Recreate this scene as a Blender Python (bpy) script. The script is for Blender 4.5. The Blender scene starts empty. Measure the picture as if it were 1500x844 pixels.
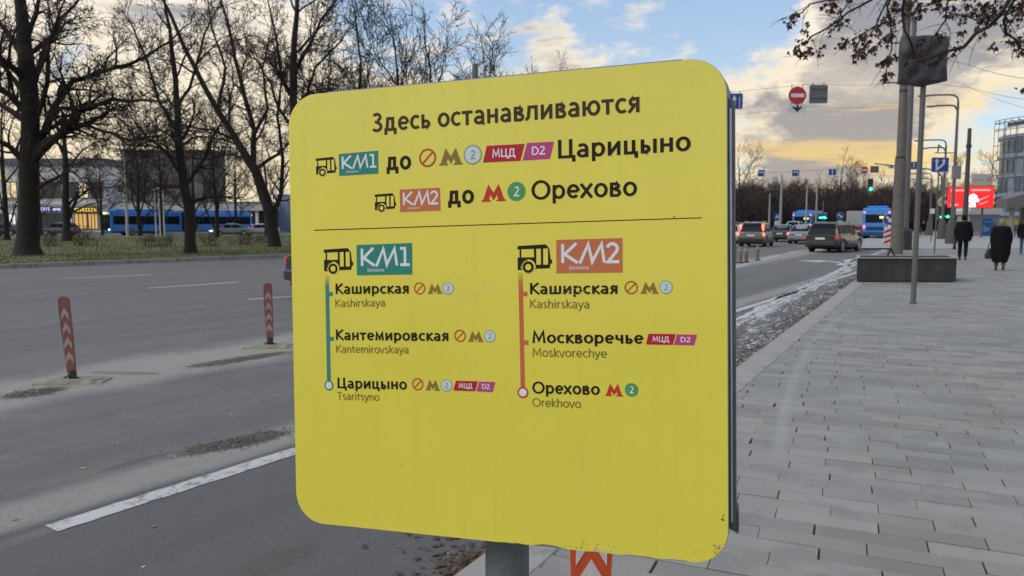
import bpy, bmesh, math, random
import numpy as np
from mathutils import Vector, Matrix
R = math.radians
PI = math.pi
scene = bpy.context.scene
COL = scene.collection

# ------------------------------------------------------------------ camera
F = 1100.0; PITCH = math.atan(97 / F); CAMH = 1.6
cam = bpy.data.cameras.new('camera'); camo = bpy.data.objects.new('camera', cam); COL.objects.link(camo)
cam.sensor_width = 36; cam.lens = 36 * F / 1500; cam.clip_start = 0.05; cam.clip_end = 3000
camo.location = (0, 0, CAMH); camo.rotation_euler = (R(90) - PITCH, 0, 0)
cam.dof.use_dof = True; cam.dof.focus_distance = 1.15; cam.dof.aperture_fstop = 15.0
scene.camera = camo

# ------------------------------------------------------------------ light
SUN_AZ, SUN_EL = R(-108), R(48)
SKY_STRENGTH, SUN_STRENGTH, EXPOSURE = 0.045, 1.5, 0.60
scene.view_settings.view_transform = 'Standard'; scene.view_settings.look = 'None'
scene.view_settings.gamma = 1; scene.view_settings.use_curve_mapping = False
scene.view_settings.exposure = EXPOSURE
sun = bpy.data.lights.new('sun', 'SUN'); sun.energy = SUN_STRENGTH; sun.angle = R(50); sun.color = (1, .86, .70)
suno = bpy.data.objects.new('sun', sun); COL.objects.link(suno)
sd = Vector((math.sin(SUN_AZ) * math.cos(SUN_EL), math.cos(SUN_AZ) * math.cos(SUN_EL), math.sin(SUN_EL)))
suno.rotation_euler = sd.to_track_quat('Z', 'Y').to_euler()

class NT:
    """small node-tree helper"""
    def __init__(s, t): s.t = t
    def n(s, typ, **kw):
        x = s.t.nodes.new(typ)
        for k, v in kw.items():
            if k.startswith('i_'):
                x.inputs[k[2:].replace('_', ' ')].default_value = v
            else: setattr(x, k, v)
        return x
    def l(s, a, b): s.t.links.new(a, b)
    def put(s, v, sock):
        if isinstance(v, bpy.types.NodeSocket): s.l(v, sock)
        else: sock.default_value = v
    def m(s, op, a, b=None, c=None, clamp=False):
        x = s.n('ShaderNodeMath', operation=op, use_clamp=clamp)
        s.put(a, x.inputs[0])
        if b is not None: s.put(b, x.inputs[1])
        if c is not None: s.put(c, x.inputs[2])
        return x.outputs[0]
    def vm(s, op, a, b=None):
        x = s.n('ShaderNodeVectorMath', operation=op); s.put(a, x.inputs[0])
        if b is not None: s.put(b, x.inputs[1])
        return x.outputs['Value'] if op in ('DOT_PRODUCT', 'LENGTH') else x.outputs[0]
    def noise(s, vec, scale, detail=4, rough=.55, dist=0, out='Fac'):
        x = s.n('ShaderNodeTexNoise'); x.inputs['Scale'].default_value = scale; x.inputs['Detail'].default_value = detail
        x.inputs['Roughness'].default_value = rough; x.inputs['Distortion'].default_value = dist
        if vec is not None: s.l(vec, x.inputs['Vector'])
        return x.outputs[out]
    def ss(s, v, a, b, lo=0., hi=1.):
        x = s.n('ShaderNodeMapRange', interpolation_type='SMOOTHSTEP'); s.put(v, x.inputs[0])
        x.inputs[1].default_value = a; x.inputs[2].default_value = b; x.inputs[3].default_value = lo; x.inputs[4].default_value = hi
        return x.outputs[0]
    def mix(s, f, a, b, blend='MIX'):
        x = s.n('ShaderNodeMix', data_type='RGBA', blend_type=blend); s.put(f, x.inputs[0])
        for v, i in ((a, 6), (b, 7)):
            if isinstance(v, tuple): v = (*v[:3], 1)
            s.put(v, x.inputs[i])
        return x.outputs[2]
    def xyz(s, v):
        x = s.n('ShaderNodeSeparateXYZ'); s.l(v, x.inputs[0]); return x.outputs
    def comb(s, a, b, c):
        x = s.n('ShaderNodeCombineXYZ'); s.put(a, x.inputs[0]); s.put(b, x.inputs[1]); s.put(c, x.inputs[2]); return x.outputs[0]

def srgb(r, g, b):
    return tuple(((c / 255) / 12.92 if c / 255 <= .04045 else (((c / 255) + .055) / 1.055) ** 2.4) for c in (r, g, b))

world = bpy.data.worlds.new('World'); scene.world = world; world.use_nodes = True
wt = world.node_tree; wt.nodes.clear(); w = NT(wt)
sky = w.n('ShaderNodeTexSky', sky_type='NISHITA', sun_disc=False, sun_elevation=SUN_EL, sun_rotation=SUN_AZ)
sky.air_density = 1.0; sky.dust_density = .6; sky.ozone_density = 2.5
tc = w.n('ShaderNodeTexCoord'); D = w.vm('NORMALIZE', tc.outputs['Generated'])
dx, dy, dz = w.xyz(D)[:3]
zz = w.m('ADD', w.m('MAXIMUM', dz, 0.0), .13)
pl = w.comb(w.m('DIVIDE', dx, zz), w.m('DIVIDE', dy, zz), 1.7)
sq = w.comb(w.m('MULTIPLY', dx, 1.0), w.m('MULTIPLY', dy, 1.0), w.m('MULTIPLY', dz, 2.6))
def dirpx(px, py):
    a = (px - 750) / F; b = -(py - 422) / F; c, s = math.cos(PITCH), math.sin(PITCH)
    return Vector((a, c + b * s, b * c - s)).normalized()
def blob(px, py, r0, r1):
    """1 inside an angular radius r0 (deg), 0 outside r1, round a sky direction"""
    d = w.vm('DOT_PRODUCT', D, tuple(dirpx(px, py)))
    return w.ss(d, math.cos(R(r1)), math.cos(R(r0)))
n1 = w.noise(pl, 0.55, 9, .56, .25)
n2 = w.noise(sq, 7.5, 10, .62, .35)
n3 = w.noise(sq, 2.2, 4, .5)
base = w.m('ADD', w.m('MULTIPLY', n1, .45), w.m('MULTIPLY', n2, .75))
cover = w.m('ADD', base, w.ss(dz, .0, .34, .155, .0))
for (px, py, a, b, k) in [(1010, 0, 3, 11, -.17), (1110, 45, 1, 4.5, -.10), (1150, 175, 3, 9, .07), (1110, 120, 1, 3.5, .04), (860, 72, .5, 5.5, .10), (970, 45, .5, 4, .08), (560, 90, 1, 8, -.05), (690, 70, 1, 5, -.05), (120, 100, 5, 20, .10),
                          (1430, 20, 4, 13, .08), (1260, 130, 2, 9, .06), (1440, 150, 1, 5, -.05), (1100, 235, 1, 4, -.04)]:
    cover = w.m('ADD', cover, w.m('MULTIPLY', blob(px, py, a, b), k))
mask = w.ss(cover, .585, .715)
# light and grey parts of the clouds
lit = w.noise(w.vm('ADD', sq, (0.0, 0.0, .33)), 5.0, 7, .6, .3)
thick = w.ss(cover, .66, .86)
grey = w.ss(w.m('SUBTRACT', w.m('ADD', w.m('MULTIPLY', thick, .36), w.m('MULTIPLY', lit, 1.0)), w.m('MULTIPLY', blob(200, 120, 8, 26), .26)), .52, .84)
cream = w.mix(w.ss(dz, .02, .30), srgb(242, 226, 192), srgb(248, 238, 222))
shade = w.mix(w.ss(dz, .02, .30), srgb(174, 166, 158), srgb(154, 156, 166))
ccol = w.mix(grey, cream, shade)
glow = w.m('MULTIPLY', w.ss(dz, .24, .03), w.ss(w.noise(w.comb(dx, dy, w.m('MULTIPLY', dz, 7.0)), 3.4, 6, .6, .3), .49, .61))
glow = w.m('MULTIPLY', glow, w.m('SUBTRACT', 1.0, w.m('MULTIPLY', blob(150, 150, 14, 36), .92)))
ccol = w.mix(w.m('MULTIPLY', glow, .8), ccol, srgb(252, 216, 134))
bluec = w.mix(w.ss(dz, .0, .45), srgb(206, 216, 222), srgb(140, 178, 218))
b1 = w.n('ShaderNodeBackground'); w.l(sky.outputs[0], b1.inputs[0]); b1.inputs[1].default_value = SKY_STRENGTH
b1b = w.n('ShaderNodeBackground'); w.l(bluec, b1b.inputs[0]); b1b.inputs[1].default_value = .45
b2 = w.n('ShaderNodeBackground'); w.l(ccol, b2.inputs[0]); b2.inputs[1].default_value = .70
ad = w.n('ShaderNodeAddShader'); w.l(b1.outputs[0], ad.inputs[0]); w.l(b1b.outputs[0], ad.inputs[1])
mx = w.n('ShaderNodeMixShader'); w.l(mask, mx.inputs[0]); w.l(ad.outputs[0], mx.inputs[1]); w.l(b2.outputs[0], mx.inputs[2])
wo = w.n('ShaderNodeOutputWorld'); w.l(mx.outputs[0], wo.inputs[0])

# ------------------------------------------------------------------ measuring helpers
RD = -0.10           # road surface; the pavement top is z = 0
def gp(px, py, z=0.0):
    d = dirpx(px, py); t = (z - CAMH) / d.z
    return Vector((d.x * t, d.y * t, z))
def at(px, py, Y):
    d = dirpx(px, py); t = Y / d.y
    return Vector((d.x * t, Y, CAMH + d.z * t))

# ------------------------------------------------------------------ object helpers
def tag(o, label=None, cat=None, group=None, kind=None):
    if label: o['label'] = label
    if cat: o['category'] = cat
    if group: o['group'] = group
    if kind: o['kind'] = kind
    return o
def empty(name, loc, rz=0, label=None, cat=None, group=None):
    o = bpy.data.objects.new(name, None); COL.objects.link(o); o.location = loc; o.rotation_euler = (0, 0, rz)
    o.empty_display_size = .2
    return tag(o, label, cat, group)
class MB:
    def __init__(s): s.v = []; s.f = []
    def add(s, vs, fs):
        n = len(s.v); s.v += [tuple(v) for v in vs]; s.f += [tuple(i + n for i in f) for f in fs]; return s
    def box(s, c, d, rz=0, M=None):
        x, y, z = d[0] / 2, d[1] / 2, d[2] / 2
        vs = [Vector((a * x, b * y, e * z)) for a in (-1, 1) for b in (-1, 1) for e in (-1, 1)]
        if rz: q = Matrix.Rotation(rz, 3, 'Z'); vs = [q @ v for v in vs]
        if M is not None: vs = [M @ v for v in vs]
        c = Vector(c); vs = [v + c for v in vs]
        return s.add(vs, [(0, 1, 3, 2), (4, 6, 7, 5), (0, 4, 5, 1), (2, 3, 7, 6), (0, 2, 6, 4), (1, 5, 7, 3)])
    def rbox(s, c, d, b=.02, rz=0, M=None):
        """box with chamfered edges (24 vertices)"""
        X, Y, Z = d[0] / 2, d[1] / 2, d[2] / 2; b = min(b, X * .9, Y * .9, Z * .9)
        bm = bmesh.new(); bmesh.ops.create_cube(bm, size=1)
        for v in bm.verts: v.co = Vector((v.co.x * 2 * X, v.co.y * 2 * Y, v.co.z * 2 * Z))
        bmesh.ops.bevel(bm, geom=bm.edges[:], offset=b, segments=1, affect='EDGES')
        q = Matrix.Rotation(rz, 3, 'Z') if rz else Matrix.Identity(3)
        if M is not None: q = M @ q
        bm.verts.index_update()
        vs = [q @ v.co + Vector(c) for v in bm.verts]; fs = [[v.index for v in f.verts] for f in bm.faces]
        bm.free(); return s.add(vs, fs)
    def tube(s, pts, rs, n=8, cap=True):
        pts = [Vector(p) for p in pts]
        if not hasattr(rs, '__len__'): rs = [rs] * len(pts)
        vs = []; fs = []; up = None
        for i, p in enumerate(pts):
            t = (pts[min(i + 1, len(pts) - 1)] - pts[max(i - 1, 0)]).normalized()
            if up is None:
                up = Vector((0, 0, 1)) if abs(t.z) < .9 else Vector((1, 0, 0))
            a = t.cross(up).normalized(); b = a.cross(t).normalized(); up = b
            for k in range(n):
                q = 2 * PI * k / n; vs.append(p + (a * math.cos(q) + b * math.sin(q)) * rs[i])
        for i in range(len(pts) - 1):
            for k in range(n):
                k2 = (k + 1) % n; fs.append((i * n + k, i * n + k2, (i + 1) * n + k2, (i + 1) * n + k))
        if cap: fs.append(tuple(range(n))[::-1]); fs.append(tuple((len(pts) - 1) * n + k for k in range(n)))
        return s.add(vs, fs)
    def prism(s, poly, o, ux, uy, depth):
        """polygon in the plane (o, ux, uy), extruded along ux x uy by depth"""
        o, ux, uy = Vector(o), Vector(ux), Vector(uy); nn = ux.cross(uy).normalized() * depth
        a = [o + ux * p[0] + uy * p[1] for p in poly]; n = len(a)
        vs = a + [p + nn for p in a]
        fs = [tuple(range(n))[::-1], tuple(range(n, 2 * n))] + [(i, (i + 1) % n, n + (i + 1) % n, n + i) for i in range(n)]
        return s.add(vs, fs)
    def build(s, name, mat, parent=None, smooth=False, loc=None):
        me = bpy.data.meshes.new(name); me.from_pydata(s.v, [], s.f); me.update()
        if smooth:
            me.polygons.foreach_set('use_smooth', [True] * len(me.polygons))
            try: me.set_sharp_from_angle(angle=R(40))
            except Exception: pass
        me.materials.append(mat)
        o = bpy.data.objects.new(name, me); COL.objects.link(o)
        if parent: o.parent = parent
        if loc is not None: o.location = loc
        return o
def copy_tree(o, parent=None):
    c = o.copy(); COL.objects.link(c)
    if parent is not None: c.parent = parent
    for ch in list(o.children): copy_tree(ch, c)
    return c

# ------------------------------------------------------------------ materials
_M = {}
def mat(name, col, rough=.6, metal=0, var=.12, vscale=8, bump=0, bscale=60, spec=.5, emit=None, es=1, coat=0, coords='Object', dirt=None, dscale=2.0):
    if name in _M: return _M[name]
    m = bpy.data.materials.new(name); m.use_nodes = True; t = NT(m.node_tree)
    p = m.node_tree.nodes['Principled BSDF']
    c = t.n('ShaderNodeTexCoord').outputs[coords]
    col = tuple(col[:3])
    if var > 0:
        f = t.noise(c, vscale, 6, .6)
        cc = t.mix(f, tuple(max(0, x * (1 - var * 1.6)) for x in col), tuple(min(1, x * (1 + var * 1.6)) for x in col))
    else: cc = (*col, 1)
    if dirt:
        k = t.ss(t.noise(c, dscale, 8, .7, .4), .52, .68)
        cc = t.mix(t.m('MULTIPLY', k, .8), cc, dirt)
    t.put(cc, p.inputs['Base Color'])
    p.inputs['Roughness'].default_value = rough; p.inputs['Metallic'].default_value = metal
    p.inputs['Specular IOR Level'].default_value = spec
    if rough > .15 and var > 0:
        t.l(t.ss(t.noise(c, vscale * 2.3, 5, .6), .3, .7, max(.02, rough - .08), min(1, rough + .08)), p.inputs['Roughness'])
    if coat: p.inputs['Coat Weight'].default_value = coat; p.inputs['Coat Roughness'].default_value = .08
    if emit: p.inputs['Emission Color'].default_value = (*emit, 1); p.inputs['Emission Strength'].default_value = es
    if bump:
        b = t.n('ShaderNodeBump'); b.inputs['Strength'].default_value = bump; b.inputs['Distance'].default_value = .01
        t.l(t.noise(c, bscale, 6, .65), b.inputs['Height']); t.l(b.outputs[0], p.inputs['Normal'])
    _M[name] = m
    return m
def line_dist(t, pos, p0, p1):
    """signed distance (metres, + to the right) of a position from the line p0 -> p1"""
    d = (Vector(p1[:2]) - Vector(p0[:2])).normalized(); n = (d.y, -d.x, 0)
    return t.m('SUBTRACT', t.vm('DOT_PRODUCT', pos, n), n[0] * p0[0] + n[1] * p0[1])

STEEL = mat('galvanised_steel', (.30, .33, .34), .42, .75, .18, 14, .15, 90)
STEELD = mat('weathered_zinc_post', (.19, .21, .215), .55, .5, .3, 6, .3, 70, dirt=(.12, .11, .10), dscale=9)
GREYP = mat('grey_pole_paint', (.115, .118, .12), .5, .2, .15, 3, .1, 30)
LAMPP = mat('lamp_post_grey', (.12, .125, .13), .45, .3, .15, 2)
CONC = mat('concrete_pole', (.125, .115, .105), .85, 0, .22, 3, .4, 25, dirt=(.07, .045, .03), dscale=1.6)
WPOLE = mat('white_pole_paint', (.62, .62, .60), .6, 0, .1, 2)
DARK = mat('dark_metal', (.035, .037, .04), .5, .3, .2, 10)
RUBBER = mat('black_rubber', (.025, .025, .027), .75, 0, .2, 20, .2, 60)
GLASSD = mat('dark_car_glass', (.015, .018, .022), .05, 0, 0, spec=.04)
RIM = mat('alloy_rim', (.42, .43, .44), .3, .8, .1, 20)
TAIL = mat('red_tail_lamp', (.35, .02, .02), .25, 0, 0, emit=(1, .05, .03), es=.25)
TAILON = mat('red_brake_lamp', (.5, .02, .02), .25, 0, 0, emit=(1, .12, .07), es=3.0)
AMBER = mat('amber_lamp', (.6, .15, .02), .3, 0, 0, emit=(1, .35, .08), es=3.0)
HEADL = mat('head_lamp', (.8, .8, .8), .2, 0, 0, emit=(1, .95, .85), es=3.5)
PLATE = mat('number_plate_white', (.6, .6, .58), .5, 0, .05)
BUSBLUE = mat('bus_blue_paint', (.03, .23, .68), .3, 0, .08, 1.5, coat=.5)
SIGNBLUE = mat('sign_blue', (.012, .05, .27), .45, 0, .1, 3)
SIGNWHITE = mat('sign_white', (.62, .63, .64), .5, 0, .08, 6)
SIGNRED = mat('sign_red', (.45, .018, .02), .45, 0, .08, 5)
SIGNBACK = mat('sign_back_grey', (.13, .135, .14), .6, .2, .15, 4)
BLACKP = mat('black_print', (.012, .010, .009), .45, 0, .05, 30)
GREENON = mat('green_lamp_lit', (.02, .5, .2), .3, 0, 0, emit=(.03, 1, .35), es=5.0)
BRANCHM = mat('bark_dark', (.019, .016, .014), .95, 0, .35, 3, .8, 14)
TWIGM = mat('twig_brown', (.034, .026, .021), .95, 0, .25, 3)
LEAFM = mat('withered_leaf', (.060, .028, .018), .8, 0, .4, 1.2, coords='Object')

# ------------------------------------------------------------------ the yellow stop sign
SGN = Matrix(((0, 0, 0), (0, 0, 0), (0, 0, 0)))
def _cray(px, py):
    a = (px - 750) / F; b = -(py - 422) / F; c, s = math.cos(PITCH), math.sin(PITCH)
    return Vector((a, c + b * s, b * c - s))
_q = [_cray(423, 142), _cray(1064, 83), _cray(1069, 829), _cray(437, 763)]
_A = np.array([list(-_q[1]), list(_q[2]), list(-_q[3])]).T
_s = np.linalg.solve(_A, -np.array(_q[0]))
SC = 1.24
S_TL = _q[0] * SC; S_TR = _q[1] * float(_s[0]) * SC; S_BL = _q[3] * float(_s[2]) * SC
U = (S_TR - S_TL); SW = U.length; U.normalize()
Vd = (S_BL - S_TL); Vd = Vd - U * Vd.dot(U); SH = Vd.length; Vd.normalize(); Vup = -Vd
NRM = U.cross(Vup).normalized()                     # towards the reader
if NRM.y > 0: NRM = -NRM
CENTER = S_TL + U * SW / 2 + Vd * SH / 2
def suv(px, py):
    """picture point -> (u, v) metres on the sign face, from its bottom-left corner"""
    d = _cray(px, py); t = (S_TL - Vector((0, 0, 0))).dot(NRM) / d.dot(NRM); p = d * t - S_TL
    return p.dot(U), SH - p.dot(Vd)
BL3 = S_TL + Vd * SH + Vector((0, 0, CAMH))
sign = empty('bus_stop_sign', (0, 0, 0), 0, 'large yellow stop sign with rounded corners and Cyrillic lettering on a grey steel post', 'sign')
SM = Matrix((( U.x, Vup.x, NRM.x, BL3.x), (U.y, Vup.y, NRM.y, BL3.y), (U.z, Vup.z, NRM.z, BL3.z), (0, 0, 0, 1)))
def sgobj(mb, name, m, parent):
    o = mb.build(name, m, parent); return o
def smesh(polys, z0, z1, name, m, parent, world=False):
    """list of (u,v) polygons -> thin prisms standing z0..z1 proud of the face"""
    mb = MB()
    for i, (poly, dzz) in enumerate(polys):
        mb.prism(poly, (0, 0, z0), (1, 0, 0), (0, 1, 0), z1 - z0 + dzz)
    return mb.build(name, m, parent)

def yellow_mat():
    m = bpy.data.materials.new('yellow_sign_film'); m.use_nodes = True; t = NT(m.node_tree); p = m.node_tree.nodes['Principled BSDF']
    c = t.n('ShaderNodeTexCoord').outputs['Object']; X, Y, Z = t.xyz(c)[:3]
    f = t.noise(c, 5, 6, .6)
    cc = t.mix(f, (.74, .66, .068), (.83, .745, .088))
    # fine vertical streaks of a duller, more olive yellow
    st = t.noise(t.comb(t.m('MULTIPLY', X, 38), t.m('MULTIPLY', Y, 1.3), 0), 1.0, 4, .6)
    cc = t.mix(t.m('MULTIPLY', t.ss(st, .50, .72), .12), cc, (.55, .50, .12))
    gr = t.ss(t.noise(c, 190, 3, .6), .70, .78)
    cc = t.mix(t.m('MULTIPLY', gr, .35), cc, (.20, .17, .05))
    sp = t.ss(t.noise(c, 60, 2, .5), .765, .80)
    cc = t.mix(t.m('MULTIPLY', sp, .8), cc, (.12, .10, .04))
    sc = t.noise(t.comb(t.m('MULTIPLY', X, 3), t.m('MULTIPLY', Y, 26), 0), 3.0, 5, .7, .6)
    cc = t.mix(t.m('MULTIPLY', t.ss(sc, .62, .72), .20), cc, (.75, .68, .22))
    t.l(cc, p.inputs['Base Color'])
    t.l(t.ss(t.noise(c, 9, 5, .6), .3, .7, .14, .26), p.inputs['Roughness'])
    p.inputs['Specular IOR Level'].default_value = .75
    b = t.n('ShaderNodeBump'); b.inputs['Strength'].default_value = .12; b.inputs['Distance'].default_value = .004
    t.l(t.noise(c, 7, 3, .5), b.inputs['Height']); t.l(b.outputs[0], p.inputs['Normal'])
    return m
YEL = yellow_mat()
def film(name, col, r=.4): return mat(name, col, r, 0, .07, 25, .05, 60, spec=.22)
TEAL = film('teal_print', (.035, .24, .19)); ORNG = film('orange_print', (.56, .17, .075)); CRIM = film('crimson_print', (.46, .022, .04))
MAG = film('magenta_print', (.50, .065, .22)); GOLD = film('metro_brown_print', (.26, .19, .045)); REDM = film('metro_red_print', (.55, .045, .03))
GREEN = film('line_green_print', (.09, .33, .12)); PALE = film('pale_disc_print', (.62, .68, .66)); WHT = film('white_print', (.74, .76, .80))
BRN = film('title_brown_print', (.055, .033, .018)); BLK = film('text_black_print', (.020, .013, .010)); OLV = film('olive_small_print', (.22, .18, .035))
RING = film('ring_teal_print', (.16, .36, .30)); NORED = film('prohibition_red_print', (.50, .07, .03))

def rrect(x0, y0, x1, y1, r, n=9):
    pts = []
    for cx, cy, a in ((x1 - r, y1 - r, 0), (x0 + r, y1 - r, 90), (x0 + r, y0 + r, 180), (x1 - r, y0 + r, 270)):
        for k in range(n + 1):
            q = R(a + 90 * k / n); pts.append((cx + r * math.cos(q), cy + r * math.sin(q)))
    return pts
SIGNROOT = bpy.data.objects.new('sign_panel', bpy.data.meshes.new('sign_panel'))
def panel():
    mb = MB(); out = rrect(0, 0, SW, SH, .050, 10)
    random.seed(4)
    # torn, chipped film along the lower edge
    pts = []
    n = len(out)
    for i in range(n):
        a = out[i]; b = out[(i + 1) % n]; pts.append(a)
        if abs(a[1]) < 1e-6 and abs(b[1]) < 1e-6 and b[0] > a[0]:
            m_ = 60
            for k in range(1, m_):
                x = a[0] + (b[0] - a[0]) * k / m_; d = 0
                if x > .36 and x < .46: d = random.uniform(0, .0045)
                elif x > .5: d = random.uniform(0, .0016)
                pts.append((x, d))
    mb.prism(pts, (0, 0, 0), (1, 0, 0), (0, 1, 0), .0015)
    return mb
old = panel().build('sign_panel', YEL, sign); PANEL = old
bpy.data.objects.remove(SIGNROOT)
PANEL.matrix_local = SM
# aluminium backing sheet, hollow box rails, clamp and rear face
BACK = mat('aluminium_edge', (.42, .44, .46), .4, .7, .1, 20)
RAIL = mat('rail_dark_grey', (.10, .11, .125), .45, .5, .2, 30, .1, 50)
mb = MB(); mb.prism(rrect(-.0012, -.0005, SW + .0012, SH + .001, .051, 10), (0, 0, -.0035), (1, 0, 0), (0, 1, 0), .003); o = mb.build('backing_sheet', BACK, sign); o.matrix_local = SM
mb = MB(); mb.prism(rrect(.03, .03, SW + .004, SH - .0, .045, 10), (0, 0, -.050), (1, 0, 0), (0, 1, 0), .004)
mb.prism([(.07, SH - .004), (SW - .06, SH - .004), (SW - .06, SH + .0035), (.07, SH + .0035)], (0, 0, -.05), (1, 0, 0), (0, 1, 0), .045)
o = mb.build('rear_sheet', mat('rear_face_grey', (.26, .27, .28), .5, .5, .1), sign); o.matrix_local = SM
mb = MB()
mb.prism([(SW + .0005, .05), (SW + .0108, .045), (SW + .0108, SH - .06), (SW + .0005, SH - .055)], (0, 0, -.046), (1, 0, 0), (0, 1, 0), .038)
mb.prism([(SW + .0110, .042), (SW + .0142, .045), (SW + .0142, .075), (SW + .0110, .080)], (0, 0, -.04), (1, 0, 0), (0, 1, 0), .03)
o = mb.build('side_rail', RAIL, sign); o.matrix_local = SM
mb = MB(); mb.prism([(SW + .0038, .06), (SW + .0066, .06), (SW + .0066, SH - .07), (SW + .0038, SH - .07)], (0, 0, -.0078), (1, 0, 0), (0, 1, 0), .0022)
o = mb.build('rail_seam', BACK, sign); o.matrix_local = SM
# post
_d = _cray(743, 800); _o = S_TL - NRM * .075; pc = _d * (_o.dot(NRM) / _d.dot(NRM)) + Vector((0, 0, CAMH))
mb = MB(); mb.tube([(pc.x, pc.y, 0.0), (pc.x, pc.y, .6), (pc.x, pc.y, 1.72)], .036, 32); mb.build('post', STEELD, sign, smooth=True)
mb = MB(); mb.tube([(pc.x, pc.y, 0.0), (pc.x, pc.y, .012)], .10, 24); mb.build('base_flange', STEELD, sign, smooth=True)
for zc in (1.2, 1.62):
    mb = MB(); mb.tube([(pc.x, pc.y, zc), (pc.x, pc.y, zc + .03)], .0375, 24); mb.build('clamp', STEEL, sign, smooth=True)

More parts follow.
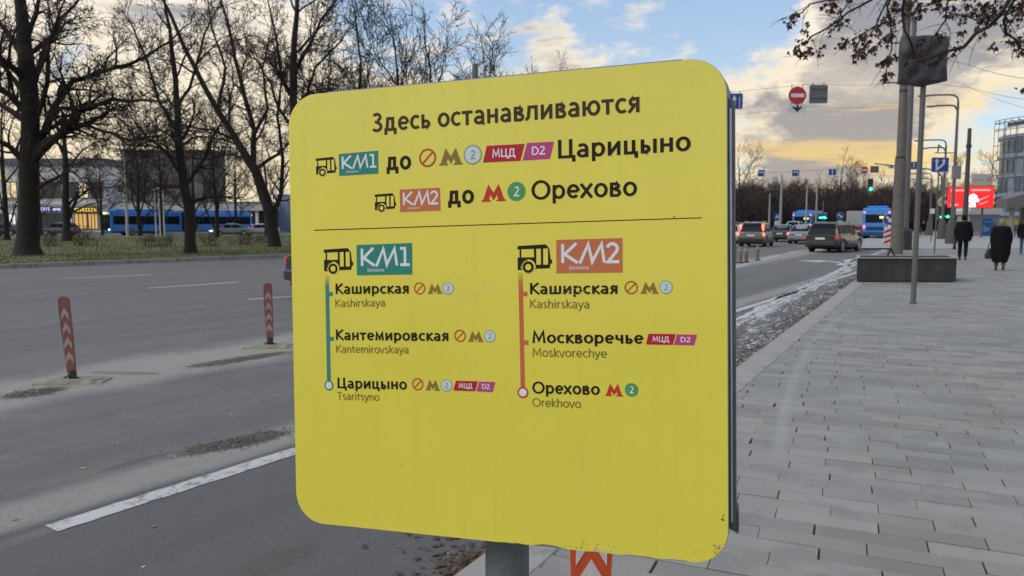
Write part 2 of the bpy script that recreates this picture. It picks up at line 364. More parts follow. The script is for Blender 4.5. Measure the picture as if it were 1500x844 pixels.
# --- stroke lettering: geometric grotesque, drawn as outlines of constant-weight strokes
def arc(cx, cy, rx, ry, a0, a1, n=None):
    n = n or max(4, int(abs(a1 - a0) / 15)); return [(cx + rx * math.cos(R(a0 + (a1 - a0) * k / n)), cy + ry * math.sin(R(a0 + (a1 - a0) * k / n))) for k in range(n + 1)]
XH = .73
def glyph(ch, w):
    """(advance, [polylines]) with cap height 1; w = stroke weight"""
    h = w / 2; X = XH; o = .0
    def ring(x0, x1, y0, y1): return arc((x0 + x1) / 2, (y0 + y1) / 2, (x1 - x0) / 2 - h, (y1 - y0) / 2 - h, 90, 450, 28)
    xm = X - h
    G = {
    ' ': (.30, []),
    'о': (.66, [ring(.04, .64, -.01, X + .01)]), 'О': (.94, [ring(.04, .92, -.02, 1.02)]),
    'с': (.56, [arc(.34, X / 2, .30 - h, X / 2 + .01 - h, 48, 312)]),
    'е': (.63, [[(.04 + h, X / 2), (.60 - h, X / 2)], arc(.33, X / 2, .29 - h, X / 2 + .01 - h, 0, 318)]),
    'а': (.62, [arc(.29, X - .24, .245 - h, .25 - h, 150, 10) + [(.545 - h, .45), (.545 - h, 0)], arc(.30, .215, .26 - h, .225 - h, 62, 300, 18), [(.36, .44 - h), (.545 - h, .44 - h)], [(.36, .02 + h), (.545 - h, .14)]]),
    'н': (.66, [[(.07 + h, 0), (.07 + h, X)], [(.59 - h, 0), (.59 - h, X)], [(.07, .37), (.59, .37)]]),
    'т': (.58, [[(.02, xm), (.56, xm)], [(.29, 0), (.29, X)]]),
    'и': (.68, [[(.07 + h, X), (.07 + h, 0)], [(.07 + h, .06), (.61 - h, X - .06)], [(.61 - h, 0), (.61 - h, X)]]),
    'л': (.66, [[(.01, h), (.08, h), (.155, .15), (.19, xm), (.59 - h, xm), (.59 - h, 0)]]),
    'в': (.60, [[(.07 + h, 0), (.07 + h, X)], [(.07, xm), (.33, xm)] + arc(.33, X - .185, .185 - h, .185 - h, 90, -90, 8) + [(.07, .37)], [(.33, .37 + .02)] + arc(.35, .195, .21 - h, .215 - h, 90, -90, 10) + [(.07, h)]]),
    'ь': (.56, [[(.07 + h, X), (.07 + h, h), (.32, h)] + arc(.32, .225, .20 - h, .225 - h, -90, 90, 10) + [(.07, .45 - h)]]),
    'ы': (.80, [[(.07 + h, X), (.07 + h, h), (.28, h)] + arc(.28, .225, .20 - h, .225 - h, -90, 90, 10) + [(.07, .45 - h)], [(.73 - h, 0), (.73 - h, X)]]),
    'я': (.60, [[(.53 - h, 0), (.53 - h, X)], [(.53, xm), (.26, xm)] + arc(.26, X - .22, .20 - h, .22 - h, 90, 270, 10) + [(.53, X - .44 + h)], [(.30, .32), (.07, 0)]]),
    'ю': (.90, [[(.07 + h, 0), (.07 + h, X)], [(.07, .37), (.32, .37)], ring(.28, .87, -.01, X + .01)]),
    'р': (.68, [[(.07 + h, -.24), (.07 + h, X)], arc(.355, X / 2, .285 - h, X / 2 + .01 - h, 150, -150, 20)]),
    'к': (.58, [[(.07 + h, 0), (.07 + h, X)], [(.53, X), (.20, .385), (.56, 0)]]),
    'х': (.58, [[(.04, 0), (.52, X)], [(.52, 0), (.04, X)]]),
    'м': (.80, [[(.06 + h, 0), (.10 + h, X - .02), (.40, .16), (.70 - h, X - .02), (.74 - h, 0)]]),
    'ш': (.94, [[(.07 + h, X), (.07 + h, h), (.87 - h, h), (.87 - h, X)], [(.47, 0), (.47, X)]]),
    'ч': (.62, [[(.06 + h, X), (.06 + h, .44)] + arc(.26, .42, .20 - h, .14 - h, 180, 270, 6) + [(.55, .30)], [(.55 - h, 0), (.55 - h, X)]]),
    'ц': (.70, [[(.07 + h, X), (.07 + h, h), (.66 - h, h), (.66 - h, -.19)], [(.55 - h, 0), (.55 - h, X)]]),
    'д': (.72, [[(.04 + h, -.19), (.04 + h, h), (.68 - h, h), (.68 - h, -.19)], [(.14, .04), (.20, .25), (.22, xm), (.56 - h, xm), (.56 - h, 0)]]),
    'п': (.66, [[(.07 + h, 0), (.07 + h, xm), (.59 - h, xm), (.59 - h, 0)]]),
    'З': (.66, [arc(.30, .765, .26 - h, .245 - h, 150, -80, 16), [(.20, .525), (.32, .525)], arc(.30, .27, .295 - h, .285 - h, 85, -150, 16)]),
    'Ц': (.86, [[(.08 + h, 1), (.08 + h, h), (.84 - h, h), (.84 - h, -.2)], [(.71 - h, 0), (.71 - h, 1)]]),
    'К': (.72, [[(.08 + h, 0), (.08 + h, 1)], [(.66, 1), (.22, .53), (.70, 0)]]),
    'М': (.98, [[(.05 + h, 0), (.12 + h, .98), (.49, .22), (.86 - h, .98), (.93 - h, 0)]]),
    'Д': (.90, [[(.04 + h, -.2), (.04 + h, h), (.86 - h, h), (.86 - h, -.2)], [(.16, .04), (.26, .45), (.28, 1 - h), (.72 - h, 1 - h), (.72 - h, 0)]]),
    'Б': (.68, [[(.60, 1 - h), (.08 + h, 1 - h), (.08 + h, h), (.36, h)] + arc(.36, .30, .27 - h, .30 - h, -90, 90, 10) + [(.08, .60 - h)]]),
    'D': (.80, [[(.08 + h, h), (.08 + h, 1 - h), (.34, 1 - h)] + arc(.34, .5, .42 - h, .5 - h, 90, -90, 14) + [(.08, h)]]),
    'T': (.64, [[(.02, 1 - h), (.62, 1 - h)], [(.32, 0), (.32, 1)]]),
    '2': (.62, [arc(.30, .73, .25 - h, .28 - h, 160, -25, 12) + [(.08, h), (.59, h)]]),
    '1': (.52, [[(.06, 1 - h), (.31, 1 - h), (.31, 0)], [(.08, h), (.52, h)]]),
    's': (.48, [arc(.245, X - .185, .19 - h, .195 - h, 30, 235, 10) + arc(.245, .185, .19 - h, .195 - h, 55, -150, 10)]),
    'h': (.62, [[(.07 + h, 0), (.07 + h, 1.03)], [(.07 + h, .38)] + arc(.32, X - .25, .24 - h, .26 - h, 150, 0, 10) + [(.56 - h, 0)]]),
    'n': (.62, [[(.07 + h, 0), (.07 + h, X)], [(.07 + h, .38)] + arc(.32, X - .25, .24 - h, .26 - h, 150, 0, 10) + [(.56 - h, 0)]]),
    'm': (.94, [[(.07 + h, 0), (.07 + h, X)], [(.07 + h, .38)] + arc(.28, X - .22, .20 - h, .23 - h, 150, 0, 8) + [(.48 - h, 0)], [(.48 - h, .38)] + arc(.69, X - .22, .20 - h, .23 - h, 150, 0, 8) + [(.89 - h, 0)]]),
    'i': (.27, [[(.135, 0), (.135, X)], [(.135, .88), (.135, .88 + w * 1.15)]]),
    'r': (.42, [[(.07 + h, 0), (.07 + h, X)], [(.07 + h, .38)] + arc(.32, X - .25, .22 - h, .26 - h, 150, 75, 6)]),
    't': (.42, [[(.02, xm), (.40, xm)], [(.17, .92), (.17, .2)] + arc(.31, .16 + h, .14, .16, 180, 280, 6)]),
    'v': (.56, [[(.03, X), (.28, .0), (.53, X)]]),
    'y': (.56, [[(.03, X), (.29, .03)], [(.53, X), (.20, -.22), (.06, -.22)]]),
    'k': (.56, [[(.07 + h, 0), (.07 + h, 1.03)], [(.50, X), (.18, .38), (.54, 0)]]),
    'c': (.54, [arc(.33, X / 2, .29 - h, X / 2 + .01 - h, 48, 312)]),
    }
    al = {'e': 'е', 'a': 'а', 'o': 'о', 'O': 'О', 'K': 'К', 'M': 'М'}
    return G[al.get(ch, ch)]
def stroke_polys(pl, h):
    """quads and mitred joints for a polyline of half weight h, as (left, right) strip"""
    n = len(pl); closed = (abs(pl[0][0] - pl[-1][0]) + abs(pl[0][1] - pl[-1][1])) < 1e-6
    P = [Vector((p[0], p[1])) for p in pl]
    L = []; Rr = []
    for i in range(n):
        a = P[i - 1] if i > 0 else (P[-2] if closed else None)
        b = P[i + 1] if i < n - 1 else (P[1] if closed else None)
        d0 = (P[i] - a).normalized() if a is not None else None
        d1 = (b - P[i]).normalized() if b is not None else None
        if d0 is None: d0 = d1
        if d1 is None: d1 = d0
        n0 = Vector((-d0.y, d0.x)); n1 = Vector((-d1.y, d1.x)); mm = n0 + n1
        if mm.length < .3: mm = n0
        mm.normalize(); k = h / max(.38, mm.dot(n0)); L.append(P[i] + mm * k); Rr.append(P[i] - mm * k)
    return [[L[i], Rr[i], Rr[i + 1], L[i + 1]] for i in range(n - 1)]
def text_mesh(s, weight, track=0.0, z=.0001, dzs=.00004, slant=0):
    mb = MB(); x = 0; ns = 0
    for ch in s:
        adv, pls = glyph(ch, weight)
        for pl in pls:
            zz_ = z + dzs * ns; ns = (ns + 1) % 5
            for q in stroke_polys(pl, weight / 2):
                vs = [(p.x + x + slant * p.y, p.y, zz_) for p in q]; mb.add(vs, [(0, 1, 2, 3)])
        x += adv + track
    xs = [v[0] for v in mb.v]
    return mb, min(xs), max(xs)
def text(s, p0, p1, cap, m, weight=.14, track=0.0, name='lettering', z=.0018, yline=None, slant=0):
    """lettering between two picture points on the baseline; cap = cap height in picture pixels at p0"""
    u0, v0 = suv(*p0); u1, v1 = suv(*p1); ut, vt = suv(p0[0], p0[1] - cap)
    H = vt - v0; v = (v0 + v1) / 2
    mb, a, b = text_mesh(s, weight, track, slant=slant); k = (u1 - u0) / (b - a)
    mb.v = [(u0 + (x - a) * k, v + (v1 - v0) * ((x - a) / (b - a) - .5) + y * H, z + zz) for x, y, zz in mb.v]
    return mb.build(name, m, PANEL)
def pquad(pts, z, m, name, th=.0002):
    mb = MB(); q = [suv(*p) for p in pts]
    A = sum(q[i][0] * q[(i + 1) % len(q)][1] - q[(i + 1) % len(q)][0] * q[i][1] for i in range(len(q)))
    if A < 0: q = q[::-1]
    mb.prism(q, (0, 0, .0015), (1, 0, 0), (0, 1, 0), z - .0015); return mb.build(name, m, PANEL)
def pdisc(c, r, z, m, name, ring=None, n=28):
    u, v = suv(*c); u2, _ = suv(c[0] + r, c[1]); _, v2 = suv(c[0], c[1] - r); rx = u2 - u; ry = v2 - v; rr = (rx + ry) / 2
    mb = MB()
    if ring: # ring: fraction of the radius that is stroke
        for q in stroke_polys(arc(u, v, rr * (1 - ring / 2), rr * (1 - ring / 2), 0, 360, n), rr * ring / 2): mb.add([(p.x, p.y, z) for p in q], [(0, 1, 2, 3)])
    else: mb.prism(arc(u, v, rr, rr, 0, 360, n)[:-1], (0, 0, .0015), (1, 0, 0), (0, 1, 0), z - .0015)
    return mb, u, v, rr
def no_metro(c, r):
    mb, u, v, rr = pdisc(c, r, .0018, NORED, '', ring=.20)
    for q in stroke_polys([(u - rr * .6, v - rr * .6), (u + rr * .6, v + rr * .6)], rr * .095): mb.add([(p.x, p.y, .00185) for p in q], [(0, 1, 2, 3)])
    mb.build('closed_symbol', NORED, PANEL)
def metro(x0, y0, x1, y1, m):
    pts = [(0, 0), (.38, 0), (.38, .06), (.315, .09), (.36, .30), (.5, .04), (.64, .30), (.685, .09), (.62, .06), (.62, 0), (1, 0), (1, .06), (.93, .10), (.715, .76), (.5, .38), (.285, .76), (.07, .10), (0, .06)]
    u0, v0 = suv(x0, y1); u1, _ = suv(x1, y1); _, v1 = suv((x0 + x1) / 2, y0)
    mb = MB(); q = [(u0 + (u1 - u0) * a, v0 + (v1 - v0) * b / .76) for a, b in pts]
    mb.prism(q, (0, 0, .0015), (1, 0, 0), (0, 1, 0), .0003); mb.build('metro_symbol', m, PANEL)
def numdisc(c, r, kind):
    if kind == 'pale':
        mb, u, v, rr = pdisc(c, r, .0017, RING, ''); mb.build('number_disc', RING, PANEL)
        mb, u, v, rr = pdisc(c, r * .86, .0018, PALE, ''); mb.build('disc_face', PALE, PANEL)
    else:
        mb, u, v, rr = pdisc(c, r, .0017, GREEN, ''); mb.build('number_disc', GREEN, PANEL)
    tm, a, b = text_mesh('2', .13 if kind == 'pale' else .15); H = rr * 1.05
    tm.v = [(u + (x - (a + b) / 2) * H, v - H / 2 + y * H, .0019 + z) for x, y, z in tm.v]
    tm.build('digit', RING if kind == 'pale' else WHT, PANEL)
def km(q, digit, m, cap):
    """route plate: corner picture points TL TR BR BL"""
    pquad(q, .0018, m, 'route_plate')
    us = [suv(*p) for p in q]; u0 = (us[0][0] + us[3][0]) / 2; u1 = (us[1][0] + us[2][0]) / 2; v0 = (us[2][1] + us[3][1]) / 2; v1 = (us[0][1] + us[1][1]) / 2
    W_, H_ = u1 - u0, v1 - v0; mb = MB(); wt_ = .055
    st = [[(.10, .30), (.10, .86)], [(.31, .88), (.13, .56), (.33, .30)], [(.36, .28), (.49, .84), (.55, .33), (.69, .84), (.73, .30)]]
    st += [[(.79, .845), (.875, .845), (.875, .31)], [(.79, .32), (.955, .32)]] if digit == 1 else [arc(.85, .70, .075, .145, 165, -35, 10) + [(.785, .32), (.95, .32)]]
    for i, s_ in enumerate(st):
        p_ = [(u0 + a * W_, v0 + b * H_) for a, b in s_]
        for qq in stroke_polys(p_, wt_ * H_ * .85): mb.add([(p.x, p.y, .0019 + i * .00003) for p in qq], [(0, 1, 2, 3)])
    mb.build('route_code', WHT, PANEL)
    tm, a, b = text_mesh('Бесплатно', .13); k = W_ * .30 / (b - a)
    tm.v = [(u0 + .20 * W_ + (x - a) * k, v0 + .105 * H_ + y * k * 1.05, .0019 + z) for x, y, z in tm.v]
    tm.build('small_print', WHT, PANEL)
def busicon(x0, y0, x1, y1, dy=0):
    u0, v0 = suv(x0, y1); u1, _ = suv(x1, (y0 + y1) / 2); _, v1 = suv((x0 + x1) / 2, y0); W_ = u1 - u0; H_ = v1 - v0
    sk = dy
    def P(x, y): return (u0 + x * W_, v0 + (1 - y) * H_ + sk * (x - .5) * W_)
    blk = [[(0, .06), (.82, .02), (.90, .12), (.90, .16), (0, .18)], [(.06, .182), (.11, .182), (.11, .46), (.06, .46)], [(.0, .46), (.48, .46), (.48, .86), (.0, .90)],
           [(.48, .162), (.545, .162), (.545, .86), (.482, .86)], [(.68, .162), (.745, .162), (.745, .72), (.68, .72)], [(.885, .162), (.925, .162), (.96, .55), (.94, .84), (.885, .84)],
           [(.547, .72), (.883, .72), (.883, .85), (.547, .86)], [(.962, .54), (1.0, .55), (1.0, .69), (.955, .69)]]
    mb = MB()
    for i, b in enumerate(blk):
        q = [P(*p) for p in b][::-1]; mb.add([(x, y, .0017 + (i % 2) * .00004) for x, y in q], [tuple(range(len(q)))])
    o = mb.build('bus_symbol', BLK, PANEL)
    c = P(.31, .80); r = H_ * .27
    mb = MB(); mb.add([(x, y, .00185) for x, y in arc(c[0], c[1], r, r, -10, 190, 16)], [tuple(range(17))]); mb.add([(x, y, .00186) for x, y in arc(c[0], c[1], r * .82, r * .82, 0, 360, 20)[:-1]], [tuple(range(20))]); mb.build('wheel_gap', YEL, PANEL)
    mb = MB()
    for q in stroke_polys(arc(c[0], c[1], r * .58, r * .58, 0, 360, 20), r * .17): mb.add([(p.x, p.y, .00192) for p in q], [(0, 1, 2, 3)])
    for q in stroke_polys(arc(c[0], c[1], r * .92, r * .92, 95, 180, 8), r * .06): mb.add([(p.x, p.y, .00191) for p in q], [(0, 1, 2, 3)])
    mb.build('wheel_symbol', BLK, PANEL)
def mcd(q1, q2, cap):
    pquad(q1, .0018, CRIM, 'line_badge'); pquad(q2, .0018, MAG, 'line_badge')
    for q, s_, k0, k1 in ((q1, 'МЦД', .20, .82), (q2, 'D2', .26, .76)):
        us = [suv(*p) for p in q]; u0 = (us[0][0] + us[3][0]) / 2; u1 = (us[1][0] + us[2][0]) / 2; v0 = (us[2][1] + us[3][1]) / 2; v1 = (us[0][1] + us[1][1]) / 2
        sl = ((us[1][1] + us[2][1]) - (us[0][1] + us[3][1])) / 2 / (u1 - u0)
        tm, a, b = text_mesh(s_, .15); W_ = u1 - u0; k = W_ * (k1 - k0) / (b - a)
        tm.v = [(u0 + k0 * W_ + (x - a) * k, v0 + .27 * (v1 - v0) + y * (v1 - v0) * .50 + sl * ((k0 * W_ + (x - a) * k) - W_ / 2), .0019 + z) for x, y, z in tm.v]
        tm.build('badge_text', WHT, PANEL)

text('Здесь останавливаются', (546, 194), (937, 164.5), 27.5, BRN, .15)
busicon(464, 230, 494, 259, .0); km([(497, 226), (554.5, 221), (555, 254.5), (497.5, 258)], 1, TEAL, 20)
text('до', (567, 250), (603, 248), 27, BLK, .17)
no_metro((627, 231.5), 13); metro(644, 217, 678.5, 243, GOLD); numdisc((693, 227), 14, 'pale')
mcd([(713.5, 214), (769, 211), (762.6, 235.9), (708, 238.5)], [(772.5, 209.8), (812, 207.7), (806, 233), (766, 235.5)], 12)
text('Царицыно', (818, 232.8), (1012, 221), 27.5, BLK, .15)
busicon(550, 283, 581, 311); km([(586, 278), (645, 275), (646, 308.5), (587, 311)], 2, ORNG, 20)
text('до', (657, 299.5), (695, 298), 27, BLK, .17)
metro(706, 270, 741.5, 296, REDM); numdisc((757, 280.7), 13.8, 'green')
text('Орехово', (779, 292.8), (933.5, 287), 27.5, BLK, .145)
pquad([(461, 336.8), (1028, 318.5), (1028, 319.9), (461, 338.2)], .0017, BLK, 'divider_line')
def col_line(x0, y0, x1, y1, wpx, m):
    pquad([(x0 - wpx / 2, y0), (x0 + wpx / 2, y0), (x1 + wpx / 2, y1), (x1 - wpx / 2, y1)], .0017, m, 'route_line')
def fade_mat(name, col, vtop, vlow):
    m = bpy.data.materials.new(name); m.use_nodes = True; t = NT(m.node_tree); p = m.node_tree.nodes['Principled BSDF']
    c = t.n('ShaderNodeTexCoord').outputs['Object']; Y = t.xyz(c)[1]
    t.l(t.mix(t.ss(Y, vtop, vlow), (.62, .52, .065), col), p.inputs['Base Color']); p.inputs['Roughness'].default_value = .4
    return m
va = suv(480, 404)[1]; vb = suv(480, 421)[1]
TL_ = fade_mat('teal_line_print', (.035, .24, .19), va, vb); OL_ = fade_mat('orange_line_print', (.56, .14, .055), suv(763, 400)[1], suv(763, 418)[1])
col_line(479.8, 404, 482.6, 560, 5.6, TL_); col_line(762.8, 399, 766.3, 568, 6.4, OL_)
for (x, y, s_, m) in ((485.3, 430.7, 3, TL_), (486.6, 496.4, 3, TL_), (770, 430.6, 3.4, OL_), (771.4, 501.7, 3.4, OL_)):
    pquad([(x - 3, y - s_), (x + 3, y - s_), (x + 3, y + s_), (x - 3, y + s_)], .00176, m, 'stop_tick')
for (c, r, m) in (((482.6, 564.4), 7, TEAL), ((766.4, 574.8), 8.2, NORED)):
    mb, u, v, rr = pdisc(c, r, .00178, m, ''); mb.build('terminus_ring', m, PANEL); mb, u, v, rr = pdisc(c, r * .70, .00188, WHT, ''); mb.build('ring_centre', WHT, PANEL)
busicon(475.7, 363, 518, 401.5); km([(523, 359), (604.3, 356), (604.6, 402), (523.5, 403.4)], 1, TEAL, 20)
text('Каширская', (492.5, 430.7), (599.5, 430), 15.3, BLK, .16); text('Kashirskaya', (492.2, 449.6), (564.6, 448.8), 11, OLV, .11)
no_metro((615.3, 422.5), 8.6); metro(627, 415.5, 648.6, 430.4, GOLD); numdisc((657, 422.5), 8.8, 'pale')
text('Кантемировская', (493, 498), (657.5, 499.5), 15.3, BLK, .16); text('Kantemirovskaya', (493.3, 516.5), (599, 517.5), 11, OLV, .11)
no_metro((674.4, 491.9), 8.8); metro(686, 484.7, 708.8, 500.5, GOLD); numdisc((718, 492.6), 8.8, 'pale')
text('Царицыно', (495.3, 568.5), (596.8, 570.5), 15.6, BLK, .16); text('Tsaritsyno', (495, 585), (556.5, 587), 11, OLV, .11)
no_metro((612.5, 562.7), 8.6); metro(624, 556, 645, 571.5, GOLD); numdisc((654.8, 564.4), 8.8, 'pale')
mcd([(668.6, 557.6), (700.5, 558.3), (696.4, 573), (664.4, 571.9)], [(702.6, 558.6), (726, 559.4), (722, 574.4), (698.3, 573.2)], 8)
busicon(758.9, 357.5, 809, 400); km([(815.2, 351.6), (912, 348.7), (912.4, 399.2), (815.4, 400.5)], 2, ORNG, 20)
text('Каширская', (777, 431), (905, 430.5), 16.5, BLK, .16); text('Kashirskaya', (777, 451), (863.5, 451.8), 12.3, OLV, .11)
no_metro((924.8, 421.3), 9.8); metro(938, 412.8, 965.3, 430.3, GOLD); numdisc((975.8, 420.7), 9.9, 'pale')
text('Москворечье', (780.2, 502.3), (943, 503.5), 17, BLK, .16); text('Moskvorechye', (780.5, 522), (889.5, 523.8), 12.3, OLV, .11)
mcd([(950.2, 488.8), (990, 489.3), (985.6, 505.1), (946.4, 504.5)], [(991.7, 489.7), (1021.3, 490.2), (1016.8, 505.8), (987.3, 505.1)], 9)
text('Орехово', (780.2, 576), (879, 578.3), 17.2, BLK, .155); text('Orekhovo', (780.2, 595), (851.5, 597.5), 12.3, OLV, .11)
metro(886.6, 561.8, 913, 579.7, REDM); numdisc((925.4, 571), 10, 'green')
# scuffed glitter where stickers were scraped off, chips and specks
random.seed(9)
def specks(name, m, zones, lab=None):
    mb = MB()
    for (cx, cy, sx, sy, n_, s0, s1) in zones:
        for _ in range(n_):
            x = random.gauss(cx, sx); y = random.gauss(cy, sy); u, v = suv(x, y); a = random.uniform(0, PI); l = random.uniform(s0, s1); b = l * random.uniform(.25, .6)
            if u < .004 or v < .003 or u > SW - .004 or v > SH - .003: continue
            ca, sa = math.cos(a), math.sin(a); z_ = .00205 + random.random() * .0001
            mb.add([(u + ca * l, v + sa * l, z_), (u - sa * b, v + ca * b, z_), (u - ca * l * .8, v - sa * l * .8, z_), (u + sa * b, v - ca * b, z_)], [(0, 1, 2, 3)])
    o = mb.build(name, m, PANEL); o['kind'] = 'stuff'
specks('scuff_marks', film('scuffed_film', (.80, .74, .34), .3), [(690, 428, 14, 10, 130, .0005, .0015), (716, 422, 5, 9, 50, .0004, .0013), (838, 420, 12, 10, 80, .0004, .0012)])
specks('grime_specks', film('grime', (.16, .12, .04), .8), [(750, 450, 190, 220, 60, .0003, .0008), (1052, 803, 6, 3, 26, .0006, .002), (1060, 757, 3, 6, 12, .0005, .0022), (1020, 808, 9, 1.2, 16, .0003, .0008), (860, 800, 30, 2.5, 26, .0005, .0018)])
specks('torn_film', film('torn_film_pale', (.74, .72, .45), .5), [(880, 806, 30, 2.5, 60, .0008, .0026), (975, 817, 22, 1.5, 24, .0006, .0025), (1054, 800, 7, 4, 14, .0006, .002)])

# ------------------------------------------------------------------ ground
K0 = gp(1078, 538, 0); K1 = gp(1254, 408.5, 0); KD = (K1 - K0).normalized(); KN = Vector((KD.y, -KD.x, 0))     # kerb line of the pavement
L0 = gp(0, 394, RD); L1 = gp(430, 377, RD); LD = (L1 - L0).normalized()                                             # kerb line of the lawn
def kpt(t, d=0, z=0): p = K0 + KD * t + KN * d; return Vector((p.x, p.y, z))
S0 = gp(75, 775, RD); S1 = gp(430, 662, RD)
D0 = gp(105, 556, RD); D1 = gp(392, 506, RD)
E0 = gp(1075, 470, RD); E1 = gp(1240, 391, RD)
STAINS = [((258, 668), (438, 628), .17, .92), ((265, 541), (430, 514), .20, .85), ((0, 585), (100, 566), .22, .85), ((345, 842), (470, 800), .13, .6), ((120, 545), (240, 548), .10, .5), ((655, 838), (715, 812), .12, .8), ((150, 690), (250, 662), .06, .5)]
def asphalt():
    m = bpy.data.materials.new('asphalt'); m.use_nodes = True; t = NT(m.node_tree); p = m.node_tree.nodes['Principled BSDF']
    pos = t.n('ShaderNodeNewGeometry').outputs['Position']
    big = t.noise(pos, .35, 6, .6, .3); mid = t.noise(pos, 3.0, 6, .65); fine = t.noise(pos, 60, 4, .7); grain = t.noise(pos, 190, 3, .8)
    c = t.mix(big, (.100, .100, .099), (.150, .148, .144))
    c = t.mix(t.m('MULTIPLY', t.ss(mid, .35, .7), .4), c, (.20, .198, .19))
    # wheel-track streaks along the carriageway
    dS = line_dist(t, pos, S0, S1); dL = line_dist(t, pos, L0, L1); dE = line_dist(t, pos, E0, E1); dD = line_dist(t, pos, D0, D1)
    st = t.noise(t.comb(t.m('MULTIPLY', dS, 1.6), t.m('MULTIPLY', t.vm('DOT_PRODUCT', pos, tuple((S1 - S0).normalized())), .06), 0), 1.3, 5, .6)
    c = t.mix(t.m('MULTIPLY', t.ss(st, .42, .62), .55), c, (.098, .098, .098))
    # newer, darker surfacing of the bus bay, right of the solid line
    bay = t.ss(t.m('ADD', dS, t.m('MULTIPLY', t.m('SUBTRACT', mid, .5), .10)), .02, .08)
    c = t.mix(t.m('MULTIPLY', bay, .62), c, (.078, .078, .079))
    # pale dust that gathers along the posts and the solid line
    def band(d, a, b, soft, wob=1.1):
        dd = t.m('ADD', d, t.m('MULTIPLY', t.m('SUBTRACT', t.noise(pos, .9, 6, .65), .5), wob))
        return t.m('MULTIPLY', t.ss(dd, a - soft, a + soft), t.ss(dd, b + soft, b - soft))
    c = t.mix(t.m('MULTIPLY', band(dD, -.55, .85, .35), .85), c, (.30, .288, .262))
    c = t.mix(t.m('MULTIPLY', band(dS, -.62, -.17, .12, .25), .8), c, (.28, .27, .25))
    # dirty gap right beside the paint line
    c = t.mix(t.m('MULTIPLY', band(dS, -.15, -.06, .03, .08), .5), c, (.05, .048, .044))
    # damp grit stains with ragged outlines
    x_, y_, z__ = t.xyz(pos)[:3]; stn = t.noise(pos, 3.2, 8, .72, .6); st2 = t.noise(pos, 28, 6, .8)
    for (pa, pb, hw, k_) in STAINS:
        a_, b_ = gp(*pa, RD), gp(*pb, RD); dl = (b_ - a_); L_ = dl.length; dl.normalize(); nn = Vector((dl.y, -dl.x, 0)); cc_ = (a_ + b_) / 2
        u_ = t.m('DIVIDE', t.m('SUBTRACT', t.vm('DOT_PRODUCT', pos, tuple(dl)), float(dl.dot(cc_))), L_ / 2); v_ = t.m('DIVIDE', t.m('SUBTRACT', t.vm('DOT_PRODUCT', pos, tuple(nn)), float(nn.dot(cc_))), hw)
        rr_ = t.m('ADD', t.m('MULTIPLY', u_, u_), t.m('MULTIPLY', v_, v_)); rr_ = t.m('ADD', rr_, t.m('MULTIPLY', t.m('SUBTRACT', stn, .5), 3.2))
        c = t.mix(t.m('MULTIPLY', t.ss(rr_, 1.05, .55), k_), c, t.mix(st2, (.045, .038, .030), (.125, .11, .09)))
    # slush and salt dried along the pavement kerb
    K0r = K0; dK = line_dist(t, pos, K0, K1)
    sl = t.noise(pos, 5.5, 9, .78, .8); sl2 = t.noise(pos, 24, 6, .8)
    along = t.vm('DOT_PRODUCT', pos, tuple(KD))
    far = t.ss(along, float(K0.dot(KD)) - 5.5, float(K0.dot(KD)) - 2)
    str_ = t.noise(t.comb(t.m('MULTIPLY', dE, 2.2), t.m('MULTIPLY', along, .25), 0), 1.6, 6, .7, .5)
    zone = t.m('MULTIPLY', t.m('MULTIPLY', t.ss(t.m('ADD', dE, t.m('MULTIPLY', t.m('SUBTRACT', str_, .5), .6)), -.15, .10), t.ss(dK, .2, -.1)), far)
    k = t.ss(t.m('ADD', t.m('ADD', t.m('MULTIPLY', sl, .5), t.m('MULTIPLY', str_, .5)), t.ss(dE, .55, .15, -.015, .05)), .49, .575)
    c = t.mix(t.m('MULTIPLY', zone, .75), c, (.10, .095, .088))
    c = t.mix(t.m('MULTIPLY', t.m('MULTIPLY', zone, k), .9), c, t.mix(sl2, (.33, .325, .315), (.66, .66, .65)))
    c = t.mix(t.ss(fine, .30, .50, .55, 0), c, (.03, .03, .032)); c = t.mix(t.ss(t.noise(pos, 9, 9, .82, .3), .52, .66, 0, .35), c, (.07, .07, .07)); c = t.mix(t.ss(t.noise(pos, 13, 9, .85, .3), .55, .68, 0, .35), c, (.24, .235, .225))
    c = t.mix(t.ss(grain, .58, .70, 0, .6), c, (.34, .335, .32)); c = t.mix(t.ss(t.noise(pos, 34, 6, .85), .52, .70, 0, .45), c, (.045, .045, .045)); c = t.mix(t.ss(t.noise(pos, 42, 5, .85, .4), .60, .70, 0, .5), c, (.28, .275, .265))
    t.l(c, p.inputs['Base Color'])
    t.l(t.ss(mid, .3, .7, .68, .86), p.inputs['Roughness']); p.inputs['Specular IOR Level'].default_value = .35
    b = t.n('ShaderNodeBump'); b.inputs['Strength'].default_value = .55; b.inputs['Distance'].default_value = .006
    t.l(t.m('ADD', t.m('MULTIPLY', fine, .5), t.noise(pos, 130, 4, .7)), b.inputs['Height']); t.l(b.outputs[0], p.inputs['Normal'])
    return m
ASP = asphalt()
mb = MB()
mb.add([(-1500, -300, RD), (1500, -300, RD), (1500, 2600, RD), (-1500, 2600, RD)], [(0, 1, 2, 3)])
tag(mb.build('road', ASP), kind='structure')
EARTH = mat('park_earth', (.055, .045, .03), .95, 0, .3, .5, .4, 8, coords='Object')
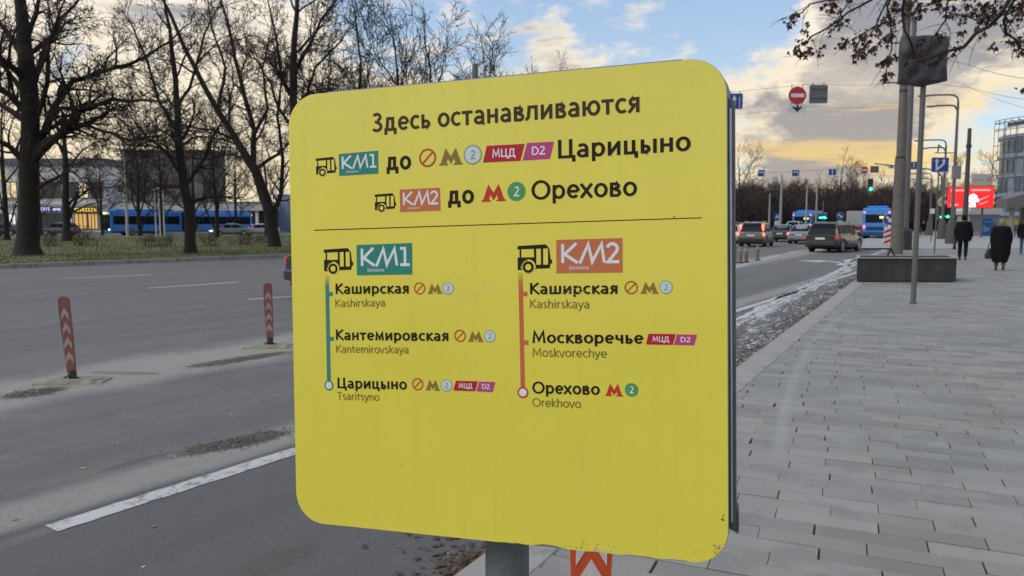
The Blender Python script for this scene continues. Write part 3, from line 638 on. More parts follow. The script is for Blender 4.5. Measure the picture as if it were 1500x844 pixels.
# lawn block with its kerb
LN = Vector((-LD.y, LD.x, 0))
def lpt(t, d=0, z=0): p = L0 + LD * t + LN * d; return Vector((p.x, p.y, z))
LAWN = bpy.data.materials.new('autumn_lawn'); LAWN.use_nodes = True; t = NT(LAWN.node_tree); p = LAWN.node_tree.nodes['Principled BSDF']
pos = t.n('ShaderNodeNewGeometry').outputs['Position']
c = t.mix(t.noise(pos, .5, 6, .65, .4), (.065, .092, .026), (.125, .112, .045))
c = t.mix(t.ss(t.noise(pos, 4.5, 7, .7), .50, .64), c, (.070, .045, .022)); c = t.mix(t.ss(t.noise(pos, 14, 4, .7), .58, .68, 0, .7), c, (.16, .11, .05))
t.l(c, p.inputs['Base Color']); p.inputs['Roughness'].default_value = .95
mb = MB(); z0 = .03
edge = [(-80, .22), (-8, .22), (12, .22), (26, .22), (60, .22)]
far_ = gp(-700, 345.5, z0), gp(430, 345.5, z0), gp(900, 345, z0)
vs = [lpt(a, b, z0) for a, b in edge] + [Vector((60, 96, z0)) * 0 + far_[2], far_[1], far_[0], Vector((-140, 60, z0))]
mb.add(vs, [tuple(range(len(vs)))]); lawn = tag(mb.build('lawn', LAWN), kind='structure')
KERB = mat('kerb_granite', (.26, .25, .235), .85, 0, .2, 6, .3, 60, dirt=(.12, .11, .09), dscale=3)
kroot = empty('lawn_kerb', lpt(0, 0, RD)); kroot['kind'] = 'structure'
me = MB().rbox((0, 0, 0), (1.99, .2, .30), .015).build('kerb_stone', KERB, kroot); km_ = me.data
ang = math.atan2(LD.y, LD.x); i = 0
for i in range(-6, 32):
    o = me if i == -6 else bpy.data.objects.new('kerb_stone', km_)
    if o is not me: COL.objects.link(o); o.parent = kroot
    q = LD * (i * 2) + LN * .1; o.location = (q.x, q.y, .02 + random.uniform(-.006, .006)); o.rotation_euler = (0, 0, ang + random.uniform(-.004, .004))

# pavement: slabs in running bond across the kerb direction
SA = R(24.0); SDn = Vector((math.sin(SA), math.cos(SA), 0)); SRt = Vector((math.cos(SA), -math.sin(SA), 0))
def slabmat():
    m = bpy.data.materials.new('paving_slab_concrete'); m.use_nodes = True; t = NT(m.node_tree); p = m.node_tree.nodes['Principled BSDF']
    pos = t.n('ShaderNodeNewGeometry').outputs['Position']
    tone = t.n('ShaderNodeAttribute', attribute_name='tone').outputs['Fac']; rnd = t.n('ShaderNodeObjectInfo').outputs['Random']
    v = t.m('FRACT', t.m('ADD', tone, rnd))
    c = t.mix(v, (.17, .168, .155), (.265, .26, .24))
    c = t.mix(t.ss(t.noise(pos, 1.1, 6, .62, .4), .40, .68, 0, .50), c, (.29, .288, .275))
    c = t.mix(t.ss(t.noise(pos, 2.3, 7, .7, .5), .50, .62, 0, .55), c, (.17, .165, .155))
    c = t.mix(t.ss(t.noise(pos, 9, 8, .75, .8), .55, .72, 0, .28), c, (.36, .36, .35))
    c = t.mix(t.ss(t.noise(pos, 120, 3, .8), .60, .72, 0, .40), c, (.10, .10, .10))
    c = t.mix(t.ss(t.noise(pos, .45, 5, .6, .3), .42, .62, 0, .30), c, (.20, .205, .195))
    c = t.mix(t.ss(t.noise(pos, 36, 7, .85), .56, .68, 0, .38), c, (.13, .128, .12))
    gum = t.n('ShaderNodeTexVoronoi', i_Scale=2.2); t.l(pos, gum.inputs['Vector']); c = t.mix(t.ss(gum.outputs['Distance'], .05, .035, 0, .45), c, (.12, .12, .115))
    # pale scuff left by wheels curving over the slabs
    x, y, z_ = t.xyz(pos)[:3]
    dd = t.vm('LENGTH', t.comb(t.m('SUBTRACT', x, ARC_C[0]), t.m('SUBTRACT', y, ARC_C[1]), 0.0))
    a = t.m('ABSOLUTE', t.m('SUBTRACT', dd, ARC_C[2]))
    a = t.m('MULTIPLY', t.ss(a, .07, .01), t.m('MULTIPLY', t.ss(y, 16, 13), t.ss(y, 4.5, 5.5)))
    c = t.mix(t.m('MULTIPLY', a, t.ss(t.noise(pos, 14, 5, .7), .3, .6, .05, .26)), c, (.40, .40, .385))
    t.l(c, p.inputs['Base Color']); t.l(t.ss(t.noise(pos, 2.1, 5, .6), .3, .7, .52, .80), p.inputs['Roughness']); p.inputs['Specular IOR Level'].default_value = .4
    b = t.n('ShaderNodeBump'); b.inputs['Strength'].default_value = .25; b.inputs['Distance'].default_value = .004
    t.l(t.noise(pos, 90, 5, .7), b.inputs['Height']); t.l(b.outputs[0], p.inputs['Normal'])
    return m
_a, _b, _c = gp(1265, 445, 0), gp(1180, 520, 0), gp(1143, 640, 0)
def circ(a, b, c):
    ax, ay, bx, by, cx, cy = a.x, a.y, b.x, b.y, c.x, c.y; d = 2 * (ax * (by - cy) + bx * (cy - ay) + cx * (ay - by))
    ux = ((ax * ax + ay * ay) * (by - cy) + (bx * bx + by * by) * (cy - ay) + (cx * cx + cy * cy) * (ay - by)) / d
    uy = ((ax * ax + ay * ay) * (cx - bx) + (bx * bx + by * by) * (ax - cx) + (cx * cx + cy * cy) * (bx - ax)) / d
    return ux, uy, math.hypot(ax - ux, ay - uy)
ARC_C = circ(_a, _b, _c)
SLAB = slabmat()
JOINT = mat('joint_sand', (.10, .097, .09), .95, 0, .3, 20)
def pave_poly(d, z, far=420): return [kpt(-60, d, z), kpt(far, d, z), kpt(far, 900, z), kpt(-60, 900, z)]
mb = MB(); mb.add(pave_poly(.0, -.022), [(0, 3, 2, 1)]); mb.add([kpt(-60, 0, RD - .05), kpt(420, 0, RD - .05), kpt(420, 0, -.022), kpt(-60, 0, -.022)], [(0, 1, 2, 3)])
pave = tag(mb.build('pavement', JOINT), kind='structure')
# flush kerb stones
kg = MB().rbox((0, 0, 0), (.30, .985, .20), .008).build('kerb_stone', mat('kerb_stone_pale', (.27, .265, .25), .8, 0, .16, 5, .25, 70, dirt=(.15, .14, .125), dscale=2.5), pave)
ka = -math.atan2(KD.x, KD.y)
for i in range(-12, 45):
    o = kg if i == -12 else bpy.data.objects.new('kerb_stone', kg.data)
    if o is not kg: COL.objects.link(o); o.parent = pave
    q = kpt(i + .5, .15); o.location = (q.x, q.y, -.1 + random.uniform(-.002, .002)); o.rotation_euler = (0, 0, ka)
SLW, SLL, G_ = .152, .50, .0045
ref = gp(1134, 758, 0)            # a joint measured in the photograph
JR = random.Random(5); WID = {}
def slab_cells():
    for r in range(-14, 330):
        off = (r % 2) * .5 * SLL + JR.uniform(-.05, .05)
        js = [JR.uniform(-.022, .022) for _ in range(201)]; gp_ = [JR.choice((.0015, .002, .003, .0045, .006, .009)) for _ in range(201)]
        for k in range(-60, 140):
            xa_ = k * SLL + js[k + 60] + gp_[k + 60] / 2; xb_ = (k + 1) * SLL + js[k + 61] - gp_[k + 61] / 2
            cx = ref + SDn * (r * SLW + SLW / 2) + SRt * ((xa_ + xb_) / 2 + off); WID[(r, k)] = xb_ - xa_
            yield r, k, cx
random.seed(21)
near = []; rest = []
for r, k, c in slab_cells():
    dk = (c - K0).dot(KN)
    if dk < .30 - SLL * .5 or c.y < -1.5 or c.y > 46 or c.x > 40: continue
    dep = c.y * math.cos(PITCH) + CAMH * math.sin(PITCH)
    if c.y > .3:
        sx = 750 + F * c.x / max(dep, .1)
        if sx < -300 or sx > 1900: continue
    elif c.length > 3.5: continue
    vis = c.y > 2.7 and 690 < 750 + F * c.x / dep < 1530 and 325 + 1760 / c.y < 870
    (near if vis else rest).append((c.length, r, k, c, dk))
near.sort(key=lambda a: a[0]); rest += near[290:]; near = near[:290]
sm = MB().rbox((0, 0, 0), (SLL - G_, SLW - G_, .024), .0025)
first = None
def slab_width(dk):  # slabs that meet the kerb stones are cut short
    return None
for _, r, k, c, dk in near:
    cut = (dk - .30) / math.cos(SA - R(29)) - SLL / 2
    if cut < 0:
        w_ = SLL + cut
        if w_ < .02: continue
        o = MB().rbox((0, 0, 0), (w_ - G_, SLW - G_, .024), .003).build('slab', SLAB, pave); c = c + SRt * (-cut / 2)
    elif first is None: first = o = sm.build('slab', SLAB, pave)
    else: o = bpy.data.objects.new('slab', first.data); COL.objects.link(o); o.parent = pave
    o.scale = (1 if cut < 0 else WID[(r, k)] / (SLL - G_), random.uniform(.985, 1.012), 1)
    o.location = (c.x + random.uniform(-.0016, .0016), c.y + random.uniform(-.0012, .0012), -.012 + random.uniform(-.003, .003)); o.rotation_euler = (random.uniform(-.006, .006), random.uniform(-.005, .005), -SA + random.uniform(-.004, .004))
vs, fs, tone = [], [], []
for _, r, k, c, dk in rest:
    cut = (dk - .30) / math.cos(SA - R(29)) - SLL / 2; w_ = SLL
    if cut < 0:
        w_ = SLL + cut
        if w_ < .02: continue
        c = c + SRt * (-cut / 2)
    a = SRt * ((w_ - G_) if cut < 0 else WID[(r, k)]) / 2; b = SDn * (SLW - G_) / 2; z_ = random.uniform(-.0022, .0018); n = len(vs)
    for s1, s2 in ((-1, -1), (1, -1), (1, 1), (-1, 1)): q = c + a * s1 + b * s2; vs.append((q.x, q.y, z_))
    for s1, s2 in ((-1, -1), (1, -1), (1, 1), (-1, 1)): q = c + a * s1 + b * s2; vs.append((q.x, q.y, -.024))
    fs += [(n, n + 1, n + 2, n + 3), (n, n + 4, n + 5, n + 1), (n + 1, n + 5, n + 6, n + 2), (n + 2, n + 6, n + 7, n + 3), (n + 3, n + 7, n + 4, n)]
    tone += [random.random()] * 5
me = bpy.data.meshes.new('far_slabs'); me.from_pydata(vs, [], fs); at_ = me.attributes.new('tone', 'FLOAT', 'FACE'); at_.data.foreach_set('value', tone); me.materials.append(SLAB)
o = bpy.data.objects.new('far_slabs', me); COL.objects.link(o); o.parent = pave; o['kind'] = 'stuff'
FARP = bpy.data.materials.new('far_paving'); FARP.use_nodes = True; t = NT(FARP.node_tree); p = FARP.node_tree.nodes['Principled BSDF']
pos = t.n('ShaderNodeNewGeometry').outputs['Position']; br = t.n('ShaderNodeMapping'); br.inputs['Rotation'].default_value = (0, 0, SA); t.l(pos, br.inputs[0])
bk = t.n('ShaderNodeTexBrick', i_Scale=1.0); bk.inputs['Brick Width'].default_value = 1.0; bk.inputs['Row Height'].default_value = .3; bk.inputs['Mortar Size'].default_value = .01
bk.inputs['Color1'].default_value = (.27, .27, .268, 1); bk.inputs['Color2'].default_value = (.33, .328, .32, 1); bk.inputs['Mortar'].default_value = (.2, .2, .2, 1); t.l(br.outputs[0], bk.inputs[0])
t.l(t.mix(t.ss(t.noise(pos, .4, 6, .6), .4, .7, 0, .5), bk.outputs[0], (.28, .28, .275)), p.inputs['Base Color']); p.inputs['Roughness'].default_value = .75
mb = MB(); mb.add([(kpt(33, .3).x, 45.9, -.001), (240, 45.9, -.001), (480, 420, -.001), (kpt(420, .3).x, kpt(420, .3).y, -.001)], [(0, 1, 2, 3)])
tag(mb.build('far_pavement', FARP), kind='structure')

# ---- painted markings, 4 mm above the road
def paintmat(name, worn, col=(.50, .50, .49)):
    m = bpy.data.materials.new(name); m.use_nodes = True; t = NT(m.node_tree); p = m.node_tree.nodes['Principled BSDF']
    pos = t.n('ShaderNodeNewGeometry').outputs['Position']
    k = t.ss(t.m('ADD', t.m('MULTIPLY', t.noise(pos, 16, 8, .75), .7), t.m('MULTIPLY', t.noise(pos, 1.2, 4, .6), .3)), worn, worn + .12)
    c = t.mix(t.noise(pos, 4, 6, .7), tuple(x * .78 for x in col), col); c = t.mix(k, c, (.15, .15, .15)); c = t.mix(t.ss(t.noise(pos, 130, 3, .8), .62, .75, 0, .4), c, (.2, .2, .2))
    t.l(c, p.inputs['Base Color']); p.inputs['Roughness'].default_value = .7; return m
PAINT = paintmat('road_paint', .50); PAINTW = paintmat('road_paint_worn', .49, (.50, .51, .53))
def ragged(p0, p1, w_, name, m, z=RD + .004, seg=40, amp=.012, lab=None):
    d = (p1 - p0); L_ = d.length; d.normalize(); n = Vector((d.y, -d.x, 0)); a = []; b = []
    for i in range(seg + 1):
        q = p0 + d * L_ * i / seg
        a.append(q + n * (w_ / 2 + random.uniform(-amp, amp))); b.append(q - n * (w_ / 2 + random.uniform(-amp, amp)))
    mb = MB(); vs = [(v.x, v.y, z) for v in a] + [(v.x, v.y, z) for v in b]; k = seg + 1
    mb.add(vs, [(k + i, i, i + 1, k + i + 1) for i in range(seg)]); o = mb.build(name, m)
    o['kind'] = 'structure'; return o
Sd = (S1 - S0).normalized(); Sn = Vector((Sd.y, -Sd.x, 0))
ragged(S0 - Sn * -.0, S1 + Sd * 26, .15, 'lane_line', PAINT, amp=.0055, seg=420)
for a, b in (((95, 408), (224, 402.6)), ((217, 422.3), (348, 413.5)), ((362, 439), (470, 431.5))):
    ragged(gp(*a, RD), gp(*b, RD), .15, 'lane_dash', PAINT, amp=.006, seg=10)
for a, b in (((560, 402), (640, 398)),):
    ragged(gp(*a, RD), gp(*b, RD), .15, 'lane_dash', PAINT, amp=.006, seg=10)
ragged(E0 - (E1 - E0) * .35, E1 + (E1 - E0) * .10, .16, 'edge_line', PAINTW, amp=.05, seg=90)
ragged(gp(1240, 390, RD), gp(1262, 375, RD), .2, 'edge_line', PAINT, amp=.03, seg=10)
ragged(gp(1258, 366, RD), gp(1292, 351, RD), .35, 'edge_line', PAINT, amp=.02, seg=10)
for a, b in (((1112, 382), (1143, 373.5)), ((1152, 371.5), (1171, 367.5)), ((1076, 392), (1098, 386)), ((1118, 363), (1135, 359)), ((1180, 343), (1200, 341)), ((1230, 352), (1262, 347))):
    ragged(gp(*a, RD), gp(*b, RD), .16, 'lane_dash', PAINT, amp=.006, seg=8)
# curved direction arrow on the carriageway
o_ = gp(1196, 383.5, RD); ad_ = (gp(1240, 360, RD) - gp(1160, 400, RD)).normalized()
ah = KD; an = KN
def apoly(pts, name):
    mb = MB(); vs = []
    for x, y in pts: q = o_ + an * x + ah * y; vs.append((q.x, q.y, RD + .004))
    mb.add(vs, [tuple(range(len(vs)))]); mb.build(name, PAINT)['kind'] = 'structure'
apoly([(1.0, -2.4), (1.35, -2.4), (1.35, -.4), (.75, .5), (.5, .1), (1.0, -.6)], 'arrow_marking')
apoly([(.74, .51), (.2, .95), (.2, 1.5), (-.9, .5), (.2, -.55), (.2, .2), (.49, .11)], 'arrow_marking')
apoly([(1.0, -.59), (1.0, 1.8), (.7, 1.8), (1.18, 3.4), (1.65, 1.8), (1.35, 1.8), (1.352, -.41)], 'arrow_marking')

# ---- dirt heaps, leaves, litter
def patch(px, seed, m, name, z=RD + .006, h=.012, label=None):
    """ragged patch of grit from a picture outline"""
    random.seed(seed); pts = [gp(*q, RD) for q in px]; out = []
    for i in range(len(pts)):
        a, b = pts[i], pts[(i + 1) % len(pts)]; k = 7
        for j in range(k):
            q = a + (b - a) * j / k; L_ = (b - a).length; q = q + Vector((random.uniform(-1, 1), random.uniform(-1, 1), 0)) * min(.06, L_ * .08); out.append(q)
    c = sum(out, Vector()) / len(out); vs = [(q.x, q.y, RD + .0035) for q in out]; n = len(out)
    for sc_, zz_ in ((.86, .6), (.5, 1)):
        for q in out: p_ = c + (q - c) * sc_ * random.uniform(.92, 1.05); vs.append((p_.x, p_.y, RD + .004 + h * zz_ * random.uniform(.5, 1)))
    vs.append((c.x, c.y, RD + .004 + h)); fs = []
    for r_ in range(2):
        for i in range(n): j = (i + 1) % n; fs.append((r_ * n + i, r_ * n + j, (r_ + 1) * n + j, (r_ + 1) * n + i))
    fs += [(2 * n + i, 2 * n + (i + 1) % n, 3 * n) for i in range(n)]
    mb = MB(); mb.add(vs, fs); o = mb.build(name, m, smooth=True); o['kind'] = 'stuff'; return o
GRIT = mat('wet_grit', (.085, .075, .06), .95, 0, .5, 18, 1.0, 45, coords='Object', dirt=(.17, .155, .13), dscale=7)
patch([(655, 836), (680, 822), (705, 815), (712, 818), (700, 832), (672, 846)], 4, mat('leafy_dirt', (.06, .038, .022), .95, 0, .6, 25, 1, 50, dirt=(.25, .2, .14), dscale=12), 'grit_heap', h=.03)
def scatter_leaves(name, m, gen, s0, s1, n):
    vs, fs = [], []
    for _ in range(n):
        p_ = gen()
        if p_ is None: continue
        s_ = random.uniform(s0, s1); a = random.uniform(0, 2 * PI); t1 = random.uniform(-.5, .5); ca, sa = math.cos(a), math.sin(a); k = len(vs)
        for x, y, z_ in ((-1, 0, 0), (-.2, -.55, .15), (.9, 0, .35), (-.1, .6, .2)):
            vs.append((p_.x + (x * ca - y * sa) * s_, p_.y + (x * sa + y * ca) * s_, p_.z + abs(z_ + t1 * y) * s_ * .6 + .002))
        fs += [(k, k + 1, k + 2, k + 3)]
    me = bpy.data.meshes.new(name); me.from_pydata(vs, [], fs); me.materials.append(m); o = bpy.data.objects.new(name, me); COL.objects.link(o); o['kind'] = 'stuff'; return o
random.seed(5)
LF1 = mat('fallen_leaf_brown', (.085, .050, .030), .9, 0, .5, 7); LF2 = mat('fallen_leaf_yellow', (.30, .21, .07), .85, 0, .4, 7); STN = mat('pale_gravel', (.42, .42, .41), .9, 0, .3, 20)
def kerbside():
    t_ = random.uniform(-9.5, 16); return kpt(t_, -abs(random.gauss(0, .22)) - .02, RD + .005)
scatter_leaves('kerb_leaves', LF1, kerbside, .012, .04, 2600)
scatter_leaves('kerb_crumbs', STN, lambda: kpt(random.uniform(-4, 16), -abs(random.gauss(.3, .35)) - .02, RD + .004), .006, .022, 3000)
scatter_leaves('slush_crumbs', mat('slush', (.55, .56, .58), .6, 0, .15, 12), lambda: kpt(random.uniform(-4, 16), -random.uniform(.2, 1.25), RD + .004), .012, .05, 900)
scatter_leaves('pavement_leaves', LF1, lambda: kpt(random.uniform(-4, 22), random.uniform(.3, 8), .003), .012, .032, 36)
scatter_leaves('pavement_scraps', STN, lambda: kpt(random.uniform(-6, 6), random.uniform(.4, 4), .003), .006, .016, 34)
scatter_leaves('road_scraps', STN, lambda: Vector((random.uniform(-7, 0), random.uniform(2.5, 11), RD + .003)), .005, .015, 120)
scatter_leaves('road_leaves', LF2, lambda: Vector((random.uniform(-7, 0), random.uniform(2.8, 9), RD + .003)), .014, .03, 14)
scatter_leaves('heap_leaves', LF1, lambda: gp(random.gauss(690, 14), random.gauss(828, 9), RD + .02), .006, .02, 110)
scatter_leaves('lawn_leaves', LF2, lambda: lpt(random.uniform(-10, 50), .3 + abs(random.gauss(0, 14)), .06), .03, .08, 1800)
scatter_leaves('lawn_brown_leaves', LF1, lambda: lpt(random.uniform(-10, 60), .3 + abs(random.gauss(0, 22)), .06), .03, .09, 6000)
# grass
def grass():
    n = 60000; rng = np.random.default_rng(3)
    t_ = rng.uniform(-10, 60, n); d_ = .25 + rng.uniform(0, 1, n) ** 1.7 * 48
    base_ = np.array(L0)[None, :] + np.array(LD)[None, :] * t_[:, None] + np.array(LN)[None, :] * d_[:, None]; base_[:, 2] = .03
    clump = np.sin(base_[:, 0] * .9) * np.cos(base_[:, 1] * .7 + base_[:, 0] * .3)
    h = rng.uniform(.04, .11, n) * (1 + .35 * clump); a = rng.uniform(0, 2 * PI, n); w_ = rng.uniform(.012, .03, n)
    V = np.zeros((n, 3, 3)); V[:, 0] = base_; V[:, 1] = base_; V[:, 2] = base_
    V[:, 0, 0] -= np.cos(a) * w_; V[:, 0, 1] -= np.sin(a) * w_; V[:, 1, 0] += np.cos(a) * w_; V[:, 1, 1] += np.sin(a) * w_
    V[:, 2, 2] += h; V[:, 2, 0] += rng.normal(0, .03, n); V[:, 2, 1] += rng.normal(0, .03, n)
    me = bpy.data.meshes.new('grass'); me.vertices.add(n * 3); me.vertices.foreach_set('co', V.ravel()); me.loops.add(n * 3); me.loops.foreach_set('vertex_index', np.arange(n * 3))
    me.polygons.add(n); me.polygons.foreach_set('loop_start', np.arange(0, n * 3, 3)); me.update(calc_edges=True)
    me.materials.append(mat('grass_blade', (.105, .135, .034), .8, 0, .45, .6)); o = bpy.data.objects.new('grass', me); COL.objects.link(o); tag(o, kind='stuff')
grass()
random.seed(17)
scatter_leaves('road_gravel', STN, lambda: D0.lerp(D1, random.uniform(-1.6, 1.6)) + Vector((random.gauss(0, .35), random.gauss(0, .35), .003)), .004, .012, 900)
for (pa, pb, hw, k_) in STAINS[:3] + STAINS[5:6]:
    a_, b_ = gp(*pa, RD), gp(*pb, RD); n_ = Vector(((b_ - a_).y, -(b_ - a_).x, 0)).normalized()
    def g_(): u = random.gauss(.5, .24); q = a_.lerp(b_, u) + n_ * random.gauss(0, hw * .5); return Vector((q.x, q.y, RD + .003))
    scatter_leaves('grit_crumbs', GRIT, g_, .004, .015, 700); scatter_leaves('pale_crumbs', STN, g_, .004, .010, 60); scatter_leaves('leaf_bits', LF1, g_, .006, .018, 60)

# ------------------------------------------------------------------ delineator posts and bollards
DRED = mat('delineator_red', (.23, .075, .062), .65, 0, .3, 9, .1, 60, dirt=(.14, .09, .08), dscale=14)
DWHT = mat('delineator_white', (.36, .27, .25), .6, 0, .2, 20)
BASEM = mat('mossy_base_slab', (.22, .225, .17), .95, 0, .35, 8, .8, 30, dirt=(.07, .06, .045), dscale=6)
ORG = mat('delineator_orange', (.62, .085, .025), .5, 0, .15, 12, .1, 60)
def delineator(loc, H, W_, rz, lean, label, m=DRED, wm=DWHT, base=True, group=None, rows=4, ch=.34):
    r = empty('traffic_delineator', loc, rz, label, 'delineator', group); M_ = Matrix.Rotation(lean, 3, 'Y')
    def tr(mb): mb.v = [tuple(M_ @ Vector(v)) for v in mb.v]; return mb
    zb = .10
    outline = [(-W_ * .40, zb), (W_ * .40, zb), (W_ * .5, H * .55), (W_ * .5, H - W_ * .42)] + [(W_ * .5 * math.cos(R(a)), H - W_ * .42 + W_ * .42 * math.sin(R(a))) for a in range(20, 180, 20)] + [(-W_ * .5, H - W_ * .42), (-W_ * .5, H * .55)]
    mb = MB(); mb.prism(outline, (0, .013, 0), (1, 0, 0), (0, 0, 1), .026); tr(mb).build('blade', m, r)
    mb = MB()     # raised rim
    for q in stroke_polys([(x * .93, H * .5 + (z - H * .5) * .985) for x, z in outline[2:]] , .008): mb.prism([(p.x, p.y) for p in q], (0, -.0125, 0), (1, 0, 0), (0, 0, 1), .004)
    tr(mb).build('rim', m, r)
    for k in range(rows):      # white chevrons, pointing up, on both faces
        for y_, s_ in ((-.0136, 1), (.0166, 1)):
            z0 = zb + .10 + (H - zb - .20) * k / rows; hh = (H - zb) / rows * ch; w_ = W_ * .36
            mb = MB(); mb.prism([(-w_, z0), (0, z0 + hh * .95), (w_, z0), (w_, z0 + hh), (0, z0 + hh * 1.95), (-w_, z0 + hh)], (0, y_, 0), (1, 0, 0), (0, 0, 1), .003); tr(mb).build('chevron', wm, r)
    mb = MB(); mb.tube([(0, 0, .03), (0, 0, .06), (0, 0, .13)], [W_ * .42, W_ * .40, W_ * .34], 14); mb.build('collar', DARK if m is DRED else m, r, smooth=True)
    mb = MB(); mb.tube([(-W_ * .7, -.02, .055), (-W_ * .2, -.05, .085), (W_ * .3, -.05, .07), (W_ * .75, -.03, .05)], .009, 6); mb.build('fixing_cable', RUBBER, r)
    if base:
        mb = MB(); a, b, h = .35, .15, .045
        vs = [(-a, -b, 0), (a, -b, 0), (a, b, 0), (-a, b, 0), (-a * .96, -b * .9, .02), (a * .96, -b * .9, .02), (a * .96, b * .9, .02), (-a * .96, b * .9, .02), (-.16, -.1, h), (.16, -.1, h), (.16, .1, h), (-.16, .1, h)]
        mb.add(vs, [(0, 1, 5, 4), (1, 2, 6, 5), (2, 3, 7, 6), (3, 0, 4, 7), (4, 5, 9, 8), (5, 6, 10, 9), (6, 7, 11, 10), (7, 4, 8, 11), (8, 9, 10, 11)]); mb.build('base_slab', BASEM, r)
    return r
z1 = .0
p_ = gp(107, 560, RD); delineator(p_, .92, .105, R(6), R(-3.2), 'leaning red and white chevron post on a mossy slab, the nearer one at left')
p_ = gp(396, 509, RD); delineator(p_, .88, .105, R(6), R(-.6), 'upright red and white chevron post on a slab close to the yellow sign')
p_ = gp(864, 846, 0); p_ = at(864, 830, 2.62); delineator((p_.x, p_.y, 0), .80, .155, R(0), R(.6), 'bright orange post with white chevrons standing just behind the foot of the yellow sign', ORG, mat('chevron_white_bright', (.62, .58, .57), .55, 0, .15, 30), base=False, rows=3, ch=.42)
for i, (x, y) in enumerate(((1076, 385), (1084.5, 385.5), (1093, 384.5), (1109.5, 381.5))):
    p_ = gp(x, y, RD); r = empty('flexible_post', p_, R(35), ['stubby grey-brown bollard nearest the edge of the yellow sign', 'second stubby bollard from the yellow sign on the road', 'third stubby bollard from the yellow sign, close to the second', 'rightmost stubby bollard, standing apart from the other three'][i], 'bollard', 'stubby posts between the lanes')
    mb = MB(); mb.tube([(0, 0, .04), (0, 0, .4), (.01, 0, .66), (.01, 0, .70)], [.065, .066, .062, .045], 12); mb.build('body', mat('faded_post_plastic', (.15, .115, .10), .8, 0, .25, 6), r, smooth=True)
    mb = MB(); mb.tube([(0, 0, 0), (0, 0, .045)], [.15, .12], 12); mb.build('foot', RUBBER, r, smooth=True)
    mb = MB(); mb.tube([(.005, 0, .50), (.008, 0, .58)], .068, 12, cap=False); mb.build('band', mat('faded_band', (.32, .29, .27), .7, 0, .1, 9), r, smooth=True)

# ------------------------------------------------------------------ planter bench
A = gp(1255, 413.5, 0); B = gp(1400, 413.5, 0); PD = 1.35; PL = (B - A).length
pr = empty('planter_box', A, 0, 'low dark grey planter box with slatted bench top at the kerb', 'planter')
PH_ = .66
PDK = mat('planter_dark_cladding', (.036, .038, .039), .6, .1, .3, 2, .1, 40, dirt=(.065, .062, .055), dscale=1.5); PTOP = mat('planter_rim', (.30, .30, .295), .6, .1, .15, 5)
for i in range(4):      # front cladding panels
    w_ = PL / 4; mb = MB(); mb.rbox((w_ * (i + .5), .02, .02 + (PH_ - .05) / 2), (w_ - .003, .04, PH_ - .06), .001); mb.build('panel', PDK, pr)
for x in (.02, PL - .02):
    mb = MB(); mb.rbox((x, PD / 2 + .02, .02 + (PH_ - .05) / 2), (.038, PD - .045, PH_ - .06), .004); mb.build('panel', PDK, pr)
mb = MB(); mb.rbox((PL / 2, PD - .02, .02 + (PH_ - .05) / 2), (PL - .1, .038, PH_ - .06), .004); mb.build('panel', PDK, pr)
for c_, d_ in (((PL / 2, -.0, PH_ - .015), (PL + .05, .09, .035)), ((PL / 2, PD, PH_ - .015), (PL + .05, .09, .035)), ((.02, PD / 2, PH_ - .0145), (.09, PD - .092, .035)), ((PL - .02, PD / 2, PH_ - .0145), (.09, PD - .092, .035))):
    mb = MB(); mb.rbox(c_, d_, .005); mb.build('rim', PTOP, pr)
mb = MB()
for i in range(26):
    mb.box((.12 + (PL - .5) * i / 25, .30, PH_ + .012), (.055, .42, .03))
mb.box((PL / 2 - .13, .14, PH_ + .0), (PL - .4, .03, .02)); o = mb.build('bench_slats', mat('bench_slat_dark', (.05, .045, .04), .7, 0, .3, 12), pr); o['kind'] = 'stuff'
mb = MB(); mb.box((PL / 2, PD / 2, PH_ - .10), (PL - .12, PD - .12, .06)); mb.build('soil', mat('planter_soil', (.05, .04, .03), .95, 0, .4, 9), pr)
mb = MB(); mb.prism([(-.16, 0), (-.10, 0), (0, .22), (.10, 0), (.16, 0), (.02, .30), (-.02, .30)], (.92, .75, PH_ - .07), (1, 0, 0), (0, 0, 1), .03); mb.build('prop', DARK, pr)

for o in pr.children:   # the planter is a parallelogram: its ends run along the kerb
    for v in o.data.vertices: v.co.x += v.co.y * KD.x / KD.y * .8
# ------------------------------------------------------------------ covered sign on its post
b_ = gp(1337.5, 445, 0); zt = at(1347, 128, b_.y).z; zT = at(1350, 54, b_.y).z
r = empty('covered_road_sign', b_, 0, 'tall thin grey post carrying a square sign wrapped in dark creased sheeting', 'road sign')
mb = MB(); mb.tube([(0, 0, 0), (0, 0, 2.5), (-.0, 0, zT)], .050, 14); mb.build('pole', GREYP, r, smooth=True)
mb = MB(); mb.tube([(0, 0, 0), (0, 0, .015)], .08, 14); mb.build('foot', GREYP, r, smooth=True)
random.seed(31); xl = at(1317, 90, b_.y).x - b_.x; xr = at(1384.5, 90, b_.y).x - b_.x
N = 14; vs = []; fs = []
def bot(u): return zt + .0 + .16 * abs(u - .42) ** 1.1 * 2 * .6 + (-.02 if u < .2 else .0)
for side, y0 in ((0, -.14), (1, .02)):
    for j in range(N + 1):
        for i in range(N + 1):
            u, v = i / N, j / N; zb_ = bot(u); z_ = zb_ + (zT - .01 * math.sin(u * 9) - zb_) * v
            x = xl + (xr - xl) * u + .02 * math.sin(v * 7 + u * 2) * (1 if 0 < i < N else .6) - (.03 * (1 - v) if i == 0 else 0)
            fold = .035 * math.sin(8 * u + 5 * v) + .028 * math.sin(17 * (u - v * .8)) + random.uniform(-.006, .006)
            e = min(u, 1 - u, v, 1 - v); y = y0 + (fold if side == 0 else 0) * min(1, e * 9) + (.05 if side == 0 else -.03) * max(0, 1 - e * 14)
            vs.append((x, y, z_))
K_ = (N + 1) ** 2
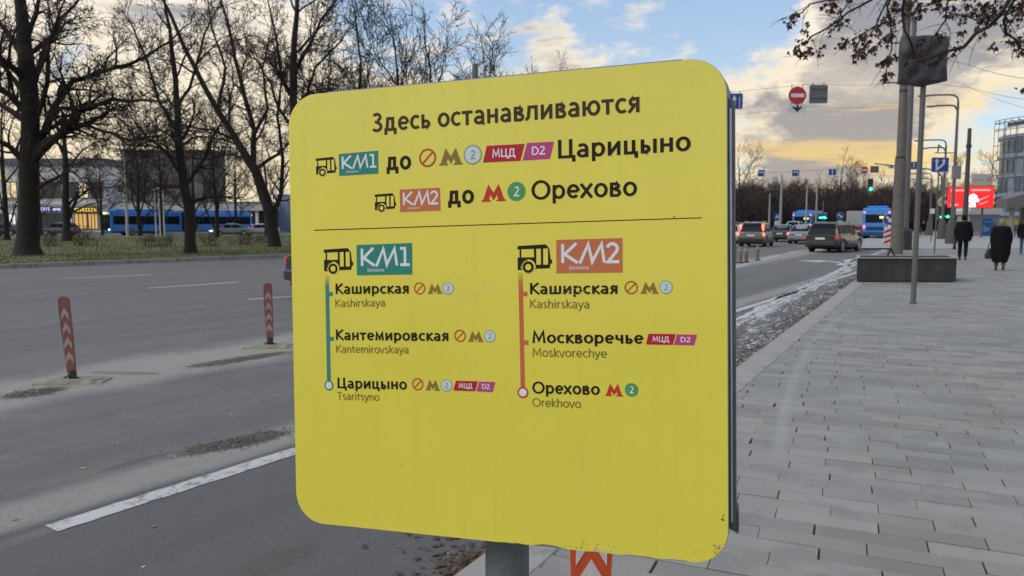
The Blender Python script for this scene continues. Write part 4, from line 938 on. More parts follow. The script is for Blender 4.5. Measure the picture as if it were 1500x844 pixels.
for j in range(N):
    for i in range(N):
        a = j * (N + 1) + i; fs.append((a, a + 1, a + N + 2, a + N + 1)); fs.append((K_ + a, K_ + a + N + 1, K_ + a + N + 2, K_ + a + 1))
for i in range(N):
    for (a, b2) in ((i, i + 1), (N * (N + 1) + i + 1, N * (N + 1) + i), ((i + 1) * (N + 1), i * (N + 1)), (i * (N + 1) + N, (i + 1) * (N + 1) + N)):
        fs.append((a, K_ + a, K_ + b2, b2))
mb = MB(); mb.add(vs, fs); mb.build('wrapping', mat('dark_sheeting', (.034, .036, .042), .5, 0, .35, 2.5, .5, 14), r, smooth=True)
mb = MB(); mb.tube([(xl, -.15, zT - .36), (0, -.165, zT - .38), (xr, -.15, zT - .34)], .006, 5); mb.build('cord', DARK, r)

# ------------------------------------------------------------------ poles
def pole(name, px, py, Z, rb, rt, m, label, cat, n=12, lean=0.0, group=None, top=None):
    b = gp(px, py, Z) if top is None else top[0]
    return b
# big stained concrete pole with a wider lower part; carries the first span wire
cb = gp(1313, 372, 0); CY = cb.y
r = empty('concrete_pole', cb, 0, 'thick rust-stained concrete pole rising behind the planter', 'pole')
mb = MB(); mb.tube([(0, 0, 0), (0, 0, 2.2), (0, 0, 4.7), (0, 0, 4.72)], [.30, .275, .25, .22], 18); mb.build('lower_shaft', CONC, r, smooth=True)
mb = MB(); mb.tube([(0, 0, 4.70), (0, 0, 9), (0, 0, 14.5)], [.205, .185, .15], 18); mb.build('upper_shaft', CONC, r, smooth=True)
for z_ in (4.72, 7.95, 8.9):
    mb = MB(); mb.tube([(0, 0, z_), (0, 0, z_ + .09)],   .24 if z_ < 5 else .205, 18); mb.build('collar', DARK, r, smooth=True)
for z_, l in ((8.4, .55), (10.3, .5)):
    mb = MB(); mb.box((-l, 0, z_), (l, .05, .06)); mb.build('bracket', DARK, r)
# darker twin pole close behind it
tb = gp(1324, 366, 0); r = empty('steel_pole', tb, 0, 'dark slimmer pole standing right behind the thick concrete pole', 'pole')
mb = MB(); mb.tube([(0, 0, 0), (0, 0, 5), (0, 0, 13)], [.20, .17, .13], 14); mb.build('shaft', GREYP, r, smooth=True)
mb = MB(); mb.tube([(0, 0, 0), (0, 0, 1.1), (0, 0, 1.25)], [.42, .40, .22], 12); mb.build('plinth', DARK, r, smooth=True)

def street_lamp(px, py, ztop_px, arms, label, base_h=1.9, boxy=None, rb=.13, scale=1):
    b = gp(px, py, 0); top = at(px, ztop_px, b.y).z
    r = empty('street_lamp', b, 0, label, 'street lamp', 'lamp posts along the pavement')
    mb = MB(); mb.tube([(0, 0, 0), (0, 0, base_h * .75), (0, 0, base_h)], [.42 * scale, .34 * scale, rb], 10); mb.build('plinth', mat('lamp_plinth', (.06, .06, .06), .8, 0, .2, 3), r, smooth=True)
    mb = MB(); mb.tube([(0, 0, base_h), (0, 0, top * .6), (0, 0, top - .5)], [rb, rb * .85, rb * .62], 10); mb.build('shaft', LAMPP, r, smooth=True)
    for (dx_, zz_, drop) in arms:
        P_ = [Vector((0, 0, top - .5 + zz_ - drop)), Vector((dx_ * .02, 0, top - .2 + zz_ - drop * .6)), Vector((dx_ * .12, 0, top - .03 + zz_)), Vector((dx_ * .3, 0, top + zz_)), Vector((dx_ * .7, 0, top + zz_ - .02)), Vector((dx_ * .88, 0, top + zz_ - .06))]
        mb = MB(); mb.tube(P_, rb * .5, 7); mb.build('arm', LAMPP, r, smooth=True)
        mb = MB(); mb.rbox((dx_ * 1.0, 0, top + zz_ - .08), (abs(dx_) * .28, .22, .11), .03); h_ = mb.build('lamp_head', LAMPP, r)
        mb = MB(); mb.box((dx_ * 1.0, 0, top + zz_ - .142), (abs(dx_) * .22, .16, .012)); mb.build('lens', mat('lamp_glass', (.5, .5, .48), .3, 0, 0), h_)
    if boxy:
        z0 = at(px, boxy, b.y).z; mb = MB(); mb.rbox((.02, -.18, z0), (.66, .16, .95), .03, rz=0); mb.build('cabinet', mat('grey_cabinet', (.22, .225, .23), .6, .1, .12, 2), r)
    return r, b, top
L1_, lb1, lt1 = street_lamp(1393, 357, 139, [(-2.55, 0, 0), (-2.0, -.75, .2)], 'nearest double-armed street lamp with a grey cabinet on its shaft', boxy=253)
mb = MB(); mb.box((-.75, 0, lt1 - 4.15), (1.5, .06, .06)); mb.tube([(-1.3, 0, lt1 - 4.1), (-1.25, 0, lt1 - 3.55), (-1.0, 0, lt1 - 3.8)], .05, 6); mb.build('bracket', DARK, L1_)
street_lamp(1379, 350, 205, [(-2.6, 0, 0), (-2.0, -.7, .2)], 'second double-armed street lamp, seen left of the nearest one and behind it', rb=.13)
street_lamp(1361, 345, 254, [(-2.6, 0, 0), (-2.1, -.6, .2)], 'third and farthest double-armed street lamp, beside the small white plate', rb=.12)
# dark leaning mast
mbb = gp(1412, 352, 0); mt = at(1420.5, 188, mbb.y); r = empty('dark_mast', mbb, 0, 'dark slightly leaning mast in front of the red screen', 'mast')
mb = MB(); mb.tube([(0, 0, 0), ((mt.x - mbb.x) * .5, 0, mt.z * .5), (mt.x - mbb.x, 0, mt.z)], [.24, .19, .15], 12); mb.build('shaft', mat('mast_dark', (.06, .055, .05), .8, 0, .2, 2), r, smooth=True)
mb = MB(); q = (mt.x - mbb.x); mb.tube([(q * .83, 0, mt.z * .83), (q * .855, 0, mt.z * .855)], .22, 12); mb.build('collar', DARK, r)
# tall white poles
for i, (px, pt, py, rr, lab) in enumerate(((1142.5, 254, 346, .14, 'tall pale pole with a blue and striped road sign at its left'), (1180, 270, 345, .11, 'pale pole behind the blue bus on the left carriageway'), (1194.5, 262, 345, .11, 'pale pole between the blue bus and the green arrow light'), (1126, 282, 347, .10, 'short pale pole left of the tallest pale pole'))):
    b = gp(px, py, RD); t_ = at(px + .8, pt, b.y).z; r = empty('pale_pole', b, 0, lab, 'pole', 'pale poles beyond the cars'); mb = MB(); mb.tube([(0, 0, 0), (0, 0, t_ * .5), (0, 0, t_)], [rr * 1.15, rr, rr * .7], 10); mb.build('shaft', mat('pale_galvanised', (.30, .30, .29), .6, .2, .12, 1), r, smooth=True)
    mb = MB(); mb.tube([(0, 0, 0), (0, 0, .5)], rr * 1.9, 10); mb.build('plinth', GREYP, r, smooth=True)
# span-wire pole hidden behind the sign, its top shows above it
b = at(697, 330, 36); r = empty('span_wire_pole', (b.x, 36, RD), 0, 'grey pole whose top pokes up just above the upper edge of the yellow sign', 'pole'); tz = at(697, 94, 36).z
mb = MB(); mb.tube([(0, 0, 0), (0, 0, tz * .5), (0, 0, tz - RD)], [.2, .17, .14], 12); mb.build('shaft', GREYP, r, smooth=True); SPX = b.x
mb = MB(); mb.tube([(0, 0, 0), (0, 0, .6)], .32, 12); mb.build('plinth', CONC, r)

# ------------------------------------------------------------------ overhead signs on span wires
SP = CY + .35
w0 = at(697, 150, 36); w1 = at(1317, 118, CY)
def wire(pts, name, label, rad=.012, group=None):
    P_ = [];
    for a, b in zip(pts[:-1], pts[1:]):
        for k in range(14):
            u = k / 14; q = Vector(a).lerp(Vector(b), u); q.z -= .12 * 4 * u * (1 - u) * (1 if (Vector(a) - Vector(b)).length > 4 else 0); P_.append(q)
    P_.append(Vector(pts[-1])); mb = MB(); mb.tube(P_, rad, 5); o = mb.build(name, DARK); tag(o, label, 'cable', group); return o
wl = [Vector((SPX, 36, w0.z)), at(1078, 136, 37.2), at(1168, 127, 37.5), at(1199, 124, 37.6), Vector((cb.x, CY, 8.4))]
wire([(v.x, v.y, v.z + .05) for v in wl], 'span_wire', 'upper thin cable carrying the no entry sign', .007, 'span wires')
wire([(v.x, v.y, v.z - 1.05) for v in wl], 'span_wire', 'lower thin cable steadying the no entry sign', .005, 'span wires')
UPA = [(-.05, 0), (.05, 0), (.05, .46), (.13, .46), (0, .74), (-.13, .46), (-.05, .46)]
def hang(px0, px1, py0, py1, Y, label, kind, group=None, cat='road sign', rz=0.0):
    c = at((px0 + px1) / 2, (py0 + py1) / 2, Y); W_ = (px1 - px0) * Y / F * 1.0; H_ = (py1 - py0) * Y / F
    r = empty('overhead_sign', c, rz, label, cat, group)
    def plate(m, x0, x1, z0, z1, y0, y1, nm, rad=.06):
        mb = MB(); mb.prism(rrect(x0, z0, x1, z1, min(rad, (z1 - z0) * .3), 3), (0, y1, 0), (1, 0, 0), (0, 0, 1), y1 - y0); return mb.build(nm, m, r)
    def poly(pts, y, m, nm, s=1, ox=0, oz=0):
        mb = MB(); mb.prism([(ox + a * s, oz + b_ * s) for a, b_ in pts], (0, y, 0), (1, 0, 0), (0, 0, 1), .006); return mb.build(nm, m, r)
    if kind in ('up', 'up2', 'upleft', 'left'):
        plate(SIGNWHITE, -W_ / 2, W_ / 2, -H_ / 2, H_ / 2, -.02, .02, 'plate'); plate(SIGNBLUE, -W_ / 2 + .03, W_ / 2 - .03, -H_ / 2 + .03, H_ / 2 - .03, -.0245, -.021, 'blue_face')
        if kind == 'up2': poly(UPA, -.026, SIGNWHITE, 'arrow', H_ * 1.1, -.07 * W_, -H_ * .42); poly([(-.02, 0), (.02, 0), (.02, .7), (-.02, .7)], -.026, SIGNWHITE, 'lane_mark', H_, W_ * .27, -H_ * .42)
        elif kind == 'up': poly(UPA, -.026, SIGNWHITE, 'arrow', H_ * 1.1, 0, -H_ * .4)
        else: poly([(.30, -.38), (.40, -.38), (.40, .22), (-.18, .22), (-.18, .34), (-.40, .16), (-.18, -.02), (-.18, .10), (.30, .10)], -.026, SIGNWHITE, 'arrow', min(W_, H_), 0, 0)
    elif kind == 'noentry':
        for rad_, y0, m, nm in ((H_ / 2, .02, SIGNWHITE, 'disc'), (H_ / 2 * .95, -.002, SIGNRED, 'red_face')):
            mb = MB(); mb.tube([(0, y0, 0), (0, y0 - .026, 0)], rad_, 32); mb.build(nm, m, r)
        poly([(-.36, -.10), (.36, -.10), (.36, .10), (-.36, .10)], -.030, SIGNWHITE, 'bar', H_)
    elif kind == 'back':
        mb = MB(); mb.prism(rrect(-W_ / 2, -H_ / 2, W_ / 2, H_ / 2, .07, 3), (0, .02, 0), (1, 0, 0), (0, 0, 1), .04); mb.build('back_plate', SIGNBACK, r)
        for z_ in (-H_ * .22, H_ * .28): mb = MB(); mb.box((0, -.035, z_), (W_ * .96, .03, .05)); mb.build('channel', mat('sign_channel', (.10, .105, .11), .6, .2, .1), r)
    elif kind == 'arrowplate':
        plate(SIGNWHITE, -W_ / 2, W_ / 2, -H_ / 2, H_ / 2, -.02, .02, 'plate')
        poly([(-.14, .5), (.14, .5), (.14, .12), (.62, .36), (.62, .12), (0, -.46), (-.62, .12), (-.62, .36), (-.14, .12)], -.0265, BLACKP, 'arrow', H_ * .92)
    for x in (-W_ * .3, W_ * .3):
        mb = MB(); mb.box((x, .04, H_ * .5 + .0), (.03, .03, .22)); mb.build('hanger', DARK, r)
    return r
G1 = 'signs on the near span wire'; G2 = 'small signs on the far span wire'
hang(1066, 1088, 137, 160, 37.2, 'blue lane sign with a white up arrow, partly behind the yellow sign', 'up2', G1)
hang(1155, 1181, 127, 153, 37.5, 'large round red no entry sign hanging over the road', 'noentry', G1)
hang(1154.5, 1180.5, 153.5, 165, 37.5, 'small white plate with a black down arrow below the large round sign', 'arrowplate', G1)
hang(1186, 1212, 125, 151, 37.6, 'blank grey back of a square sign right of the large no entry sign', 'back', G1)
FY = 84
hang(1110, 1120.5, 249, 259, FY, 'small blue sign with a bent left arrow, leftmost on the far wire', 'left', G2)
hang(1160, 1171, 249, 258.5, FY, 'small blue sign with left arrow above the pale poles, second on the far wire', 'left', G2)
hang(1213.5, 1225, 247.5, 257, FY, 'small blue sign with straight up arrow, third on the far wire', 'up', G2)
hang(1260.5, 1272.5, 244, 254.5, FY, 'small round no entry sign on the far wire', 'noentry', G2)
hang(1261, 1272, 254.8, 257.5, FY, 'thin white plate under the small no entry sign', 'arrowplate', G2)
hang(1275, 1287, 243.5, 253, FY, 'small grey sign back right of the small no entry sign', 'back', G2)
hang(1300, 1311, 243, 247, FY, 'narrow white plate on the far wire left of the concrete pole', 'arrowplate', G2)
hang(1334, 1343, 237, 248.5, FY, 'small blue sign just left of the covered sign post', 'up', G2)
fw = [at(1000, 262, FY), at(1100, 253, FY), at(1240, 246, FY), at(1380, 236, FY)]
wire(fw, 'span_wire', 'far thin cable carrying the small blue signs', .015, 'span wires')
for a, b, c, d in ((1383, 130, 1500, 152), (1390, 75, 1500, 105), (1240, 330 - 52, 1386, 330 - 50)):
    pass
wire([at(1317, 60, CY), at(1420, 95, 30), at(1540, 118, 22)], 'overhead_cable', 'thin dark cable running up right from the concrete pole', .008, 'overhead cables')
wire([at(1315, 108, CY), at(1420, 128, 30), at(1560, 150, 24)], 'overhead_cable', 'lower thin cable running right from the concrete pole', .007, 'overhead cables')
wire([at(1404, 120, 55), at(1500, 158, 40), at(1600, 185, 32)], 'overhead_cable', 'thin cable sagging right of the nearest street lamp', .008, 'overhead cables')

# ------------------------------------------------------------------ traffic lights and small signs
def light(px, py, Y, label, w_=.34, arrow=False, red=False):
    c = at(px, py, Y); r = empty('traffic_light', c, 0, label, 'traffic light')
    mb = MB(); mb.rbox((0, 0, 0), (w_ * 1.3, .2, w_ * 3.3), .04); mb.build('housing', mat('signal_housing', (.03, .032, .032), .6, 0, .1), r)
    mb = MB(); mb.prism([(-w_ * .72, -w_ * 1.8), (w_ * .72, -w_ * 1.8), (w_ * .72, w_ * 1.8), (-w_ * .72, w_ * 1.8)], (0, .125, 0), (1, 0, 0), (0, 0, 1), .02); mb.build('backboard', mat('backboard_white', (.35, .35, .34), .6, 0, .05), r)
    for k, m in ((1, mat('red_lens_off', (.10, .01, .01), .3, 0, 0)), (0, mat('amber_lens_off', (.12, .06, .01), .3, 0, 0)), (-1, GREENON)):
        mb = MB(); mb.tube([(0, -.1, k * w_), (0, -.112, k * w_)], w_ * .42, 16); mb.build('lens', m, r)
        mb = MB(); q = arc(0, k * w_, w_ * .46, w_ * .46, 10, 170, 10)
        for a, b in zip(q[:-1], q[1:]): mb.add([(a[0], -.1, a[1]), (b[0], -.1, b[1]), (b[0], -.28, b[1]), (a[0], -.28, a[1])], [(0, 1, 2, 3)])
        mb.build('visor', DARK, r)
    if arrow:
        mb = MB(); mb.rbox((w_ * 1.35, 0, -w_), (w_ * 1.1, .18, w_ * 1.1), .03); mb.build('side_housing', _M['signal_housing'], r)
        mb = MB(); mb.prism([(-.4, -.12), (0, -.12), (0, -.34), (.42, 0), (0, .34), (0, .12), (-.4, .12)], (w_ * 1.35, -.095, -w_), (w_, 0, 0), (0, 0, w_), .012); mb.build('arrow_lens', GREENON, r)
    return r, c
light(1275, 271.5, FY, 'small traffic light hanging from the far wire showing green', .42)
ra, ca = light(1379, 311, 72, 'traffic light with green lamp and green arrow box below the yellow diamond', .42, True)
mb = MB(); mb.tube([(.0, .16, -ca.z), (0, .16, 0), (0, .16, 3.3), (-.6, .16, 4.0), (-6.5, .16, 4.6)], [.10, .09, .08, .07, .05], 8); mb.build('support_pole', LAMPP, ra, smooth=True)
dc = at(1379.5, 296, 71.8); r = empty('priority_sign', dc, 0, 'yellow diamond priority sign above the traffic light', 'road sign'); mb = MB(); s_ = .52
mb.prism([(0, -s_), (s_, 0), (0, s_), (-s_, 0)], (0, .02, 0), (1, 0, 0), (0, 0, 1), .03); mb.build('plate', SIGNWHITE, r)
mb = MB(); s_ = .36; mb.prism([(0, -s_), (s_, 0), (0, s_), (-s_, 0)], (0, -.012, 0), (1, 0, 0), (0, 0, 1), .006); mb.build('yellow_face', mat('priority_yellow', (.5, .33, .06), .5, 0, .05), r)
c = at(1206, 319, 92); r = empty('green_arrow_light', c, 0, 'green arrow signal glowing over the car roofs beyond the dark estate car', 'traffic light'); mb = MB(); mb.rbox((0, .1, 0), (1.0, .2, .45), .05); mb.build('housing', _M['signal_housing'], r)
mb = MB(); mb.prism([(-1.2, -.18), (.1, -.2), (.1, -.42), (.75, 0), (.1, .42), (.1, .2), (-1.2, .18)], (0.05, -.02, 0), (.48, 0, 0), (0, 0, .38), .02); mb.build('arrow_lens', GREENON, r)
mb = MB(); mb.tube([(0, .15, -c.z + RD), (0, .15, 2.0)], .08, 8); mb.build('support_pole', LAMPP, r)
# two-arrow sign on a thin pole
b = gp(1369.5, 371.5, 0); r = empty('lane_arrow_sign', b, 0, 'blue sign with two white arrows, one forking right, on a thin pole', 'road sign'); zc = at(1371, 241.5, b.y).z
mb = MB(); mb.tube([(0, .05, 0), (.02, .05, zc + .3)], .035, 8); mb.build('pole', GREYP, r, smooth=True)
W_ = .88; H_ = .74; mb = MB(); mb.prism(rrect(-W_ / 2, zc - H_ / 2, W_ / 2, zc + H_ / 2, .05, 3), (0.03, .015, 0), (1, 0, 0), (0, 0, 1), .03); mb.build('plate', SIGNWHITE, r)
mb = MB(); mb.prism(rrect(-W_ / 2 + .025, zc - H_ / 2 + .025, W_ / 2 - .025, zc + H_ / 2 - .025, .04, 3), (0.03, -.018, 0), (1, 0, 0), (0, 0, 1), .006); mb.build('blue_face', SIGNBLUE, r)
def spoly(pts, nm): mb = MB(); mb.prism(pts, (.03, -.026, zc), (1, 0, 0), (0, 0, 1), .006); mb.build(nm, SIGNWHITE, r)
spoly([(-.22, -.28), (-.13, -.28), (-.13, .16), (-.06, .16), (-.175, .30), (-.29, .16), (-.22, .16)], 'arrow')
for q in ([(-.12, -.27), (-.12, -.15), (.13, .06), (.13, .16), (.06, .16), (.175, .30), (.29, .16), (.22, .16), (.22, .02)],): spoly(q, 'arrow')
# keep-left discs over striped boards
def island_sign(px, py_b, py_t, Y, disc, label):
    b = at(px, py_b, Y); r = empty('keep_side_sign', (b.x, Y, RD if b.z < .3 else b.z), 0, label, 'road sign', 'round blue signs over striped boards'); base_z = r.location.z
    zt_ = at(px, py_t, Y).z - base_z; rad_ = .42
    mb = MB(); mb.tube([(0, .06, 0), (0, .06, zt_ - .3)], .04, 8); mb.build('pole', LAMPP, r)
    if disc == 'round':
        mb = MB(); mb.tube([(0, .03, zt_ - rad_), (0, 0, zt_ - rad_)], rad_, 24); mb.build('disc', SIGNWHITE, r); mb = MB(); mb.tube([(0, -.002, zt_ - rad_), (0, -.01, zt_ - rad_)], rad_ * .93, 24); mb.build('blue_face', SIGNBLUE, r)
        mb = MB(); mb.prism([(-.5, .28), (-.28, .5), (.18, .04), (.36, .2), (.44, -.44), (-.2, -.36), (-.02, -.16)], (0, -.013, zt_ - rad_), (.5, 0, 0), (0, 0, .5), .006); mb.build('arrow', SIGNWHITE, r)
    else:
        mb = MB(); mb.prism(rrect(-.42, zt_ - .84, .42, zt_, .05, 2), (0, .03, 0), (1, 0, 0), (0, 0, 1), .03); mb.build('plate', SIGNBLUE, r)
        mb = MB(); mb.prism([(-.24, -.12), (-.12, -.24), (0, -.05), (.12, -.24), (.24, -.12), (0, .24)], (0, -.006, zt_ - .42), (1, 0, 0), (0, 0, 1), .006); mb.build('arrow', SIGNWHITE, r)
    z1_ = zt_ - .92; h_ = min(1.5, z1_ - .15); w_ = .30
    mb = MB(); mb.box((0, .015, z1_ - h_ / 2), (w_ * 2, .03, h_)); mb.build('board', SIGNWHITE, r)
    k = 0; z_ = z1_ - h_ + .02
    while z_ + .42 < z1_:
        mb = MB(); mb.prism([(-w_ + .01, z_), (w_ - .01, z_ + .22), (w_ - .01, z_ + .40), (-w_ + .01, z_ + .18)], (0, -.003, 0), (1, 0, 0), (0, 0, 1), .006); mb.build('stripe', SIGNRED, r); z_ += .36
    return r
island_sign(1138, 341, 312, 90, 'square', 'square blue sign over a red and white board beside the tallest pale pole')
island_sign(1230, 344, 311, 84, 'round', 'round blue sign over a striped board above the dark estate car roof')
island_sign(1300.5, 360, 312.5, 52, 'round', 'round blue sign over a striped board between the blue bus and the concrete pole')
c = at(1366, 309.5, 60); r = empty('small_plate_sign', (c.x, 60, 0), 0, 'small plain white plate on a thin post left of the traffic light', 'road sign'); mb = MB(); mb.rbox((0, 0, c.z), (.36, .03, .4), .01); mb.build('plate', SIGNWHITE, r); mb = MB(); mb.tube([(0, .04, 0), (0, .04, c.z + .3)], .04, 8); mb.build('pole', GREYP, r)

# ------------------------------------------------------------------ red video screen, roof board, kiosk, poster
SY = 78; c = at(1421.5, 289, SY); W_ = 67 * SY / F; H_ = 30 * SY / F
r = empty('video_screen', (c.x, SY, 0), 0, 'glowing red video screen with a white figure on it', 'screen')
mb = MB(); mb.rbox((0, .12, c.z), (W_ + .12, .3, H_ + .12), .12); mb.build('case', DARK, r)
mb = MB(); mb.prism(rrect(-W_ / 2, c.z - H_ / 2, W_ / 2, c.z + H_ / 2, .18, 4), (0, -.035, 0), (1, 0, 0), (0, 0, 1), .01); mb.build('display', mat('led_red', (.3, .01, .01), .5, 0, 0, emit=(1, .016, .02), es=.95), r)
LW = mat('led_white', (.5, .5, .5), .5, 0, 0, emit=(1, .82, .80), es=.95); LP_ = mat('led_pink', (.5, .2, .2), .5, 0, 0, emit=(1, .22, .2), es=.95)
def sp(pts, m, nm): mb = MB(); mb.prism([(x * W_, c.z + z * H_) for x, z in pts], (0, -.047, 0), (1, 0, 0), (0, 0, 1), .006); mb.build(nm, m, r)
sp([(-.03, -.48), (.12, -.48), (.11, -.20), (.17, -.26), (.19, -.18), (.13, .08), (.08, .16), (.02, .16), (-.03, .08), (-.06, -.20), (-.02, -.22)], LW, 'figure'); sp([(.03, .17), (.075, .17), (.09, .26), (.05, .33), (.015, .26)], mat('led_dark_red', (.2, .02, .02), .5, 0, 0, emit=(.45, .04, .03), es=.9), 'head'); sp([(.15, -.22), (.38, .02), (.39, .07), (.16, -.12)], LP_, 'bar_graphic'); sp([(.2, -.38), (.38, -.22), (.38, -.18), (.2, -.32)], LP_, 'bar_graphic')
for x0, x1, z_ in ((-.44, -.10, .33), (.0, .42, .35), (-.44, -.26, -.36)): sp([(x0, z_ - .05), (x1, z_ - .05), (x1, z_ + .04), (x0, z_ + .04)], LP_, 'caption')
for x in (-W_ * .3, W_ * .3): mb = MB(); mb.tube([(x, .2, 0), (x, .2, c.z - H_ / 2)], .11, 8); mb.build('leg', GREYP, r)
c2 = at(1438.5, 263, 98); r = empty('roof_board', (c2.x, 98, 0), 0, 'white advertising board on a yellow base above the red screen', 'billboard'); W2 = 29 * 98 / F; H2 = 16 * 98 / F
mb = MB(); mb.box((0, .1, c2.z), (W2, .2, H2)); mb.build('board', mat('board_white', (.42, .42, .42), .5, 0, .05), r)
mb = MB(); mb.box((0, .0, c2.z - H2 * .72), (W2 * 1.15, .5, H2 * .38)); mb.build('yellow_base', mat('board_yellow', (.42, .24, .03), .6, 0, .1), r)
mb = MB()
for q in stroke_polys(arc(W2 * .36, c2.z, .22, .22, 0, 360, 14), .05): mb.prism([(p.x, p.y) for p in q], (0, -.012, 0), (1, 0, 0), (0, 0, 1), .004)
mb.build('red_ring', SIGNRED, r)
mb = MB()
for k in range(9): mb.box((-W2 * .42 + k * .15, -.006, c2.z - .02), (.09, .008, .17 + .05 * (k % 2)))
mb.build('faint_writing', mat('faint_red', (.35, .22, .21), .6, 0, 0), r)
for x in (-W2 * .4, W2 * .4): mb = MB(); mb.tube([(x, .2, 0), (x, .2, c2.z)], .12, 8); mb.build('leg', GREYP, r)
kc = gp(1441, 345.5, 0); KY = kc.y; W3 = 46 * KY / F; kz = at(1441, 304, KY).z
r = empty('kiosk', kc, 0, 'pale grey street kiosk with a rounded roof behind the two walkers', 'kiosk')
KW = mat('kiosk_panel', (.30, .30, .30), .6, .1, .08, 2); mb = MB(); mb.rbox((0, 1.3, kz * .40), (W3 * .96, 2.4, kz * .8), .05); mb.build('body', KW, r)
mb = MB(); P_ = [(-W3 * .54, 0), (W3 * .54, 0), (W3 * .54, .35), (W3 * .47, .75), (-W3 * .47, .75), (-W3 * .54, .35)]; mb.prism([(x, kz - .8 + z) for x, z in P_], (0, 2.8, 0), (1, 0, 0), (0, 0, 1), 3.0); mb.build('roof', mat('kiosk_roof', (.42, .42, .41), .5, 0, .08, 2), r)
for k in range(4): mb = MB(); mb.box((-W3 * .36 + k * W3 * .24, .075, kz * .42), (W3 * .20, .05, kz * .5)); mb.build('shutter', mat('kiosk_shutter', (.20, .20, .20), .6, .3, .1, 3), r)
pc_ = gp(1439.5, 347, 0); r = empty('poster_stand', (pc_.x, pc_.y - .6, 0), 0, 'upright blue poster panel standing before the kiosk', 'poster'); pz = at(1440, 319.5, pc_.y).z
mb = MB(); mb.rbox((0, 0, pz / 2 + .05), (14.5 * pc_.y / F, .2, pz - .1), .04); mb.build('frame', mat('poster_blue', (.02, .14, .42), .5, 0, .2, 1.5), r)
mb = MB(); mb.prism([(-.4, .5), (.3, .7), (.42, 1.1), (-.1, 1.0), (-.42, 1.3)], (0, -.104, 0), (1, 0, 0), (0, 0, 1), .006); mb.prism([(-.3, 1.5), (.4, 1.55), (.4, 1.7), (-.3, 1.65)], (0, -.104, 0), (1, 0, 0), (0, 0, 1), .006); mb.build('poster_shapes', mat('poster_pale', (.18, .34, .55), .5, 0, .2, 3), r)
# foreground of the far plaza: yellow-topped barrier
yc = gp(1487, 347, 0); r = empty('banner_fence', (yc.x, yc.y, 0), 0, 'yellow banner above a low rail at the right edge behind the grey-haired walker', 'banner')
mb = MB(); z_ = at(1487, 325.5, yc.y).z; mb.box((0, 0, z_), (3.2, .06, .62)); mb.build('banner', mat('banner_yellow', (.50, .40, .05), .6, 0, .1), r)
for k in range(5): mb = MB(); mb.tube([(-1.5 + k * .75, .05, 0), (-1.5 + k * .75, .05, z_)], .05, 6); mb.build('post', DARK, r)
mb = MB(); mb.box((0, .05, .75), (3.2, .05, .06)); mb.build('rail', DARK, r)

# ------------------------------------------------------------------ vehicles
def loft(mb, rings, close=True, caps=True):
    n = len(rings[0]); vs = [p for r_ in rings for p in r_]; fs = []
    for i in range(len(rings) - 1):
        for k in range(n if close else n - 1):
            k2 = (k + 1) % n; fs.append((i * n + k, i * n + k2, (i + 1) * n + k2, (i + 1) * n + k))
    if caps: fs.append(tuple(range(n))[::-1]); fs.append(tuple((len(rings) - 1) * n + k for k in range(n)))
    mb.add(vs, fs)
def interp(tab, x):
    for (a, va), (b, vb) in zip(tab[:-1], tab[1:]):
        if a <= x <= b: u = (x - a) / (b - a) if b > a else 0; return va + (vb - va) * u
    return tab[0][1] if x < tab[0][0] else tab[-1][1]
def wheel(r, x, y, rad, w_, side):
    mb = MB(); ys = [(-w_ / 2, rad * .72), (-w_ / 2 * 1.0, rad * .93), (-w_ / 2 * .8, rad), (w_ / 2 * .8, rad), (w_ / 2, rad * .93), (w_ / 2, rad * .72)]
    rings = [[Vector((x + q * math.cos(2 * PI * k / 24), y + yy, rad + q * math.sin(2 * PI * k / 24))) for k in range(24)] for yy, q in ys]
    loft(mb, rings); t_ = mb.build('wheel', RUBBER, r, smooth=True)
    mb = MB(); yo = y + side * (w_ / 2 + .004)
    mb.tube([(x, yo - side * .02, rad), (x, yo, rad)], rad * .16, 12)
    for k in range(5):
        a = 2 * PI * k / 5 + .3; d = Vector((math.cos(a), 0, math.sin(a))); q = Vector((-d.z, 0, d.x)); c = Vector((x, yo, rad))
        mb.add([c + d * rad * .12 - q * .04, c + d * rad * .12 + q * .04, c + d * rad * .66 + q * .055, c + d * rad * .66 - q * .055], [(0, 1, 2, 3)])
    q0 = [c_ for c_ in arc(0, 0, rad * .67, rad * .67, 0, 360, 20)]
    for a, b in zip(q0[:-1], q0[1:]): mb.add([(x + a[0], yo, rad + a[1]), (x + b[0], yo, rad + b[1]), (x + b[0] * 1.09, yo, rad + b[1] * 1.09), (x + a[0] * 1.09, yo, rad + a[1] * 1.09)], [(0, 1, 2, 3)])
    mb.build('rim', RIM, t_)
